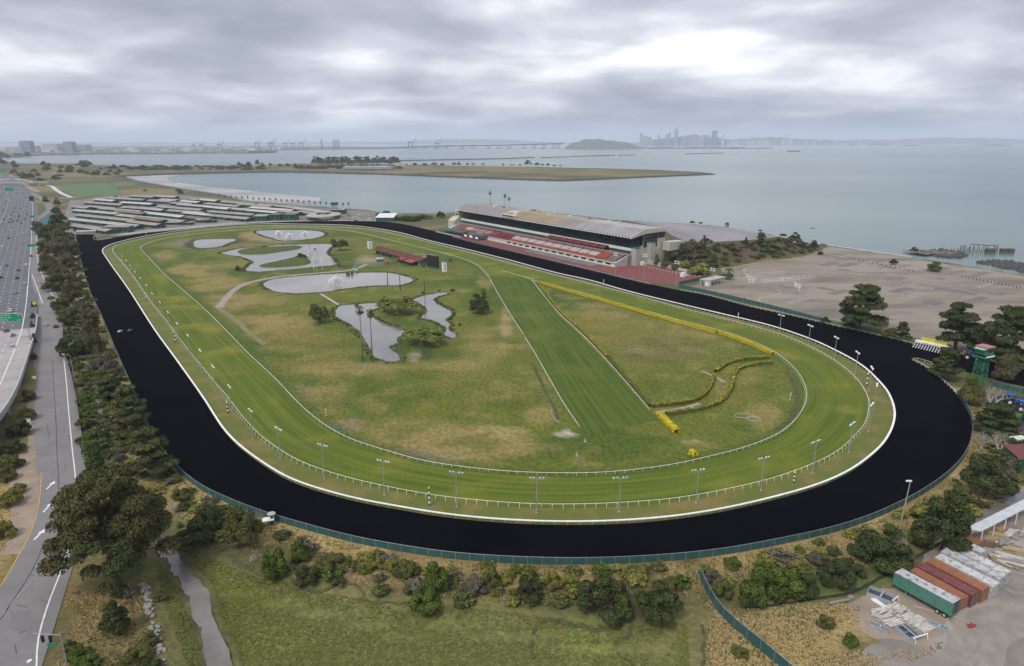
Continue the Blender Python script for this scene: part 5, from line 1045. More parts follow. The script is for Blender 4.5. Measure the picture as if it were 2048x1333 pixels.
# ------------------------------------------------------------------ barns
m_bw = mat('barn_green', (.022, .09, .065), .8, c2=(.03, .11, .08), scale=.4, coord='obj'); m_open = plain('barn_opening', (.02, .02, .02), .9)
RC = {'taupe': (.27, .245, .215), 'grey': (.27, .255, .24), 'white': (.42, .41, .40), 'cream': (.44, .415, .345), 'brown': (.18, .14, .11), 'pale': (.34, .32, .295)}
def barn(x0, y0, x1, y1, c, wd=13.0, eave=3.4, where='in the stable rows', nd=6):
    a, b_ = P(x0, y0, eave + .8), P(x1, y1, eave + .8); a.z = b_.z = 0; mid = (a + b_) / 2; d = b_ - a; L = d.length; rz = math.atan2(d.y, d.x)
    r_ = empty('stable_barn', mid, rz, None, 'barn', 'stable barns'); later(r_, 'long low barn with a ' + c + ' roof ' + where); h = L / 2; w_ = wd / 2
    MB().box((0, 0, eave / 2), (L - 2.4, wd - 2.6, eave)).build('wall', m_bw, r_)
    rm = mat('barn_roof_' + c, RC[c], .8, c2=tuple(v * .82 for v in RC[c]), scale=.25, coord='obj', c3=tuple(v * 1.12 for v in RC[c]), scale3=.08)
    b = MB(); z1, z0 = eave + 1.35, eave - .15
    b.add([(-h, -w_, z0), (h, -w_, z0), (h, 0, z1), (-h, 0, z1), (h, w_, z0), (-h, w_, z0), (-h, -w_, z0 - .2), (h, -w_, z0 - .2), (h, w_, z0 - .2), (-h, w_, z0 - .2), (h, 0, z1 - .25), (-h, 0, z1 - .25)], [(0, 1, 2, 3), (3, 2, 4, 5), (6, 7, 1, 0), (5, 4, 8, 9), (7, 10, 2, 1), (10, 8, 4, 2), (11, 6, 0, 3), (9, 11, 3, 5), (7, 6, 11, 10), (8, 10, 11, 9)]); b.build('roof', rm, r_)
    for k_ in range(nd):
        x = -h + L * (k_ + .6) / (nd + .2)
        for y in (-1, 1): MB().box((x, y * (wd / 2 - 1.28), eave * .42), (L / nd * .42, .12, eave * .8)).build('door', m_open if k_ % 2 else m_bw, r_)
    for y in (-1, 1):
        for k_ in range(nd + 1): MB().box((-h + .8 + (L - 1.6) * k_ / nd, y * (w_ - .35), z0 / 2 - .05), (.2, .2, z0 - .2)).build('post', m_bw, r_)
for a in [(139.5,447,224.5,460,'taupe'),(141.5,436.4,280,451,'pale'),(159,428.6,271,440,'taupe'),(151,419,240,426.6,'pale'),(240,428.6,320,437,'pale'),(205,415.4,284,422.7,'grey'),(174.7,403.7,247,409,'taupe'),(247,413,320,418,'grey'),(194,398,232,401,'white'),(247,403.7,308,407.6,'white'),(217.6,395,291,399,'taupe'),(262,441.5,322,448.5,'taupe'),(318,412,407,419,'grey'),(325.6,427.6,369.6,432.5,'white'),(318,436,372,442,'taupe'),(360,407.6,414.5,412,'pale'),(413.5,412,462,417,'white'),(417,428.6,501,436.4,'grey'),(422,421.8,510,428.6,'taupe'),(500,419.5,557,424,'white'),(504,413.7,588,420,'cream'),(323.7,397.8,357,400,'pale'),(364.7,401,401,404,'white'),(398,397.8,437,401,'white'),(310,391.5,354,393.4,'pale'),(415.5,406,481,412,'taupe'),(446.7,402,510,408,'taupe'),(545,410,594,414.4,'grey'),(592,415,660,424,'pale'),(290,424,330,428,'white'),(232,395,262,397,'grey'),(340,419.5,410,425,'taupe'),(285,415,330,419.5,'pale'),(300,400,345,402.5,'taupe'),(345,404.5,385,407.5,'grey'),(236,421,292,426,'brown'),(180,411.5,232,416.5,'taupe'),(376,432.5,425,438,'brown'),(440,414,500,419,'pale'),(480,407,545,412.5,'taupe'),(380,397,400,398.5,'grey'),(150,412,180,415,'grey'),(372,424,420,428.5,'white'),(272,433.5,330,440.5,'brown'),(520,408,560,411.5,'taupe'),(262,391,310,393.5,'grey'),(560,420.5,600,425,'taupe'),(600,422,650,428,'grey')]: barn(*a)
def shed(px0, px1, py, pyt, depth, c, label, name='building', m_w=None, flat=True, rz=0.0, windows=0, roofdrop=.5):
    """plain building whose front foot runs between the two pixels"""
    a, b_ = P(px0, py), P(px1, py if not isinstance(py, tuple) else py[1]); mid = (a + b_) / 2; d = b_ - a; L = d.length; rz = math.atan2(d.y, d.x); h = tall(mid, pyt); r_ = empty(name, mid, rz, label, 'building', None)
    MB().box((0, depth / 2, h / 2), (L, depth, h)).build('wall', m_w or m_bw, r_); rm = plain('roof_' + name + str(round(c[0], 2)), c, .8)
    MB().hexa([(-L/2 - .5, -.7, h), (L/2 + .5, -.7, h), (L/2 + .5, depth + .6, h + roofdrop), (-L/2 - .5, depth + .6, h + roofdrop)], [(-L/2 - .5, -.7, h + .3), (L/2 + .5, -.7, h + .3), (L/2 + .5, depth + .6, h + roofdrop + .3), (-L/2 - .5, depth + .6, h + roofdrop + .3)]).build('roof', rm, r_)
    for k_ in range(windows): MB().box((-L/2 + L * (k_ + .5) / windows, -.04, h * .55), (L / windows * .5, .12, h * .4)).build('window', m_open, r_)
    return r_
shed(507, 532, 443, 433, 14, (.33, .31, .29), 'green barn with a flat grey roof beside the far turn', windows=3); shed(541, 560, 441, 430, 16, RC['brown'], 'green barn with a brown roof beside the far turn', windows=2); shed(567, 590, 441, 430, 16, RC['brown'], 'open green barn with a dark brown roof beside the far turn', windows=2)
shed(662, 687, 429, 420.5, 18, (.33, .32, .31), 'flat green building under the far lookout tower', windows=4); shed(752, 787, 443.5, 436, 26, (.66, .67, .69), 'green shed with a bright white roof at the far turn', roofdrop=2.2)
shed(205, 256, 466, 455, 12, RC['grey'], 'green barn with small windows facing the left turn', windows=5); shed(332, 382, 450.5, 446, 8, RC['taupe'], 'low green shed row behind the horse path', windows=6); shed(391, 428, 446, 441, 8, RC['pale'], 'second low green shed row behind the horse path', windows=5); shed(448, 490, 441, 437, 8, RC['pale'], 'third low green shed row behind the horse path', windows=5)
# round walking ring
p = P(648, 437); wr = empty('walking_ring', p, 0, 'round roofed walking ring with an open middle by the far turn', 'walking ring'); s_ = mpp(p); ra, rb = 31 * s_, 30.0
n = 32; ri = [(.45, 5.6), (1, 4.4), (1, 4.0), (.45, 5.2)]; vs = [(ra * f * math.cos(6.2832 * k_ / n), rb * f * math.sin(6.2832 * k_ / n), z) for f, z in ri for k_ in range(n)]
MB().add(vs, [(l * n + k_, l * n + (k_ + 1) % n, ((l + 1) % 4) * n + (k_ + 1) % n, ((l + 1) % 4) * n + k_) for l in range(4) for k_ in range(n)]).build('ring_roof', plain('ring_roof_grey', (.37, .35, .32), .85), wr)
for k_ in range(n): MB().box((ra * .93 * math.cos(6.2832 * k_ / n), rb * .93 * math.sin(6.2832 * k_ / n), 2.0), (.4, .4, 4.1)).build('post', m_bw, wr)
# far lookout tower
p = P(670, 428); lt = empty('lookout_tower', p, 0, 'dark green lookout tower rising above the far barns', 'tower'); h = tall(p, 405)
for x in (-2, 2):
    for y in (-2, 2): MB().tube([(x, y, 0), (x * .8, y * .8, h * .8)], .3, 5).build('leg', m_bw, lt)
MB().box((0, 0, h * .85), (7, 6, h * .16)).build('cabin', m_bw, lt); MB().box((0, 0, h * .96), (8.5, 7.5, .5)).build('roof', m_bw, lt)
# cars parked by the far turn
for a, b_, c in [(684,436,'white'),(690,433,'silver'),(700,437,'silver'),(708,434,'white'),(716,437,'white'),(722,432,'silver'),(730,435,'pale blue'),(718,429,'white'),(735,431,'silver'),(742,439,'white'),(712,440,'dark grey'),(698,431,'dark red'),(727,439,'silver'),(737,436,'white')]: car(a, b_, c, 'parked by the far turn', rz=random.choice((.3, 1.2)))
for a, b_, c in [(127,405,'dark red'),(128,411,'pale blue'),(127,416,'blue'),(150,414,'white'),(157,415,'silver'),(184,417,'white'),(136,425,'white'),(125,402,'silver')]: car(a, b_, c, 'parked by the stable entrance', rz=.2)
# ------------------------------------------------------------------ grandstand
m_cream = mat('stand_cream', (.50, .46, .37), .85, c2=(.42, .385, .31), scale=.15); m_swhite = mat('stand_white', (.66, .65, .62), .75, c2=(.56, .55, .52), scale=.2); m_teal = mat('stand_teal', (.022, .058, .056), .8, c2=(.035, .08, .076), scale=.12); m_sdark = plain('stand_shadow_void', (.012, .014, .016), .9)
m_sgl = mat('stand_glass', (.02, .03, .035), .15, spec=.6); m_cgrey = mat('stand_grey', (.22, .215, .205), .9, c2=(.17, .168, .16), scale=.2); m_cpale = mat('stand_concrete', (.40, .375, .34), .9, c2=(.33, .31, .285), scale=.25)
gs = empty('grandstand', GS0, 0, 'long grandstand with a great sloping roof over red lower seats', 'grandstand')
def gv(s, t, z): v = G(s, t, z) - GS0; return (v.x, v.y, z)
def ext(name, prof, s0, s1, m_, parent=gs):
    """extrude a (t, z) outline along the stand"""
    n = len(prof); vs = [gv(s0, t, z) for t, z in prof] + [gv(s1, t, z) for t, z in prof]; fs = [(i, (i + 1) % n, n + (i + 1) % n, n + i) for i in range(n)] + [tuple(range(n - 1, -1, -1)), tuple(range(n, 2 * n))]
    return MB().add(vs, fs).build(name, m_, parent)
def sfor(px, t, z):
    lo, hi = -60.0, GL + 120
    for _ in range(50):
        m_ = (lo + hi) / 2
        if PX(G(m_, t, z))[0] > px: lo = m_
        else: hi = m_
    return lo
zf0, t1, z1 = 3.0, 11.7, 7.4
ext('lower_wall', [(0, 0), (0, zf0), (t1, z1 - .3), (t1, 0)], 0, GL - 4, m_swhite)
ext('front_edge', [(-.5, zf0 - .35), (-.5, zf0 + .15), (.35, zf0 + .35), (.35, zf0 - .2)], -.6, GL - 3, m_cpale)
for k_ in range(15):
    s_ = 4 + k_ * 9.2; ext('window', [(-.06, 1.15), (-.06, 2.45), (.1, 2.45), (.1, 1.15)], s_, s_ + 5.6, m_sgl)
ext('end_windows', [(1.5, 1.0), (1.5, 2.6), (8, 3.8), (8, 1.0)], -.08, .1, m_sgl)
SC = {'r': (.24, .075, .06), 'o': (.31, .09, .05), 'm': (.17, .035, .048), 'w': (.44, .40, .40), 'p': (.34, .21, .21), 'g': (.19, .155, .145), 'b': (.20, .125, .105)}
SMT = {k_: mat('seats_' + k_, v, .7, c2=tuple(x * .78 for x in v), scale=1.6, c3=tuple(min(1, x * 1.3) for x in v), scale3=.5) for k_, v in SC.items()}
blocks = ['bgb', 'oor', 'rwo', 'rwo', 'rwo', 'rwr', 'rwo', 'rwo', 'rwo', 'rwr', 'rwo', 'rwo', 'rmm', 'rmm', 'mrm', 'mpr', 'rpp', 'rpr', 'rwr', 'oor', 'ggg']
sl = (GL - 8) / len(blocks); tiers = 9
for i, bl in enumerate(blocks):
    b = MB(); s0, s1 = 1.0 + i * sl + .7, 1.0 + (i + 1) * sl - .5
    for k_ in range(tiers):
        ta, tb = .5 + (t1 - 1) * k_ / tiers, .5 + (t1 - 1) * (k_ + 1) / tiers; za, zb = zf0 + (z1 - zf0) * k_ / tiers, zf0 + .25 + (z1 - zf0) * (k_ + 1) / tiers; mi = 2 if k_ < 3 else (1 if k_ < 7 else 0)
        q = [gv(s0, ta, za), gv(s1, ta, za), gv(s1, tb, za), gv(s0, tb, za)]; b.hexa(q, [(x, y, zb) for x, y, z in q], mi)
    b.build('seat_block', [SMT[bl[0]], SMT[bl[1]], SMT[bl[2]]], gs)
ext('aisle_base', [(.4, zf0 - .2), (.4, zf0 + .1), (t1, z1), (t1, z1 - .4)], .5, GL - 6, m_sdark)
ext('concourse', [(t1, 0), (t1, z1), (18.4, z1), (18.4, 0)], -1, GL + 4, m_cgrey)
for zz in (.45, .9): MB().tube([gv(s, t1 + .2, z1 + zz) for s in np.linspace(0, GL, 40)], .06, 4).build('handrail', m_galv, gs)
ext('handrail_mesh', [(t1 + .17, z1), (t1 + .17, z1 + .85), (t1 + .2, z1 + .85), (t1 + .2, z1)], 0, GL, mat('rail_mesh', (.27, .26, .25), .7, c2=(.2, .2, .19), scale=1.5))
ext('end_wall', [(0, 0), (0, zf0 - .1), (t1, z1 - .2), (18, z1 - .2), (18, 0)], -.7, 0, m_cpale)
# red awnings over the club boxes
sa, sb = sfor(1207, 13, 9), sfor(1090, 13, 9); na_ = 15
for i in range(na_):
    s0 = sa + (sb - sa) * i / na_; s1 = sa + (sb - sa) * (i + 1) / na_
    ext('awning', [(12.6, 9.3), (12.6, 9.5), (17.6, 11.0), (17.6, 10.8)], s0 + .12, s1 - .12, plain('awning_maroon' if i % 2 else 'awning_red', (.13, .022, .035) if i % 2 else (.20, .045, .05), .8))
    MB().box(gv(s0, 12.9, (z1 + 9.3) / 2), (.14, .14, 9.3 - z1)).build('awning_post', m_swhite, gs)
ext('box_front', [(12.9, z1), (12.9, z1 + .9), (13.0, z1 + .9), (13.0, z1)], sa, sb, plain('box_green', (.03, .15, .09), .7)); ext('box_back', [(17.8, z1), (17.8, 10.9), (18.3, 10.9), (18.3, z1)], sa, sb, m_sgl)
# upper tier
zu, zt_ = 11.6, 19.5
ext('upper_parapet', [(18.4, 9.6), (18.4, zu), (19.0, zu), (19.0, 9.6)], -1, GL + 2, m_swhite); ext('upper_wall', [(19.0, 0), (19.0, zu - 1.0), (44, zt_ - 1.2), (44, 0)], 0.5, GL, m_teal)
nblk = 26
for i in range(nblk):
    b = MB(); s0, s1 = 1.5 + i * (GL - 4) / nblk, 1.5 + (i + 1) * (GL - 4) / nblk - 1.0
    for k_ in range(11):
        ta, tb = 19.4 + 20 * k_ / 11, 19.4 + 20 * (k_ + 1) / 11; za = zu - 1.0 + (zt_ - zu - .2) * k_ / 11; q = [gv(s0, ta, za), gv(s1, ta, za), gv(s1, tb - .9, za), gv(s0, tb - .9, za)]; b.hexa(q, [(x, y, za + 1.1) for x, y, z in q])
    b.build('upper_seat_block', mat('upper_seats_%d' % (i % 4), [(.03, .095, .088), (.07, .08, .085), (.04, .08, .078), (.13, .04, .045)][i % 4 if 14 < i < 24 else (i % 2) * 2], .8, c2=(.03, .035, .037), scale=1.2), gs)
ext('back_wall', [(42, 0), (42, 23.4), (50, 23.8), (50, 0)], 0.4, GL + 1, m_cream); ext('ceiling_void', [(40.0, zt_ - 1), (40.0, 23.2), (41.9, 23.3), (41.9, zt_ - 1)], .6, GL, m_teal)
for i in range(13):
    s_ = 4 + i * (GL - 8) / 12; MB().box(gv(s_, 20.5, 15.8), (.5, .5, 10.5)).build('column', m_teal, gs); MB().box(gv(s_, 31, 18.2), (.5, .5, 9.5)).build('column', m_teal, gs)
# roof
RP = [(14.2, 20.6), (27.5, 25.2), (50.5, 24.5)]
zones = [(-1, 62, (.27, .26, .27), (.37, .355, .33)), (62, 92, (.235, .215, .195), (.34, .315, .27)), (92, 150, (.255, .205, .125), (.32, .28, .205)), (150, 163, (.46, .44, .44), (.38, .36, .33)), (163, GL + 5, (.24, .22, .21), (.31, .285, .25))]
for i, (s0, s1, c1, c2_) in enumerate(zones):
    s0 = s0 if i == 0 else s0 * GL / 235; s1 = s1 * GL / 235 if i < 4 else s1
    for nm, (ta, za), (tb, zb), c in (('front_slope', RP[0], RP[1], c1), ('rear_roof', RP[1], RP[2], c2_)):
        m_ = mat('stand_roof_%d_%s' % (i, nm), c, .8, c2=tuple(x * .84 for x in c), scale=.12, c3=tuple(min(1, x * 1.2) for x in c) if i != 1 else (.42, .30, .13), scale3=.06, detail=7)
        rp_ = ext('roof_panel', [(ta, za), (tb, zb), (tb, zb - .5), (ta, za - .5)], s0 + .05, s1 - .05, m_, gs)
        for k_ in range(int((s1 - s0) / 5)):
            s_ = s0 + 2 + k_ * 5; ext('roof_seam', [(ta, za), (tb, zb), (tb, zb + .12), (ta, za + .12)], s_, s_ + .14, m_, rp_)
ext('eave_fascia', [(13.7, 19.7), (13.7, 20.75), (14.3, 20.75), (14.3, 19.7)], -1, GL + 5, m_swhite)
b = MB()
for k_ in range(int(GL / 3.4)):
    s_ = k_ * 3.4; q = [gv(s_, 13.6, 20.2), gv(s_ + 1.5, 13.6, 20.2), gv(s_ + 1.5, 13.75, 20.2), gv(s_, 13.75, 20.2)]; b.hexa(q, [(x, y, 20.9) for x, y, z in q])
o = b.build('eave_notches', m_sdark, gs); o['kind'] = 'stuff'
ext('gable_fascia', [(13.7, 19.4), (13.7, 20.8), (27.5, 25.7), (50.8, 25.0), (50.8, 22.8), (27.5, 22.0)], -1.8, -1.0, m_cream)
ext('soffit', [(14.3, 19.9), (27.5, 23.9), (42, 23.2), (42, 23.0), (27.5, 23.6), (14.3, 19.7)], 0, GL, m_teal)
# near end: glazed wall, cream flank, lift towers
for i in range(6):
    for j in range(4):
        ta = 27.5 + i * 2.4; za = 12.0 + j * 2.6
        if za + 2.4 < 22.4: ext('end_pane', [(ta, za), (ta, za + 2.4), (ta + 2.2, za + 2.4), (ta + 2.2, za)], -.5, -.35, m_sgl)
ext('end_mullions', [(27.3, 11.5), (27.3, 22.2), (42, 22.8), (42, 11.5)], -.3, .3, m_cpale); ext('flank', [(19, 0), (19, zu - .2), (28, 13.5), (50, 20.5), (50, 0)], -.32, .25, m_cream)
for i in range(6): ta = 42.2 + i * 1.25; ext('flank_window', [(ta, 17.8), (ta, 21.8), (ta + .95, 21.9), (ta + .95, 18.1)], -.6, -.35, m_sgl)
for nm, px, t, z, w_ in (('lift_tower', 1272.5, 15.5, 12.6, 5.0), ('lift_tower', 1309, 31, 15.5, 4.2)):
    s_ = -5.0; r_ = ext(nm, [(t, 0), (t, z), (t + w_, z), (t + w_, 0)], s_, s_ + 5, m_cpale)
    ext('cap', [(t - .1, z), (t - .1, z + .5), (t + w_ + .1, z + .5), (t + w_ + .1, z)], s_ - .1, s_ + 5.1, plain('cap_teal', (.03, .10, .11), .7), r_)
ext('near_annex', [(46, 9), (46, 15.5), (62, 15.0), (62, 9)], -9, -2, m_cream)
# commentary box and far end
s_ = sfor(1018, 15, 23); ext('commentary_box', [(13.0, 20.9), (13.0, 23.2), (19, 23.6), (19, 22)], s_ - 11, s_ + 9, m_cream); ext('commentary_windows', [(12.9, 21.7), (12.9, 22.7), (13.05, 22.7), (13.05, 21.7)], s_ - 10, s_ + 8, m_sgl); ext('commentary_cabin', [(14.0, 23.3), (14.0, 25.6), (18, 25.6), (18, 23.3)], s_ - 3, s_ + 3, m_cream)
ext('far_block', [(16, 0), (16, 19.5), (50, 22), (50, 0)], GL + 2.2, GL + 10, m_cream); ext('far_block_window', [(15.9, 14.5), (15.9, 16), (16.1, 16), (16.1, 14.5)], GL + 3.5, GL + 8.5, m_sgl); ext('far_terrace', [(10, 0), (10, 9), (16, 13), (16, 0)], GL + 2, GL + 14, m_cream)
for i in range(16):
    s_ = random.uniform(10, GL - 10); t_ = random.uniform(36, 48); w_ = random.uniform(1.5, 4); MB().box(gv(s_, t_, 25.4), (w_, 2, random.uniform(1, 2.2)), random.uniform(0, 1)).build('roof_vent', random.choice((m_swhite, m_cgrey, m_cream)), gs)
# benches on the apron in front
for i in range(9):
    s0 = 12 + i * 9.6; b = MB()
    for k_ in range(5):
        q = [gv(s0, -2.2 - k_ * 1.9, .06), gv(s0 + 8.2, -2.2 - k_ * 1.9, .06), gv(s0 + 8.2, -3.3 - k_ * 1.9, .06), gv(s0, -3.3 - k_ * 1.9, .06)]; b.hexa(q, [(x, y, .5) for x, y, z in q])
    r_ = empty('bench_block', G(s0 + 4, -6), 0, None, 'benches', 'benches before the stand'); later(r_, 'block of grey benches on the red apron'); o = b.build('benches', m_cgrey, r_); o.location = GS0 - Vector(r_.location)
# paddock canopy, umbrellas and low wall at the far end of the apron
pc = empty('paddock_canopy', G(GL - 14, -5), 0, 'dark green canopy roofs by the track at the far end of the stand', 'canopy'); o0 = GS0 - Vector(pc.location)
for a, b_, t0, z_ in ((GL - 2, GL - 46, -9, 3.6), (GL - 50, GL - 78, -7, 3.4)):
    o = ext('canopy_roof', [(t0, z_), (t0, z_ + .25), (t0 + 5, z_ + 1.1), (t0 + 8, z_ + .3), (t0 + 8, z_)], b_, a, mat('canopy_green', (.03, .085, .082), .7, c2=(.045, .11, .105), scale=.2), pc); o.location = o0
    for k_ in range(6): s_ = b_ + (a - b_) * k_ / 5; v = Vector(gv(s_, t0 + .6, 1.8)) + o0; MB().box((v.x, v.y, 1.8), (.2, .2, 3.6)).build('post', m_bw, pc)
for i in range(9): q = G(GL - 52 - i * 3.3, -9 - (i % 3) * 1.5); r_ = later(empty('umbrella', q, 0, None, 'umbrella', 'apron umbrellas'), 'white umbrella on the paddock terrace'); MB().tube([(0, 0, 0), (0, 0, 2.5)], .04, 5).build('pole', m_galv, r_); MB().lathe([(1.5, 2.2), (.05, 2.9)], 8).build('canopy', m_swhite, r_)
w1 = empty('low_wall', G(GL - 25, -13), 0, 'low cream wall by the track below the green canopy', 'wall'); o = ext('wall', [(-13.2, 0), (-13.2, 1.2), (-12.7, 1.2), (-12.7, 0)], GL - 50, GL - 2, m_cpale, w1); o.location = GS0 - Vector(w1.location)
w2 = empty('garden_wall', P(1335, 537), 0, 'long cream wall behind small trees beside the red apron', 'wall'); a, b_ = P(1283, 526), P(1390, 548); o0 = Vector(w2.location); n_p = 9
for i in range(n_p): q0, q1 = a.lerp(b_, i / n_p) - o0, a.lerp(b_, (i + .93) / n_p) - o0; walls('wall_panel', np.array([tuple(q0), tuple((q0 + q1) / 2), tuple(q1)]), 0, 3.4 - i * .22, m_cream, w2, .5)
bl = empty('bollard_row', P(1340, 546), 0, 'curving row of little white bollards on the red apron', 'bollards'); o0 = Vector(bl.location)
for q in resample(crom(xy([(1292,534),(1340,545),(1380,552),(1410,554),(1430,550)]), False, 2), 3.0): MB().lathe([(.18, 0), (.18, .8), (.05, .95)], 6).build('bollard', m_wht, bl, (q[0] - o0.x, q[1] - o0.y, 0))
for a, b_, t in ((1285, 531, 523), (1366, 554, 546)): p = P(a, b_); r_ = later(empty('planter_kiosk', p, .6, None, 'kiosk', 'apron kiosks'), 'small white kiosk with a low wall on the red apron'); MB().box((0, 0, 1.4), (3, 2.4, 2.8)).build('box', m_wht, r_); MB().box((3.6, .4, .5), (4.2, 2, 1)).build('low_wall', m_cream, r_)
r_ = empty('open_shelter', P(1430, 569), math.atan2(*(P(1450, 561) - P(1410, 570)).yx), 'flat-roofed open shelter at the end of the red apron', 'shelter'); MB().box((0, 2, 3.6), (19, 7, .4)).build('roof', m_cpale, r_)
for x in np.linspace(-8.5, 8.5, 6):
    for y in (-.8, 5): MB().box((x, y, 1.7), (.35, .35, 3.4)).build('post', m_swhite, r_)
MB().box((-8.2, 0, 1.6), (2, 3, 3.1)).build('booth', m_swhite, r_)
MB().tube([tuple(P(1463, 553)), tuple(P(1463, 553) + Vector((0, 0, 7)))], 2.2, 4).mesh('x', m_cgrey)
r_ = empty('concrete_block', P(1473, 553), .3, 'grey square concrete block at the corner of the car park', 'block'); MB().box((0, 0, 2.6), (4, 4, 5.2)).build('shaft', m_cpale, r_); MB().box((0, 0, 5.35), (4.4, 4.4, .3)).build('cap', m_cgrey, r_)
# painted training course and markings on the car park
mk = m_line
b = MB()
for (x0, y0, x1, y1, n, rws) in [(1492,550,1572,546,26,3),(1525,562,1600,556,30,3),(1560,555,1632,553,22,3),(1590,566,1600,580,8,3),(1494,552,1515,558,8,3)]:
    for i in range(n):
        for j in range(rws):
            p = P(x0 + (x1 - x0) * i / n + random.uniform(-1, 1), y0 + (y1 - y0) * i / n + j * 2.6 - 2, .1); b.box((p.x, p.y, .12), (1.0, .5, .02), random.uniform(0, 3))
o = b.build('painted_training_marks', mk); tag(o, 'dense white painted marks on the car park by the hill road', 'markings', None, 'stuff')
lm = empty('lot_line', P(1600, 560), 0, 'faint painted bay lines across the car park', 'markings'); o0 = Vector(lm.location)
def lline(px, w_, m_): q = crom(np.array([tuple(P(a, b_, .11) - o0) for a, b_ in px]), False, 4); t, n = normals2(q); A = q.copy(); B = q.copy(); A[:, :2] += n * w_ / 2; B[:, :2] -= n * w_ / 2; strip('painted_line', A, B, 0, m_, lm)
m_fl = mat('faded_paint', (.34, .30, .25), .9, c2=(.24, .21, .17), scale=.3)
for px in [[(1560,612),(1620,598),(1700,574),(1770,560)],[(1600,622),(1700,600),(1800,576)],[(1680,640),(1760,618),(1850,590),(1930,575)],[(1740,655),(1850,625),(1960,600)],[(1880,660),(1960,635),(2048,615)],[(1780,560),(1850,555),(1930,565),(2048,590)],[(1640,545),(1720,530),(1800,528)],[(1940,625),(2048,640)],[(1860,560),(1960,590),(2048,620)]]: lline(px, .35, m_fl)
m_fy = mat('faded_yellow', (.52, .42, .20), .9, c2=(.38, .31, .18), scale=.3)
for px in [[(1500,555),(1488,545),(1492,538),(1510,533),(1540,530)],[(1470,541),(1466,538),(1480,532),(1520,525)],[(1518,604),(1520,597),(1540,593)],[(1545,592),(1558,588),(1560,584),(1552,580)]]: lline(px, .5, m_fy)
for (x0, y0, x1, y1) in [(1682,512,1835,546),(1923,555,2048,578)]:
    r_ = empty('bollard_row', P((x0 + x1) / 2, (y0 + y1) / 2), 0, None, 'bollards', 'bollards by the shore'); later(r_, 'row of small dark bollards across the shore end of the car park'); o0 = Vector(r_.location); n = 34
    for i in range(n): p = P(x0 + (x1 - x0) * i / n, y0 + (y1 - y0) * i / n) - o0; MB().lathe([(.3, 0), (.3, .8), (.2, .95)], 6).build('bollard', m_cpale if i % 2 else m_blk, r_, p)
# ------------------------------------------------------------------ infield buildings
p0, p1 = P(748, 508), P(838, 533); d = p1 - p0; L = d.length; rz = math.atan2(d.y, d.x)
ib = empty('infield_barn', (p0 + p1) / 2, rz, 'long infield barn with a red-brown roof and pink awnings', 'barn')
m_rb = mat('roof_redbrown', (.115, .04, .033), .85, c2=(.085, .03, .027), scale=.3, coord='obj'); m_g2 = mat('wall_sea_green', (.05, .19, .13), .8, c2=(.04, .15, .11), scale=.4, coord='obj')
MB().box((0, 6, 1.9), (L - 1, 9, 3.8)).build('wall', m_g2, ib); h = L / 2
MB().add([(-h, -.5, 3.4), (h, -.5, 3.4), (h, 6, 5.6), (-h, 6, 5.6), (h, 12.5, 3.4), (-h, 12.5, 3.4), (-h, -.5, 3.15), (h, -.5, 3.15), (h, 12.5, 3.15), (-h, 12.5, 3.15)], [(0, 1, 2, 3), (3, 2, 4, 5), (6, 7, 1, 0), (5, 4, 8, 9), (7, 8, 4, 2, 1), (9, 6, 0, 3, 5)]).build('roof', m_rb, ib)
for x in np.linspace(-h + 4, h * .3, 5): MB().box((x, 1.42, 1.6), (3.2, .2, 2.8)).build('door', m_open, ib)
MB().box((h - 2.2, 1.42, 1.3), (1.5, .2, 2.4)).build('door', m_wht, ib)
for x0, x1 in ((h * .25, h * .52), (h * .6, h * .93)): MB().hexa([(x0, -5, 2.6), (x1, -5, 2.6), (x1, 0, 3.3), (x0, 0, 3.3)], [(x0, -5, 2.75), (x1, -5, 2.75), (x1, 0, 3.5), (x0, 0, 3.5)]).build('awning', plain('awning_pink', (.34, .06, .075), .8), ib); [MB().box((x, -4.7, 1.3), (.15, .15, 2.6)).build('awning_post', m_g2, ib) for x in (x0 + .2, x1 - .2)]
p = P(865, 538); tb = empty('tote_board', P(866, 537), math.atan2(*(P(877, 539) - P(855, 535)).yx), 'big black tote board standing in the infield', 'tote board'); w_ = (P(877, 539) - P(855, 535)).length; h = tall(Vector(tb.location), 511.5)
MB().box((0, 0, h * .58), (w_, 1.2, h * .84)).build('screen', plain('tote_black', (.012, .012, .014), .5), tb)
for i in range(5): MB().box((0, -.65, h * (.28 + i * .15)), (w_ * .9, .1, h * .02)).build('row_divider', plain('tote_grey', (.06, .06, .065)), tb)
for x in (-.33, .33): MB().box((x * w_, -.66, h * .58), (.25, .12, h * .8)).build('column_divider', MATS['tote_grey'], tb)
MB().box((0, 0, h * .1), (w_ * .95, 1, h * .2)).build('plinth', plain('plinth_teal', (.02, .09, .09)), tb)
for a, b_, t, l in ((740, 497.5, 478, 'white square tower with a green pointed roof behind the infield barn'), (889, 544, 519, 'white square tower with a green pointed roof beside the tote board')):
    p = P(a, b_); r_ = empty('infield_tower', p, .5, l, 'tower', 'white infield towers'); h = tall(p, t); w_ = 7.5 * mpp(p); MB().box((0, 0, h * .39), (w_, w_, h * .78)).build('shaft', m_wht, r_); MB().add([(-w_ * .55, -w_ * .55, h * .78), (w_ * .55, -w_ * .55, h * .78), (w_ * .55, w_ * .55, h * .78), (-w_ * .55, w_ * .55, h * .78), (0, 0, h)], [(0, 1, 4), (1, 2, 4), (2, 3, 4), (3, 0, 4), (3, 2, 1, 0)]).build('roof', m_g2, r_)
    for z in (.25, .5): MB().box((0, -w_ / 2, h * z), (w_ * .5, .1, h * .1)).build('vent', m_cgrey, r_)
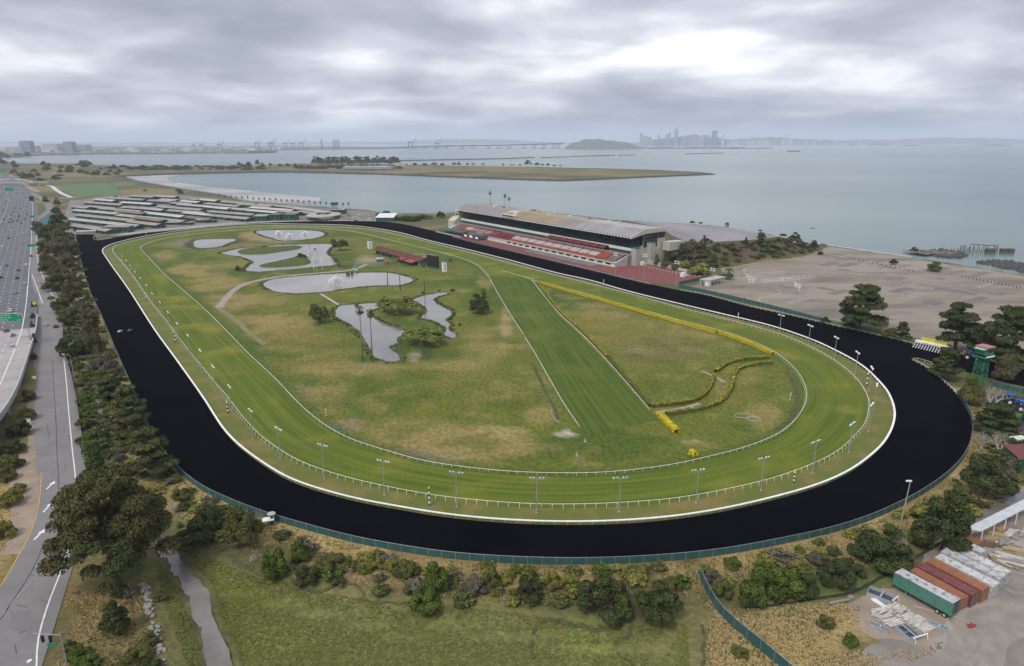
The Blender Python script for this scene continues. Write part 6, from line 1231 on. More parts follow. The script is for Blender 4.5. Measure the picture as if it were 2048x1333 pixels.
p = P(712, 541); r_ = empty('pump_house', p, .4, 'tiny blue-green hut with a pointed roof beside the long pond', 'hut'); MB().box((0, 0, 1.2), (2.6, 2.6, 2.4)).build('wall', m_swhite, r_); MB().add([(-1.8, -1.8, 2.3), (1.8, -1.8, 2.3), (1.8, 1.8, 2.3), (-1.8, 1.8, 2.3), (0, 0, 4.2)], [(0, 1, 4), (1, 2, 4), (2, 3, 4), (3, 0, 4)]).build('roof', m_g2, r_)
r_ = empty('utility_truck', P(760, 524), .3, 'pale cart with a white roof parked by the infield barn', 'cart'); MB().box((0, 0, 1.0), (5, 2, 1.2)).build('body', m_g2, r_); MB().box((0, 0, 2.7), (5.2, 2.3, .15)).build('roof', m_wht, r_)
for x in (-1.7, 1.7):
    for y in (-.9, .9): link('wheel', wheel_me, r_, (x, y, .4)); MB().box((x * 1.3, y, 2.1), (.1, .1, 1.2)).build('post', m_galv, r_)
r_ = empty('red_bin', P(774, 529), .3, 'small red bin by the infield barn', 'bin'); MB().hexa([(-1, -.8, 0), (1, -.8, 0), (1, .8, 0), (-1, .8, 0)], [(-1.3, -1, 1.9), (1.3, -1, 1.9), (1.3, 1, 1.9), (-1.3, 1, 1.9)]).build('tub', plain('bin_red', (.35, .03, .03)), r_); MB().box((0, 0, 1.98), (2.8, 2.2, .12)).build('lid', plain('bin_red', (.35, .03, .03)), r_)
r_ = empty('flower_bed', P(840, 512), .2, 'pale star-shaped flower border behind the tote board', 'flower bed')
for i in range(12): a = .52 * i; MB().box((math.cos(a) * 9, math.sin(a) * 7, .12), (7, .7, .2), a * 2).build('edging', m_cpale, r_)
# fountains
m_spray = mat('fountain_spray', (.86, .87, .88), .8, c2=(.8, .81, .82), scale=2)
def fountain(px, py, pyt, wpx, label):
    p = P(px, py, .24); h = tall(p, pyt); w_ = wpx * mpp(p) / 2; r_ = empty('fountain', p, 0, label, 'fountain', 'pond fountains'); MB().lathe([(.6, 0), (.6, .25), (.2, .4)], 8).build('nozzle', m_galv, r_)
    rs = np.random.RandomState(int(px)); N_ = 2600; u = rs.uniform(0, 1, N_); a = rs.uniform(0, 6.28, N_); k_ = rs.uniform(.25, 1, N_); x = u * w_ * k_; z = h * (1 - (2 * u - 1) ** 2 if wpx > 10 else (1 - u) ** 2) * (.4 + .6 * (1 - k_ * .6)); pp = np.c_[x * np.cos(a), x * np.sin(a), np.maximum(z, .1)]
    V = leaves(pp, rs.normal(0, 1, (N_, 3)), max(.14, h * .04), 1.2, .5, rs); o = link('spray', npmesh('spray', V, np.arange(len(V)).reshape(-1, 4), m_spray), r_); o['kind'] = 'stuff'
fountain(557, 470, 460, 20, 'left of the three fountain sprays in the far pond'); fountain(579, 477, 466, 20, 'nearest of the three fountain sprays in the far pond'); fountain(610, 471, 462, 18, 'right of the three fountain sprays in the far pond'); fountain(619, 511, 487, 8, 'tall white jet in the island pond'); fountain(672, 568, 551, 34, 'broad fountain spray in the long pond')
fp = empty('flagpole', P(629, 512), 0, 'flagpole with a red and white flag beside the fountain jet', 'flagpole'); h = tall(P(629, 512), 499) + 1; MB().tube([(0, 0, 0), (0, 0, h)], .1, 6).build('pole', m_wht, fp)
for i in range(7): MB().box((1.5, 0, h - .25 - i * .45), (3, .06, .45)).build('stripe', plain('flag_red', (.45, .05, .06)) if i % 2 == 0 else m_wht, fp)
MB().box((.6, -.05, h - .9), (1.2, .06, 1.7)).build('canton', plain('flag_blue', (.05, .07, .25)), fp)
for a, b_, t, l in ((645, 540, 517, 'tall white flagpole with a white flag at the pond edge'), (628, 542, 532, 'short white pole at the pond edge'), (634.5, 544, 535, 'second short white pole at the pond edge')): p = P(a, b_); r_ = empty('flagpole', p, 0, l, 'flagpole'); h = tall(p, t); MB().tube([(0, 0, 0), (0, 0, h)], .12, 6, r1=.07).build('pole', m_wht, r_); MB().add([(0, 0, h), (-.8 if t == 517 else .3, 0, h - 1.4), (0, 0, h - 3.2 if t == 517 else h - .5)], [(0, 1, 2)]).build('flag', m_wht, r_)
r_ = empty('footbridge', P(659, 600), math.atan2(*(P(677, 611) - P(641, 589)).yx), 'narrow pale plank bridge above the lowest pond', 'bridge'); L = (P(677, 611) - P(641, 589)).length
for i in range(14): MB().box((-L / 2 + L * (i + .5) / 14, 0, .35), (L / 14 * .92, 1.5, .12)).build('plank', m_cpale, r_)
for x in np.linspace(-L / 2, L / 2, 5): MB().box((x, 0, .12), (.25, 1.4, .3)).build('pile', m_bark, r_)
r_ = empty('green_platform', P(671, 859), .3, 'small green plank platform over the ditch by the turf rail', 'platform'); [MB().box((0, -1.2 + i * .6, .3), (3.6, .55, .1)).build('plank', plain('platform_green', (.06, .13, .07)), r_) for i in range(5)]; MB().box((0, 0, .14), (.3, 3, .2)).build('joist', m_bark, r_)
p = P(679, 534); r_ = empty('jetty', p, 0, 'short dark jetty at the right end of the island pond', 'jetty'); [MB().box((i * .8, 0, .5), (.72, 1.6, .1)).build('plank', m_bark, r_) for i in range(9)]; MB().box((0, 0, 1.2), (.5, 1.6, 2.2)).build('post', m_blk, r_)
for i, (a, b_) in enumerate(((1488, 838), (1507, 838))):
    r_ = later(empty('hose_loop', P(a, b_ + 6 * i - 6, .2), 0, None, 'hose', 'hoses on the grass'), 'pale hose loop lying on the infield grass'); MB().tube([(3.2 * math.cos(t) * (1 - .3 * i), 2 * math.sin(t), .06) for t in np.linspace(0, 6.0, 26)], .1, 4).build('hose', m_cpale, r_)
r_ = empty('hose', P(1109, 830, .2), 0, 'thin pale hose on the grass left of the turf chute', 'hose'); MB().tube([tuple(P(a, b_, .25) - Vector(r_.location)) for a, b_ in [(1102,820),(1104,830),(1110,840),(1118,845)]], .1, 4).build('hose', m_cpale, r_)
for a, b_ in ((1170, 884), (1154, 912)): r_ = later(empty('marker_cone', P(a, b_, .2), 0, None, 'cone', 'small cones'), 'small pale marker on the grass near the chute end'); MB().lathe([(.35, 0), (.3, .15), (.1, 1.1), (.04, 1.15)], 8).build('cone', m_cpale, r_); MB().box((0, 0, .03), (.8, .8, .06)).build('base', m_cpale, r_)
# ------------------------------------------------------------------ yard on the right
m_cont = {k_: mat('container_' + k_, v, .65, c2=tuple(x * .72 for x in v), scale=.7, coord='obj', c3=(.16, .09, .06), scale3=1.1, contrast=(.45, .7)) for k_, v in {'teal': (.06, .21, .16), 'orange': (.27, .105, .05), 'maroon': (.15, .045, .05), 'white': (.50, .50, .48), 'grey': (.42, .43, .44), 'rust': (.20, .085, .04)}.items()}
def container(a, b_, top, wd, c, label, z0=0.0, ribs=True, name='container'):
    p0, p1 = P(*a, top), P(*b_, top); p0.z = p1.z = 0; d = p1 - p0; L = d.length; r_ = empty(name, (p0 + p1) / 2, math.atan2(d.y, d.x), label, name.replace('_', ' '), 'containers in the yard'); m_ = m_cont[c]; h = top - z0
    MB().box((0, 0, z0 + h / 2), (L - .1, wd - .1, h - .1)).build('body', m_, r_); MB().box((0, 0, top - .02), (L, wd, .1)).build('roof', m_cont['grey'] if name == 'trailer' else m_, r_)
    if ribs:
        b = MB()
        for i in range(int(L / .55)):
            x = -L / 2 + .3 + i * .55
            for y in (-1, 1): b.box((x, y * wd / 2, z0 + h / 2), (.26, .1, h - .35))
        o = b.build('side_ribs', m_, r_); o['kind'] = 'stuff'
    for x in (-L / 2, L / 2):
        for y in (-wd / 2 + .05, wd / 2 - .05): MB().box((x, y, z0 + h / 2), (.16, .16, h)).build('corner_post', m_, r_)
    for y in (-.25, .25):
        dr = MB().box((L / 2 + .02, y * wd, z0 + h / 2), (.1, wd * .46, h - .25)).build('door', m_ if name != 'trailer' else m_blk, r_)
        for k_ in (-.3, .3): MB().tube([(L / 2 + .1, y * wd + k_, z0 + .2), (L / 2 + .1, y * wd + k_, top - .2)], .03, 5).build('lock_bar', m_galv, dr)
    return r_, L
tr, L = container((1797,1141), (1914,1203), 4.0, 2.6, 'teal', 'long sea-green truck trailer with a rusted grey roof', 1.15, False, 'trailer')
for x in (L / 2 - 1.2, L / 2 - 2.5):
    for y in (-1, 1): w_ = MB().wheel((x, y * .98, .52), .52, .32, 14).build('wheel', m_tyre, tr); MB().wheel((x, y * 1.12, .52), .28, .1, 10).build('rim', m_rim, w_)
MB().box((0, 0, 1.0), (L - .5, .9, .3)).build('chassis', m_blk, tr)
for x in (-L / 2 + 2.5,):
    for y in (-.7, .7): MB().box((x, y, .5), (.18, .18, 1.0)).build('landing_leg', m_galv, tr)
for i in range(5): MB().box((-L / 2 + 2 + i * 1.7, 0, 4.08), (.6, .45, .14)).build('roof_vent', m_cgrey, tr)
container((1826,1138), (1930,1196), 2.6, 2.44, 'orange', 'low orange container right behind the sea-green trailer'); container((1838,1128), (1951,1187), 2.9, 2.44, 'maroon', 'dark red container with planks on its roof'); container((1860,1120), (1972,1178), 2.9, 2.6, 'orange', 'tall orange container next to the white ones')
container((1876,1111), (1993,1170), 2.7, 2.44, 'white', 'white container next to the orange one'); container((1888,1099), (2005,1155), 2.9, 2.44, 'grey', 'pale container with rusty stains behind the white one'); container((1902,1089), (2015,1146), 2.9, 2.44, 'white', 'second pale container from the shed'); container((1919,1080), (1968,1104), 2.8, 2.44, 'grey', 'short pale container nearest the shed'); container((1928,1071), (1962,1087), 1.6, 2.6, 'rust', 'rust-brown flat container beside the shed', ribs=False)
r_ = empty('utility_box', PG(1811, 1131), .5, 'small dark green hut behind the sea-green trailer', 'hut'); MB().box((0, 0, 1.0), (2.2, 1.8, 2.0)).build('wall', m_bw, r_); MB().box((0, 0, 2.08), (2.6, 2.2, .16)).build('roof', m_cgrey, r_)
sh_ = empty('open_shed', P(1985, 1050), 0, 'long open shed with a pale corrugated roof at the yard edge', 'shed'); o0 = Vector(sh_.location); zs = 3.6; cs_ = [P(1931, 1058, zs), P(1962, 1064, zs - .5), P(2135, 975, zs - .5), P(2110, 968, zs)]; n = 18
for i in range(n):
    f0, f1 = i / n, (i + .97) / n; A0, A1, B0, B1 = cs_[0].lerp(cs_[3], f0), cs_[0].lerp(cs_[3], f1), cs_[1].lerp(cs_[2], f0), cs_[1].lerp(cs_[2], f1); q = [A0 - o0, A1 - o0, B1 - o0, B0 - o0]; up = Vector((0, 0, .08 + .03 * (i % 2))); MB().hexa(q, [v + up for v in q]).build('roof_sheet', mat('shed_roof', (.47, .49, .50), .5, c2=(.38, .40, .41), scale=.8), sh_)
for i in range(8):
    for A, B, zz in ((cs_[0], cs_[3], zs), (cs_[1], cs_[2], zs - .5)): v = A.lerp(B, (i + .15) / 8) - o0; MB().box((v.x, v.y, (zz - .05) / 2), (.18, .18, zz - .1)).build('post', m_swhite, sh_)
WC = [plain('lumber_%d' % i, c, .9) for i, c in enumerate([(.24, .19, .15), (.36, .26, .15), (.42, .30, .14), (.30, .28, .26), (.16, .11, .08), (.55, .54, .50)])]
def pile(px, py, L, w_, n, rz, m_, label, lay=2, name='lumber_pile', cat='lumber pile', th=.14, grp='yard piles'):
    r_ = empty(name, P(px, py, .05), rz, None, cat, grp); later(r_, label)
    for k_ in range(lay):
        for i in range(n):
            LL = L * random.uniform(.85, 1.05); MB().box((random.uniform(-.2, .2), (i - n / 2 + .5) * w_ / n, th * (k_ + .5)), (LL, w_ / n * .62, th * .95), random.uniform(-.07, .07)).build('beam', m_, r_)
yr = -.48
for i, (a, b_) in enumerate([(1957,1075),(1975,1078),(1990,1070),(2005,1083),(1985,1090),(2020,1068),(2030,1058),(2015,1055),(2000,1058),(2035,1075),(1970,1090),(2045,1062)]): pile(a, b_, random.uniform(3, 5), random.uniform(1.2, 2.2), 5, random.choice((yr, .6)), WC[i % 6], 'stack of ' + ('grey-brown boards', 'tan boards', 'yellow timber', 'grey boards', 'dark boards', 'white boards')[i % 6] + ' beside the open shed', random.randint(2, 4))
for i, (a, b_) in enumerate([(1995,1112),(2010,1120),(2025,1128),(2038,1135),(2020,1112),(2050,1150)]): pile(a, b_, 5.5, 1.0, 4, yr + random.uniform(-.2, .2), WC[[5, 3, 5, 0, 5, 3][i]], 'loose pale beams scattered on the yard by the containers', 1)
pile(2040, 1108, 6, .7, 2, yr, WC[2], 'thick yellow timbers lying on the yard', 2, th=.4)
m_oldw = mat('old_white_paint', (.58, .55, .49), .8, c2=(.40, .37, .32), scale=1.4)
rdir = math.atan2(*(P(1783, 1222) - P(1747, 1233)).yx)
for a, b_, n in [(1765,1232,7),(1762,1226,5),(1788,1217,6),(1800,1224,6),(1811,1232,8),(1833,1244,8),(1850,1257,7),(1786,1247,5)]: pile(a, b_, 3.6, 2.0, n, rdir + random.uniform(-.12, .12), m_oldw, 'stack of old white rail beams on the yard grass', 2, 'rail_stack', 'rail stack', .2)
pile(1758, 1208, 3.2, 1.1, 2, rdir - 1.6, m_wht, 'wide white boards leaning by the metal frame', 2, 'board_stack', 'boards', .15)
m_zinc = mat('zinc_grey', (.33, .36, .40), .5, c2=(.26, .29, .33), scale=.8, coord='obj')
def trough(px, py, L, w_, h, rz, label):
    r_ = empty('metal_trough', P(px, py, .04), rz, label, 'trough', 'metal troughs'); 
    for y in (-1, 1): MB().box((0, y * w_ / 2, h / 2), (L, .08, h)).build('side', m_zinc, r_)
    for x in (-1, 1): MB().box((x * L / 2, 0, h / 2), (.08, w_ - .08, h)).build('end', m_zinc, r_)
    MB().box((0, 0, h * .3), (L - .1, w_ - .1, .06)).build('floor', plain('trough_dark', (.06, .065, .07)), r_); MB().box((L * .05, 0, h * .98), (.3, w_, .06)).build('brace', m_zinc, r_)
trough(1758, 1258, 3.4, .9, .7, -.75, 'narrow grey metal trough alone in the dry grass'); trough(1808, 1262, 2.6, 1.7, .8, rdir, 'square grey metal trough below the white rails'); trough(1822, 1274, 2.8, 1.6, .8, rdir, 'grey metal trough in front of the square one'); trough(1876, 1257, 3.0, 1.0, .8, -.75, 'grey metal trough right of the white rails'); trough(1760, 1196, 4.4, 2.6, 1.0, -.75, 'big open grey metal frame above the white rails')
def trestle(px, py, L, rz, label):
    r_ = empty('trestle', P(px, py, .04), rz, label, 'trestle'); MB().box((0, 0, .95), (L, .16, .16)).build('beam', m_wht, r_)
    for x in (-L / 2 + .3, L / 2 - .3):
        for y in (-1, 1): MB().tube([(x, y * .4, 0), (x, 0, .95)], .07, 5).build('leg', m_wht, r_)
trestle(1840, 1281, 3.6, rdir, 'white trestle in front of the metal troughs'); trestle(1790, 1205, 2.4, rdir + .3, 'white trestle beside the metal frame')
r_ = empty('red_scrap', P(1940, 1253, .05), .3, 'small heap of red metal scrap on the gravel', 'scrap'); [MB().box((random.uniform(-.7, .7), random.uniform(-.5, .5), .25), (.9, .15, .5), random.uniform(0, 3)).build('piece', plain('scrap_red', (.38, .07, .05)), r_) for _ in range(6)]
r_ = empty('plank', P(1876, 1226, .05), -.48, 'long pale plank lying beside the trailer', 'plank'); [MB().box((0, y, .08), (8.5, .14, .12)).build('board', m_cpale, r_) for y in (-.08, .08)]
r_ = empty('sewer_pipe', PG(1680, 1206), .25, 'grey pipe and blocks lying in the grass near the fence', 'pipe'); MB().tube([(-2.6, 0, .35), (2.0, 0, .4)], .3, 8).build('pipe', m_cgrey, r_); MB().box((2.6, .2, .4), (1, .9, .8), .3).build('block', m_cgrey, r_)
path('erosion_barrier', [tuple(PG(a, b_)[:2]) for a, b_ in [(1490,1217),(1560,1210),(1640,1197),(1700,1187),(1760,1157),(1800,1132),(1850,1105),(1900,1076),(1930,1060)]], .7, .12, mat('silt_fence', (.02, .022, .02), .9, c2=(.035, .04, .03), scale=1), zf=hgt)
sheet('bare_ground', rough(xy([(1690,1215),(1735,1195),(1790,1180),(1815,1195),(1870,1232),(1890,1262),(1840,1290),(1760,1285),(1715,1262)]), 2.0, 1.5, 4), .05, m_dirt2)
for px_ in ([(1900,1240),(1930,1275),(1925,1333),(1900,1390)], [(1925,1235),(1955,1270),(1952,1333),(1930,1390)], [(1985,1150),(2010,1180),(2060,1190)], [(1990,1140),(2020,1168),(2065,1178)]): path('wheel_rut', xy(px_), .8, .075, mat('rut_gravel', (.20, .18, .16), .95, c2=(.25, .225, .195), scale=.5), wob=.5)
q_ = random.Random(9)
for i in range(26):
    a, b_ = q_.uniform(1960, 2048), q_.uniform(1055, 1150); r_ = later(empty('offcut', P(a, b_, .05), q_.uniform(0, 3), None, 'scrap', 'yard scrap'), 'loose timber offcut lying in the yard by the shed'); [MB().box((q_.uniform(-.5, .5), q_.uniform(-.4, .4), .12 + .1 * k_), (q_.uniform(.8, 3), q_.uniform(.12, .4), .12), q_.uniform(-.4, .4)).build('piece', q_.choice(WC), r_) for k_ in range(3)]
# tractors
def tractor(px, py, c, label, rz, s=1.0):
    r_ = empty('tractor', P(px, py, .05), rz, label, 'tractor', 'tractors'); r_.scale = (s, s, s); m_ = plain('tractor_' + c, {'blue': (.01, .10, .42), 'green': (.04, .22, .03)}[c], .4); rm = plain('tractor_rim_' + c, {'blue': (.7, .7, .68), 'green': (.65, .5, .02)}[c], .5)
    MB().hexa([(.2, -.4, .9), (2.3, -.4, .9), (2.3, .4, .9), (.2, .4, .9)], [(.2, -.38, 1.75), (2.2, -.33, 1.5), (2.2, .33, 1.5), (.2, .38, 1.75)]).build('bonnet', m_, r_); MB().box((-.4, 0, 1.0), (1.6, .9, .6)).build('chassis', m_blk, r_); MB().box((-.5, 0, 2.9), (1.7, 1.6, .18)).build('canopy', m_, r_)
    for x in (-1.2, .2):
        for y in (-.65, .65): MB().box((x, y, 2.1), (.1, .1, 1.6)).build('post', m_blk, r_)
    MB().box((-.6, 0, 1.5), (.6, .6, .5)).build('seat', m_blk, r_)
    for x, rr, wd in ((-1.0, .85, .45), (1.7, .55, .32)):
        for y in (-1, 1): w_ = MB().wheel((x, y * .85, rr), rr, wd, 16).build('tyre', m_tyre, r_); MB().wheel((x, y * .88, rr), rr * .55, wd + .06, 12).build('rim', rm, w_)
tractor(1940, 719, 'blue', 'blue tractor on the chute behind the cypress', -.5, 1.25); tractor(2024, 809, 'blue', 'blue tractor parked in the dark yard on the right', -.3, 1.2); tractor(2047, 823, 'blue', 'blue tractor cut by the right edge of the picture', -.4, 1.2); tractor(2044, 842, 'green', 'green tractor with yellow wheels at the right edge', 2.7, 1.2); tractor(2012, 800, 'blue', 'blue tractor half hidden behind bare branches', .6, 1.0)
r_ = empty('white_trailer', P(2034, 893), .25, 'white box trailer with a ribbed roof at the right edge', 'trailer'); MB().box((0, 0, 1.6), (4.8, 2.3, 2.2)).build('body', m_wht, r_); [MB().box((-2.1 + i * .6, 0, 2.78), (.5, 2.4, .12)).build('roof_panel', m_swhite, r_) for i in range(8)]; MB().box((1.0, -1.17, 1.8), (.9, .05, .6)).build('window', m_sgl, r_)
for x in (-1.0, 1.0):
    for y in (-1, 1): link('wheel', wheel_me, r_, (x, y * 1.0, .35))
r_ = empty('wrapped_heap', P(2020, 868), .2, 'pale wrapped heap behind the dark pine', 'heap'); [MB().lathe([(1.3, 0), (1.2, .9), (.7, 1.5), (.1, 1.7)], 9, (x, y, 0)).build('bale', m_swhite, r_, sm=True) for x, y in ((-1.6, 0), (.4, .3), (1.9, -.3))]
r_ = empty('green_building', P(2046, 940), 0, 'dark green building with a red roof and white trim at the right edge', 'building'); MB().box((3.5, 3, 1.8), (11, 6, 3.6)).build('wall', plain('wall_bottle_green', (.01, .10, .065), .7), r_); MB().hexa([(-2.3, -.4, 3.6), (9.3, -.4, 3.6), (9.3, 6.4, 4.6), (-2.3, 6.4, 4.6)], [(-2.3, -.4, 3.8), (9.3, -.4, 3.8), (9.3, 6.4, 4.8), (-2.3, 6.4, 4.8)]).build('roof', plain('roof_red', (.15, .05, .045), .8), r_); MB().box((3.5, -.12, 3.45), (11.4, .2, .25)).build('trim', m_wht, r_); MB().box((-2.0, -.1, 1.8), (.2, .3, 3.5)).build('trim', m_wht, r_)
# stewards' tower
p = P(1955, 772); st = empty('stewards_tower', p, .45, 'tall green lattice tower with a cabin and a pinkish roof', 'tower'); h = tall(p, 692); w_ = 1.75; m_tg = plain('tower_green', (.045, .20, .12), .7)
for x in (-1, 1):
    for y in (-1, 1): MB().tube([(x * w_, y * w_, 0), (x * w_ * .85, y * w_ * .85, h * .76)], .13, 6).build('leg', m_tg, st)
nb_ = 5
for k_ in range(nb_):
    z0, z1_ = h * .72 * k_ / nb_, h * .72 * (k_ + 1) / nb_
    for a, b_ in (((-1, -1), (1, -1)), ((1, -1), (1, 1)), ((1, 1), (-1, 1)), ((-1, 1), (-1, -1))):
        MB().tube([(a[0] * w_ * .95, a[1] * w_ * .95, z0), (b_[0] * w_ * .92, b_[1] * w_ * .92, z1_)], .07, 5).build('brace', m_tg, st); MB().tube([(b_[0] * w_ * .95, b_[1] * w_ * .95, z0), (a[0] * w_ * .92, a[1] * w_ * .92, z1_)], .07, 5).build('brace', m_tg, st); MB().tube([(a[0] * w_ * .93, a[1] * w_ * .93, z1_), (b_[0] * w_ * .93, b_[1] * w_ * .93, z1_)], .08, 5).build('brace', m_tg, st)
MB().box((.4, 0, h * .60), (3.2, 2.6, h * .30)).build('stair_core', plain('tower_dark_green', (.02, .09, .06), .8), st); MB().box((0, 0, h * .74), (5.2, 5.2, .25)).build('platform', m_tg, st)
for y in (-2.5, 2.5): MB().box((0, y, h * .74 + .6), (5.2, .08, 1.0)).build('parapet', m_tg, st)
cb = MB().box((.2, 0, h * .89), (4.4, 4.2, h * .17)).build('cabin', m_tg, st); MB().box((.2, -2.13, h * .91), (3.6, .08, h * .07)).build('window', m_sgl, cb); MB().box((2.43, 0, h * .91), (.08, 3.4, h * .07)).build('window', m_sgl, cb)
MB().box((.3, 0, h * .985), (4.8, 4.6, .3)).build('roof', plain('tower_roof_pink', (.42, .16, .16), .8), st); MB().hexa([(-3.6, -1.9, h * .94), (-2.0, -1.9, h * .96), (-2.0, 1.9, h * .96), (-3.6, 1.9, h * .94)], [(-3.6, -1.9, h * .945), (-2.0, -1.9, h * .968), (-2.0, 1.9, h * .968), (-3.6, 1.9, h * .945)]).build('shutter', plain('shutter_pale_green', (.25, .42, .32), .7), st)
for i in range(6): l = link('lamp', lamp_me, st, (-2.2 + i * .8, -2.5, h * .74 + .5))
# starting gates
def gate(a, b_, n, label, banner=None):
    p0, p1 = P(*a), P(*b_); d = p1 - p0; L = d.length; r_ = empty('starting_gate', (p0 + p1) / 2, math.atan2(d.y, d.x), label, 'starting gate', 'starting gates'); st_ = L / n
    for i in range(n + 1):
        x = -L / 2 + i * st_; MB().box((x, 1.0, 1.35), (.16, 2.6, 1.3)).build('stall_partition', m_wht, r_); MB().tube([(x, -1.4, .15), (x, -.2, 1.6), (x, .3, 2.5), (x, 2.2, 2.7)], .11, 5).build('frame', m_wht, r_); MB().box((x, -1.2, .3), (.3, .8, .5)).build('pad', m_wht, r_)
        if i < n: MB().box((x + st_ / 2, .1, 1.3), (st_ * .55, .1, 1.5)).build('stall_door', m_blk, r_); MB().box((x + st_ / 2, .05, 2.4), (st_ * .8, .12, .5)).build('number_plate', m_wht, r_)
    MB().box((0, 1.2, 2.8), (L + .6, 2.2, .3)).build('top_beam', m_wht, r_)
    for x in (-L / 2 - .4, L / 2 + .4): [MB().wheel((x, y, .5), .5, .3, 12).build('wheel', m_tyre, r_) for y in (.2, 1.8)]
    if banner:
        MB().box((.4, 1.9, 3.75), (L * .84, .12, 1.5)).build('banner', plain('banner_yellow', (.72, .62, .06), .6), r_); text_part('lettering', banner, L * .088, plain('banner_ink', (.25, .20, .02)), r_, (.4, 1.82, 3.75), (math.pi / 2, 0, 0))
        text_part('lettering', 'GOLDEN  GATE  FIELDS', L * .05, plain('navy_ink', (.05, .05, .16)), r_, (0, -.03, 2.42), (math.pi / 2, 0, 0))
gate((1829,694), (1890,708), 11, 'white starting gate with a yellow lettered banner on the near chute', 'GOLDEN GATE FIELDS'); gate((154,468.5), (192,467), 11, 'white starting gate at the head of the far left chute')
# patrol camera stand and fence box on the near turn
r_ = empty('patrol_stand', P(543, 1049), .35, 'small white observation stand with a round roof at the near fence', 'stand'); MB().box((-.6, 0, 1.5), (2.6, 1.9, .15)).build('deck', m_wht, r_); MB().tube([(.2, 0, 0), (.2, 0, 2.7)], .35, 8).build('cabin', m_bw, r_); MB().lathe([(1.0, 2.85), (.6, 3.0), (.05, 3.1)], 14, (.2, 0, 0)).build('round_roof', m_cpale, r_)
for x, y in ((-1.7, -.8), (-1.7, .8), (.5, -.8), (.5, .8)): MB().box((x, y, .75), (.12, .12, 1.5)).build('leg', m_bw, r_)
for i, (a, b_, rz) in enumerate(((240, 664, .3), (260, 662, .3))):
    r_ = empty('water_truck' if i else 'pickup', P(a, b_, .05), rz + 1.3, ('tiny white vehicle on the black backstretch', 'tiny dark blue vehicle on the black backstretch')[i], 'vehicle'); bd, rf = car_me['white' if not i else 'blue']; link('body', bd, r_); link('windows', glass_me, r_); link('roof', rf, r_); [link('wheel', wheel_me, r_, (x, y, .33)) for x in (-1.35, 1.35) for y in (-.82, .82)]; r_.scale = (.6, .6, .6)
# creek and marsh channels
m_creek = mat('creek_water', (.20, .18, .16), .14, c2=(.12, .11, .10), scale=.12, spec=.45, bump=.02, bscale=1.5); m_chan = mat('channel_mud', (.05, .052, .024), .9, c2=(.085, .092, .032), scale=.8)
def PGs(pts): return [tuple(PG(a, b_)[:2]) for a, b_ in pts]
lft = crom(xy([(300,1075),(312,1094),(322,1116),(352,1153),(376,1192),(388,1235),(404,1274),(414,1333),(418,1400)], -2.15), False, 1.5); rgt = crom(xy([(318,1066),(334,1082),(360,1114),(381,1144),(414,1183),(422,1228),(440,1274),(461,1318),(472,1400)], -2.15), False, 1.5)
n = 70; ii = np.linspace(0, len(lft) - 1, n).astype(int); jj = np.linspace(0, len(rgt) - 1, n).astype(int); A, B = lft[ii], rgt[jj]; 
cz_ = float(np.median(hgt(A[20:, 0], A[20:, 1]))) + .12
sheet('creek', rough([tuple(v) for v in A + (A - B) * .06] + [tuple(v) for v in (B + (B - A) * .06)[::-1]], .5, 1.2, 2.5), -2.15, m_creek)
path('creek', xy([(155,655),(162,680),(172,700),(188,745),(196,790),(203,815),(222,870),(232,905),(252,945),(280,1000),(305,1060)]), 3.6, .08, m_creek, wob=.5)
path('creek', xy([(1985,1045),(2010,1020),(2030,1000),(2048,985),(2080,975)]), 5.0, .08, m_creek, wob=.5); path('creek', xy([(1955,1040),(1985,1015),(2005,990)]), 2, .11, m_creek, wob=.5)
def jag(p):
    q = crom(p, False, .8); t, n = normals2(q); return q + n * ((vnoise(q[:, 0], q[:, 1], 2.2, 91) - .5) * 1.6)[:, None]
for pts_ in [[(514,1150),(545,1154),(576,1153),(595,1166),(609,1179),(638,1184),(667,1170),(693,1168),(722,1176),(729,1196),(755,1205),(800,1205),(830,1216)],[(1264,1240),(1258,1256),(1251,1274),(1230,1287),(1238,1309),(1267,1329),(1290,1350)],[(1063,1320),(1063,1283),(1073,1255),(1098,1243),(1122,1249),(1154,1257),(1215,1261),(1245,1248)],[(455,1112),(500,1140),(520,1150)],[(440,1100),(480,1090),(520,1085)],[(1405,1250),(1408,1290),(1410,1340)]]: path('marsh_channel', jag(PGs(pts_)), .7, .1, m_chan, zf=hgt, wob=.9, step=0)
# ------------------------------------------------------------------ ground cover close to the camera
def tufts(name, pts_, size, leaf, label, cat='grass'):
    N_ = len(pts_); z = hgt(pts_[:, 0], pts_[:, 1]); a = np.random.uniform(0, 6.28, (N_, 1)); k_ = 3; V = []
    for j in range(k_):
        aa = a[:, 0] + j * 2.1 + np.random.uniform(-.4, .4, N_); s = size * np.random.uniform(.5, 1.3, N_); d = np.c_[np.cos(aa), np.sin(aa), np.zeros(N_)]; e = np.c_[-np.sin(aa), np.cos(aa), np.zeros(N_)]; p = np.c_[pts_, z - .03]
        tip = p + d * (s * .75)[:, None] + np.c_[np.zeros((N_, 2)), s * .8]; V.append(np.stack([p - e * (s * .28)[:, None], p + e * (s * .28)[:, None], tip], 1))
    V = np.concatenate(V, 0).reshape(-1, 3); o = link(name, npmesh(name, V, np.arange(len(V)).reshape(-1, 3), LM[leaf])); return tag(o, label, cat, None, 'stuff')
def scatter(poly, n):
    pl = np.array(poly); lo, hi = pl.min(0), pl.max(0); q = np.random.uniform(lo, hi, (n * 3, 2)); q = q[inpoly(q[:, 0], q[:, 1], [tuple(v) for v in poly])][:n]; d = dpoly(q[:, 0], q[:, 1], [tuple(v) for v in poly]); return q[np.random.rand(len(q)) < sstep(d + (vnoise(q[:, 0], q[:, 1], 6, 99) - .5) * 9, -1, 5)] if n > 1000 else q
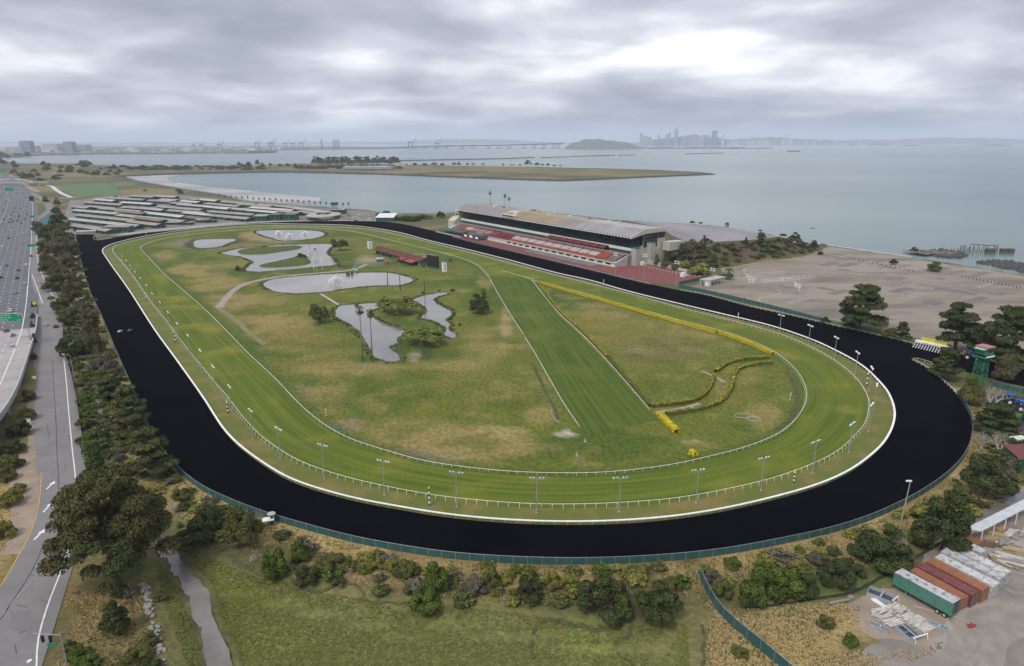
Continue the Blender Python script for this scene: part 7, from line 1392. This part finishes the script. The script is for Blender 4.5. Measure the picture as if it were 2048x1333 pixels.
mp_ = [v for v in MARSH]; q = scatter(mp_, 52000); q = q[(q[:, 1] > 62) & (dpoly(q[:, 0], q[:, 1], mp_) > 3)]
cr = [tuple(v) for v in np.vstack([A, B[::-1]])]; q = q[~inpoly(q[:, 0], q[:, 1], cr) & (dpoly(q[:, 0], q[:, 1], cr) > 1.3)]
tufts('marsh_grass', q, .34, 'mgrass', 'soft grey-green grass covering the salt marsh')
band = []
for off in np.random.uniform(.8, 12, 26000): band.append(off)
band = np.array(band); i = np.random.randint(60, len(fence) - 1, len(band)); t_, n_3 = normals2(fence); cc0 = rail.mean(0); sgn = np.sign(((fence - cc0) * n_3).sum(1))
q = fence[i] + n_3[i] * (sgn[i] * band)[:, None] + np.random.uniform(-1.5, 1.5, (len(band), 2)); q = q[(q[:, 1] < 330) & (dpoly(q[:, 0], q[:, 1], trackp, False) > .6) & ~inpoly(q[:, 0], q[:, 1], trackp)]
k_ = vnoise(q[:, 0], q[:, 1], 7, 71); tufts('dry_grass', q[k_ > .56], .38, 'straw', 'straw-coloured dry grass on the bank outside the track fence'); tufts('green_grass', q[k_ <= .56], .38, 'olive', 'dull green weeds on the bank outside the track fence')
q = np.vstack([scatter(xy([(1410,1195),(1480,1215),(1640,1200),(1730,1215),(1690,1300),(1600,1400),(1415,1400)]), 12000), scatter(xy([(1640,1335),(1690,1290),(1760,1296),(1840,1300),(1890,1282),(1880,1305),(1780,1335),(1700,1360)]), 3500), scatter(xy([(0,940),(40,985),(42,1040),(25,1090),(0,1140),(-60,1160),(-60,940)]), 3500), scatter(xy([(130,1180),(300,1170),(320,1333),(320,1400),(100,1400),(120,1260)]), 7000)])
k_ = vnoise(q[:, 0], q[:, 1], 9, 72); rnd = np.random.rand(len(k_)); tufts('weeds', q[(rnd > .86) | ((k_ < .46) & (rnd > .7))], .4, 'olive', 'green weeds among the straw-coloured grass'); tufts('straw_grass', q[(k_ > .46) & (rnd < .6)], .38, 'straw', 'long straw-coloured grass by the yard and the road bend')
q = []
for o in [o for o in bpy.data.objects if o.name.startswith('pond') and not o.name.startswith('pond_') and o.type == 'MESH']:
    for ch in o.children:
        n = len(ch.data.vertices) // 2; vv = np.array([v.co[:2] for v in ch.data.vertices]); a, b_ = vv[:n], vv[n:]; rep = np.random.randint(0, n, n * 7); u = np.random.uniform(.1, 1.3, (len(rep), 1)); q.append(a[rep] * (1 - u) + b_[rep] * u)
q = np.vstack(q); q = q[vnoise(q[:, 0], q[:, 1], 9, 95) > .4]; tufts('pond_reeds', q, .7, 'green', 'green reeds fringing the infield ponds')
bpy.data.objects['pond_reeds'].location.z = .2
# riprap stones along the creek bank
rk = [MB().lathe([(.3, 0), (.5, .2), (.35, .5), (.1, .6)], 6).mesh('stone', plain('riprap', (.27, .25, .23), .95))]
rr_ = empty('riprap', PG(308, 1250), 0, 'line of grey rocks along the left creek bank', 'rocks'); o0 = Vector(rr_.location)
for k_ in range(70): f = random.random(); a, b_ = (288 + 40 * f + random.uniform(-8, 8), 1170 + 160 * f); v = PG(a, b_) - o0; s_ = random.uniform(.5, 1.3); o = link('stone', rk[0], rr_, v, random.uniform(0, 6), (s_, s_ * random.uniform(.6, 1), s_ * .7))
# ------------------------------------------------------------------ far shore, peninsula, city
far = 'beyond the bay'
m_far = mat('far_land', (.085, .085, .06), .95, c2=(.13, .12, .09), scale=.006, c3=(.22, .21, .2), scale3=.02); m_rock = mat('breakwater_rock', (.05, .05, .052), .95, c2=(.08, .078, .075), scale=.3)
def lowland(name, pts, z, h, m_):
    q = smooth(crom(xy(pts, WATER), True, 60), 1); t, n = normals2(q, True); c0 = q.mean(0); V, T = cdt([tuple(v) for v in q], []); zz = np.full(len(V), z)
    q2 = q; b = MB(); k_ = len(q); b.add([(x, y, WATER - 1) for x, y in q] + [(x, y, h) for x, y in q], [(i, (i + 1) % k_, k_ + (i + 1) % k_, k_ + i) for i in range(k_)]); T = orient(V, T); b.add([(x, y, h) for x, y in V], [tuple(f) for f in T]); return tag(b.build(name, m_), None, kind='structure')
lowland('far_shore', [(-260,316.5),(15,316),(50,313),(90,311),(153,309.5),(300,308.5),(420,307.5),(520,307),(552,304.5),(500,303.5),(440,302.5),(560,301),(640,299.5),(700,299),(790,297.5),(760,295),(600,294),(300,294),(0,296),(-300,298)], 2, 2.0, m_far)
lowland('flat_island', [(1262,297.3),(1330,297.9),(1420,298),(1500,297.8),(1546,297.2),(1500,296),(1400,295.6),(1280,295.6)], 2, 3, m_far)
def ridge(name, x0, x1, d, prof, dep, m_, seed=0):
    """hill whose skyline runs through the pixel profile at distance d"""
    xs = np.linspace(x0, x1, 60); ys = np.interp(xs, [a for a, b in prof], [b for a, b in prof]) + (vnoise(xs, xs * 0, 14, seed) - .5) * 1.6; base = HOR + (H - WATER) / d * F; b = MB(); vs = []
    zt = np.maximum((base - ys) * d / F + WATER, 0.5)
    for row, (dy, f) in enumerate(((-dep, 0), (-dep * .5, .62), (0, 1), (dep, 0))):
        for x, z in zip(xs, zt): vs.append(((x - CX) / F * d * (1 + dy / d), d * math.cos(0) + dy, WATER - 1 + (z + 1 - WATER) * f * (1 + .05 * math.sin(x * .23 + row * 2))))
    k_ = len(xs); fs = [(r * k_ + i, r * k_ + i + 1, (r + 1) * k_ + i + 1, (r + 1) * k_ + i) for r in range(3) for i in range(k_ - 1)]; return tag(b.add(vs, fs).build(name, m_, sm=True), None, kind='structure')
m_hill = mat('far_hill', (.12, .125, .105), .95, c2=(.16, .15, .13), scale=.004)
ridge('hill_island', 1126, 1278, 7800, [(1126,295),(1140,285),(1152,282.5),(1166,279),(1178,278.5),(1192,279.5),(1200,280),(1215,281.5),(1235,283),(1250,286),(1262,290),(1278,296)], 500, mat('wooded_hill', (.10, .11, .09), .95, c2=(.15, .15, .13), scale=.02), 3)
ridge('far_hills', 1560, 2140, 19000, [(1560,286),(1640,282),(1700,279),(1760,280),(1810,277),(1850,276),(1900,277),(1960,277.5),(2000,279),(2048,281),(2140,283)], 1500, m_hill, 5)
ridge('far_hills', 1240, 1700, 15500, [(1240,288),(1300,282),(1400,283),(1480,277),(1530,275),(1580,279),(1640,281),(1700,287)], 1200, m_hill, 9)
ridge('far_hills', -350, 1150, 21000, [(-350,283),(0,284),(200,285),(500,286),(800,284),(900,279),(1000,280),(1150,286)], 1500, m_hill, 11)
ridge('far_island', 1772, 1816, 11500, [(1772,292),(1785,289.5),(1800,289),(1816,292)], 150, m_hill, 12); ridge('far_island', 1912, 2002, 12000, [(1912,292),(1935,289.5),(1950,287.5),(1970,288),(2002,292)], 200, m_hill, 13); ridge('far_island', 1700, 1762, 13500, [(1700,290.5),(1730,287),(1750,287.5),(1762,290.5)], 250, m_hill, 14)
# breakwaters
for i, px in enumerate([[(801,322.5),(900,320.5),(1020,318),(1068,315.7)],[(1083,316.2),(1105,315.8)],[(1108,315.3),(1135,314.8)],[(1140,314.3),(1185,313),(1229,311.8)],[(1237,311.6),(1270,311)],[(1372,308.8),(1449,307)]]):
    q = crom(xy(px, WATER), False, 20); c0 = q[len(q) // 2]; r_ = empty('breakwater', (c0[0], c0[1], WATER), 0, None, 'breakwater', 'breakwaters in the bay'); later(r_, 'long low dark breakwater line in the bay'); t, n = normals2(q); k_ = len(q); A, B = q + n * 9 - c0, q - n * 9 - c0; hh = 3 + vnoise(q[:, 0], q[:, 1], 25, 7) * 2.5
    vs = [(x, y, -.5) for x, y in A] + [(x, y, z) for (x, y), z in zip(q - c0, hh)] + [(x, y, -.5) for x, y in B]; MB().add(vs, [(r * k_ + j, r * k_ + j + 1, (r + 1) * k_ + j + 1, (r + 1) * k_ + j) for r in range(2) for j in range(k_ - 1)]).build('rock_mound', m_rock, r_)
for i, (a, b_, w_) in enumerate([(1085,297.5,12),(1174,297.5,8),(1586,303.5,22),(1296,310.8,7),(1624,457,9)]):
    p = P(a, b_, WATER); s_ = mpp(p); r_ = later(empty('vessel', p, 0, None, 'vessel', 'far vessels'), 'tiny dark vessel out on the bay'); L = w_ * s_; MB().hexa([(-L/2, -L*.06, 0), (L/2, -L*.06, 0), (L/2, L*.06, 0), (-L/2, L*.06, 0)], [(-L*.52, -L*.08, L*.05), (L*.56, -L*.08, L*.07), (L*.56, L*.08, L*.07), (-L*.52, L*.08, L*.05)]).build('hull', m_blk, r_); MB().box((-L*.3, 0, L*.09), (L*.15, L*.1, L*.08)).build('cabin', m_swhite, r_)
# bay bridge
m_brg = mat('bridge_steel', (.07, .075, .09), .8, c2=(.06, .065, .08), scale=.05)
bb = empty('bay_bridge', P(950, 297.3, WATER), 0, 'long low bridge on piers running out to the wooded island', 'bridge'); o0 = Vector(bb.location); dk = []
for a, b_ in [(783,297),(860,297.2),(1000,297.2),(1126,296.8)]: dk.append(P(a, b_, WATER))
zt = [tall(dk[0], 295.6), tall(dk[1], 292.6), tall(dk[2], 290.3), tall(dk[3], 287.2)]
pts3 = np.array([(p.x - o0.x, p.y - o0.y, z) for p, z in zip(dk, zt)]); q = crom(pts3, False, 60); walls('deck', q, -9, 3, m_brg, bb, 26)
for a in (814,829,849,872,898,923,949,973,997,1020,1044.6,1067.6,1088,1106,1120):
    f = (a - 783) / (1126 - 783); i = np.argmin([abs(PX((v[0] + o0.x, v[1] + o0.y, WATER))[0] - a) for v in q]); v = q[i]; pr = MB()
    for dx in (-14, 14): pr.box((v[0] + dx, v[1], v[2] / 2 - 2), (7, 10, max(v[2] - 4, 3)))
    pr.box((v[0], v[1], 2), (46, 16, 5)); pr.build('pier', m_brg, bb)
p = P(1148, 296.5, WATER); tw = empty('bridge_tower', p, 0, 'slender white bridge tower beside the wooded island', 'tower'); h = tall(p, 268); MB().tube([(-6, 0, 0), (-3, 0, h)], 5, 5, r1=3).build('leg', m_wht, tw); MB().tube([(6, 0, 0), (3, 0, h)], 5, 5, r1=3).build('leg', m_wht, tw); MB().tube([(0, 0, h), (-h * 1.3, 0, h * .22)], 1.0, 4).build('cable', m_wht, tw); MB().tube([(0, 0, h), (h * .8, 0, h * .25)], 1.0, 4).build('cable', m_wht, tw)
# port cranes
m_crane = mat('crane_grey', (.10, .11, .13), .8, c2=(.08, .09, .11), scale=.05)
def crane(px, py, pyt, label, boom=1, sz=None):
    p = P(px, py, 0); h = tall(p, pyt); r_ = empty('port_crane', p, 0, None, 'crane', 'port cranes'); later(r_, label); t = h * .035; zb = h * .55
    for x in (-.2, .2):
        for y in (-.15, .15): MB().box((x * h, y * h, zb / 2), (t, t, zb)).build('leg', m_crane, r_)
    MB().box((0, 0, zb), (h * .5, h * .3, t * 1.6)).build('girder', m_crane, r_); MB().box((-.1 * h, 0, zb + t * 1.5), (h * .25, h * .2, t * 2.5)).build('machine_house', m_crane, r_); MB().tube([(.2 * h * boom, 0, zb), (.62 * h * boom, 0, h)], t * .7, 4).build('boom', m_crane, r_); MB().tube([(0, 0, zb), (.05 * h * boom, 0, h * .85)], t * .5, 4).build('mast', m_crane, r_)
for a, b_, t in [(515,297,279),(541,297,279),(545,297,279.5),(571,297,280),(586,297,281),(603,297,279),(821,297.3,277),(875,297.3,279.5),(404,299,283),(440,299,282),(388,299,285)]: crane(a, b_, t, 'hazy dockside crane with a raised boom across the water')
for a in (644, 668, 673, 678): p = P(a, 297.5, 0); h = tall(p, 279.5); r_ = later(empty('rig_leg', p, 0, None, 'tower', 'lattice towers at the port'), 'hazy lattice tower standing at the port'); [MB().box((x, y, h / 2), (2.5, 2.5, h)).build('leg', m_crane, r_) for x in (-6, 6) for y in (-6, 6)]; [MB().box((0, 0, h * f), (15, 15, 2.5)).build('ring', m_crane, r_) for f in (.2, .4, .6, .8, .99)]
# towers and blocks on the far shore
def block(px0, px1, py, pyt, c, label, grp, d=None, floors=0, top=None, cat='building', dep=None):
    pc = (px0 + px1) / 2
    if d is None: p = P(pc, py, 2)
    else: p = Vector(((pc - CX) / F * d, d, 2))
    s_ = mpp(p); w_ = (px1 - px0) * s_; h = max(4, tall(p, pyt)); r_ = empty('tower_block' if h > w_ * 1.2 else 'far_building', p, random.uniform(-.15, .15), None, cat, grp); later(r_, label); m_ = mat('far_wall_' + c, {'grey': (.36, .37, .40), 'white': (.52, .52, .53), 'dark': (.22, .235, .265), 'tan': (.42, .41, .39)}[c], .8, c2={'grey': (.30, .31, .34), 'white': (.45, .45, .46), 'dark': (.18, .195, .225), 'tan': (.36, .35, .33)}[c], scale=.05)  # wall tones paled and blued: part of the distance haze is in the colour
    dp = dep or w_ * random.uniform(.6, 1); MB().box((0, 0, h / 2), (w_, dp, h)).build('wall', m_, r_)
    if floors:
        for k_ in range(floors): MB().box((0, -dp / 2 - .1, h * (k_ + .6) / floors), (w_ * .94, .4, h / floors * .45)).build('window_band', mat('far_glass', (.24, .26, .30), .5, c2=(.28, .30, .34), scale=.05), r_)  # pale glass tone, with some of the distance haze put into the colour
    if top == 'taper': MB().hexa([(-w_/2, -dp/2, h), (w_/2, -dp/2, h), (w_/2, dp/2, h), (-w_/2, dp/2, h)], [(-w_*.2, -dp*.2, h*1.25), (w_*.2, -dp*.2, h*1.25), (w_*.2, dp*.2, h*1.25), (-w_*.2, dp*.2, h*1.25)]).build('crown', m_, r_)
    elif top != 'none': MB().box((w_ * .1, 0, h * 1.015), (w_ * .5, dp * .5, h * .05)).build('roof_plant', m_, r_)
    return r_
block(48.5, 64, 305.5, 282.5, 'dark', 'dark tower block on the far shore, leftmost of the pair', 'far shore towers', floors=12); block(134, 149, 304.5, 284, 'dark', 'dark tower block on the far shore, right one of the pair', 'far shore towers', floors=12); block(96, 121, 304, 288.5, 'tan', 'broad pale slab block between the two dark towers', 'far shore towers', floors=7); block(152, 175, 304, 290, 'grey', 'broad grey slab block right of the dark towers', 'far shore towers', floors=6); block(66, 78, 305, 292, 'tan', 'smaller tan block beside the left dark tower', 'far shore towers', floors=5); block(36, 47, 306, 294, 'grey', 'small grey block left of the dark towers', 'far shore towers', floors=4)
rs = random.Random(3)
for i in range(80): a = rs.uniform(-10, 560); y = rs.uniform(297.5, 306 - max(0, a - 350) * .03); w_ = rs.uniform(5, 16); block(a, a + w_, y, y - rs.uniform(1.5, 4.5), rs.choice(('white', 'grey', 'tan', 'grey')), 'low hazy building among those on the far shore', 'low buildings on the far shore', top='none')
for i in range(26): a = rs.uniform(1265, 1530); block(a, a + rs.uniform(3, 14), 297, 295.5 - rs.uniform(0, 1.6), rs.choice(('white', 'grey', 'dark')), 'low building on the flat island', 'buildings on the flat island', top='none')
# city
CITY = [(1270,1275,266.5),(1276,1279,272),(1280,1286,273.5),(1287,1293,275),(1304,1308,270.5),(1319,1325,270),(1325,1328.5,265),(1352,1360,272),(1361,1368,271.5),(1369,1377,269.5),(1378,1383,271),(1388,1394,271),(1396,1402,271),(1403,1408,276),(1296,1303,280),(1309,1318,278),(1329,1336,276),(1344,1351,274),(1383,1388,273),(1418,1424,276),(1424,1429,277),(1432,1438,279)]
for a, b_, t in CITY: block(a, b_, 0, t, rs.choice(('grey', 'grey', 'dark', 'tan')), 'hazy high-rise of the city skyline', 'city high-rises', d=12000, floors=6)
block(1336, 1343, 0, 262, 'grey', 'tallest tapering tower of the hazy skyline', 'city high-rises', d=11900, floors=8, top='taper'); block(1409, 1417.5, 0, 262.5, 'dark', 'dark broad tower right of the skyline centre', 'city high-rises', d=11900, floors=8)
p = Vector(((1430 - CX) / F * 11900, 11900, 2)); r_ = empty('pyramid_tower', p, 0, 'needle-pointed pyramid tower right of the dark broad tower', 'building', 'city high-rises'); h = tall(p, 264); MB().add([(-24, -24, 0), (24, -24, 0), (24, 24, 0), (-24, 24, 0), (0, 0, h)], [(0, 1, 4), (1, 2, 4), (2, 3, 4), (3, 0, 4)]).build('shaft', MATS['far_wall_white'], r_); [MB().box((x, 0, h * .72), (6, 14, h * .22)).build('wing', MATS['far_wall_white'], r_) for x in (-9, 9)]
for i in range(150): a = rs.uniform(1285, 1720); w_ = rs.uniform(2, 6); hl = np.interp(a, [1285, 1440, 1530, 1600, 1720], [281, 283, 279, 284, 287]); block(a, a + w_, 0, hl + rs.uniform(-1.5, 6), rs.choice(('white', 'white', 'tan', 'grey')), 'pale building of the hazy city', 'city buildings', d=rs.uniform(12200, 14500), top='none')
# ------------------------------------------------------------------ peninsula and far trees, marina
for a, b_ in [(630,329),(637,330)] + [(645 + i * 8.3 + rs.uniform(-2, 2), 329.5 + rs.uniform(-.5, 1)) for i in range(19)]: tree('dark', a, b_, rs.uniform(15, 21), rs.uniform(15, 20), 'in the grove on the peninsula', grp='peninsula grove', lod=.2)
shrub_mass('undergrowth', [(tuple(PG(595 + i * 4.2 + rs.uniform(-2, 2), 338 + rs.uniform(-1.5, 1))), rs.uniform(18, 28), rs.uniform(10, 16), 'dark') for i in range(50)], 'dark thicket along the peninsula shore below the marina')
for a, b_, w_, h_ in [(480,332,14,8),(497,333,16,9),(515,331,10,13),(525,333,8,9),(541,333,9,7),(560,334,10,7),(575,334,12,8),(590,335,12,8),(604,336,10,7),(810,331,12,5),(830,331,12,6),(850,331.5,14,6),(868,331,16,7),(885,331.5,12,6),(908,331,10,7),(918,331,10,8),(935,330.5,9,5),(946,330.5,8,5),(966,330,9,5),(1006,331,6,4),(1022,331.5,5,4),(1027,331.5,6,4),(1056,331,19,11),(1074,331.5,14,7),(1085,331.5,8,6),(1096,332,11,6),(1108,333,10,4),(1121,333,6,4),(1040,332,8,4)]: tree('dark' if h_ > 6 else 'bushd', a, b_, w_, h_, 'on the peninsula skyline', grp='peninsula skyline trees', lod=.2)
for i in range(46): a = rs.uniform(25, 240); b_ = rs.uniform(330, 362) if a < 190 else rs.uniform(334, 352); tree(rs.choice(('dark', 'bushd', 'busho', 'dark')), a, b_, rs.uniform(9, 18), rs.uniform(5, 11), 'in the scrub by the inner bay', grp='scrub by the inner bay', lod=.2)
shrub_mass('undergrowth', [(tuple(PG(rs.uniform(238, 530), rs.uniform(333.5, 341))), rs.uniform(18, 32), rs.uniform(6, 11), rs.choice(('dark', 'olive'))) for i in range(90)], 'low dark thicket on the neck between the two bays')
for i in range(14): tree('dark', rs.uniform(-5, 62), rs.uniform(311, 317), rs.uniform(8, 14), rs.uniform(4, 8), 'on the far left shore', grp='far left shore trees', lod=.2)
for i in range(14): tree('bushd', 500 + i * 4 + rs.uniform(-1, 1), 306 - i * .1, 7, rs.uniform(2.5, 4.5), 'on the far spit', grp='far spit trees', lod=.2)
for a, b_, w_, h_ in [(362,389,14,9),(356,384,10,7),(5,330,16,14),(290,383,9,4),(92,407,12,14),(115,412,12,16),(232,398,9,6)]: tree('dark', a, b_, w_, h_, 'at the edge of the stable area', grp='stable area trees', lod=.3)
for i in range(24): a = 440 + i * 11.2; f = i / 23; p = P(a, 399 + f * 18.5 + (4 if i < 6 else 0) * 0, 0); r_ = later(empty('shore_palm', p, rs.uniform(0, 6), None, 'palm tree', 'shore palms'), 'small palm in the row along the inner shore'); h = rs.uniform(5, 7); MB().tube([(0, 0, 0), (0, 0, h)], .3, 5).build('trunk', m_barkg, r_); link('fronds', TM[('palm', 1.0)], r_, (0, 0, h), scale=(2.2, 2.2, 2.0))
for i in range(44):
    a = 612 + i * 4.3 + rs.uniform(-1.5, 1.5); p = P(a, 335 + rs.uniform(-1.6, .6), 1.5); r_ = empty('sailboat', p, rs.uniform(0, 3), None, 'boat', 'marina boats'); later(r_, 'white moored boat with a bare mast in the marina'); L = rs.uniform(9, 13)
    MB().hexa([(-L/2, -1.2, 0), (L*.3, -1.2, 0), (L*.3, 1.2, 0), (-L/2, 1.2, 0)], [(-L/2, -1.7, 1.6), (L*.5, -.3, 1.9), (L*.5, .3, 1.9), (-L/2, 1.7, 1.6)]).build('hull', m_wht, r_); MB().box((-.5, 0, 2.1), (L * .4, 2, .9)).build('cabin', m_swhite, r_); MB().tube([(.5, 0, 1.8), (.5, 0, rs.uniform(14, 20))], .22, 4).build('mast', m_swhite, r_)
block(790, 812, 335, 326.5, 'white', 'white building with windows at the end of the marina', 'marina buildings', floors=2); block(735, 785, 338, 333, 'grey', 'long blue-grey building below the marina', 'marina buildings', floors=1); block(690, 733, 338, 333.5, 'grey', 'blue-grey shed left of the long marina building', 'marina buildings', floors=1)
# old pier piles and rocks by the car park shore
pr = empty('ruined_pier', P(1950, 505, WATER), 0, 'ruined pier of dark leaning piles in the shallow water', 'pier'); o0 = Vector(pr.location)
for i in range(30): a = 1899 + i * 3.3; p = P(a, 504 + rs.uniform(-1, 1.5), WATER) - o0; h = rs.uniform(2, 6.5) * (.6 if i < 6 else 1); MB().tube([(p.x, p.y, -1), (p.x + rs.uniform(-.9, .9), p.y, h)], .35, 5, r1=.25).build('pile', m_bark, pr)
for a, w_ in ((1980, 7), (2006, 4.5), (2021, 4.5)): p = P(a, 505, WATER) - o0; MB().box((p.x, p.y, 1.6), (w_, 3.5, 3)).build('crib', m_bark, pr)
MB().tube([tuple(P(1940, 503, WATER) - o0 + Vector((0, 0, 6))), tuple(P(1990, 504, WATER) - o0 + Vector((0, 0, 5)))], .3, 4).build('beam', m_bark, pr)
def rocks(px, label, n, hh):
    pl = xy(px, WATER); q = scatter(pl, n); c0 = q.mean(0); r_ = empty('rock_jetty', (c0[0], c0[1], WATER), 0, label, 'rocks')
    me = MB().lathe([(.8, -.6), (1.2, .1), (.9, .8), (.3, 1.1)], 6).mesh('rock', m_rock)
    for v in q: s_ = rs.uniform(.8, 2.2); link('rock', me, r_, (v[0] - c0[0], v[1] - c0[1], 0), rs.uniform(0, 6), (s_, s_ * rs.uniform(.6, 1), s_ * hh))
rocks([(1836,503),(1880,500),(1920,505),(1934,512),(1915,517),(1870,514),(1840,510)], 'dark rock jetty beside the shore end of the car park', 190, .8); rocks([(1955,526),(2000,521),(2060,530),(2060,548),(2010,538)], 'dark rocks along the shore at the right edge', 170, .8)
path('spit', xy([(1826,509),(1850,507),(1880,508),(1905,511)], WATER), 22, 1.3, mat('spit_soil', (.20, .15, .09), .95, c2=(.10, .10, .04), scale=.1), zf=lambda x, y: np.full(len(x), WATER))
path('tide_mud', xy([(1430,349),(1300,354.6),(1127,362.3),(1020,359.3),(755,349.3),(576,345.2),(420,347.3),(260,353)], WATER), 26, .1, mat('tide_line', (.09, .08, .075), .9, c2=(.14, .125, .115), scale=.02), zf=lambda x, y: np.full(len(x), WATER))
# ------------------------------------------------------------------ haze
hzm = bpy.data.materials.new('haze'); hzm.use_nodes = True; nt = hzm.node_tree; nt.nodes.clear(); o_ = nt.nodes.new('ShaderNodeOutputMaterial'); pv = nt.nodes.new('ShaderNodeVolumePrincipled'); pv.inputs['Color'].default_value = (.80, .87, 1.0, 1); pv.inputs['Density'].default_value = 6.0e-5; pv.inputs['Anisotropy'].default_value = 0.0
nt.links.new(pv.outputs[0], o_.inputs['Volume'])
hb = MB().box((0, 29000, 257), (123000, 64000, 526)).build('haze', hzm); hb['kind'] = 'stuff'
number_all()
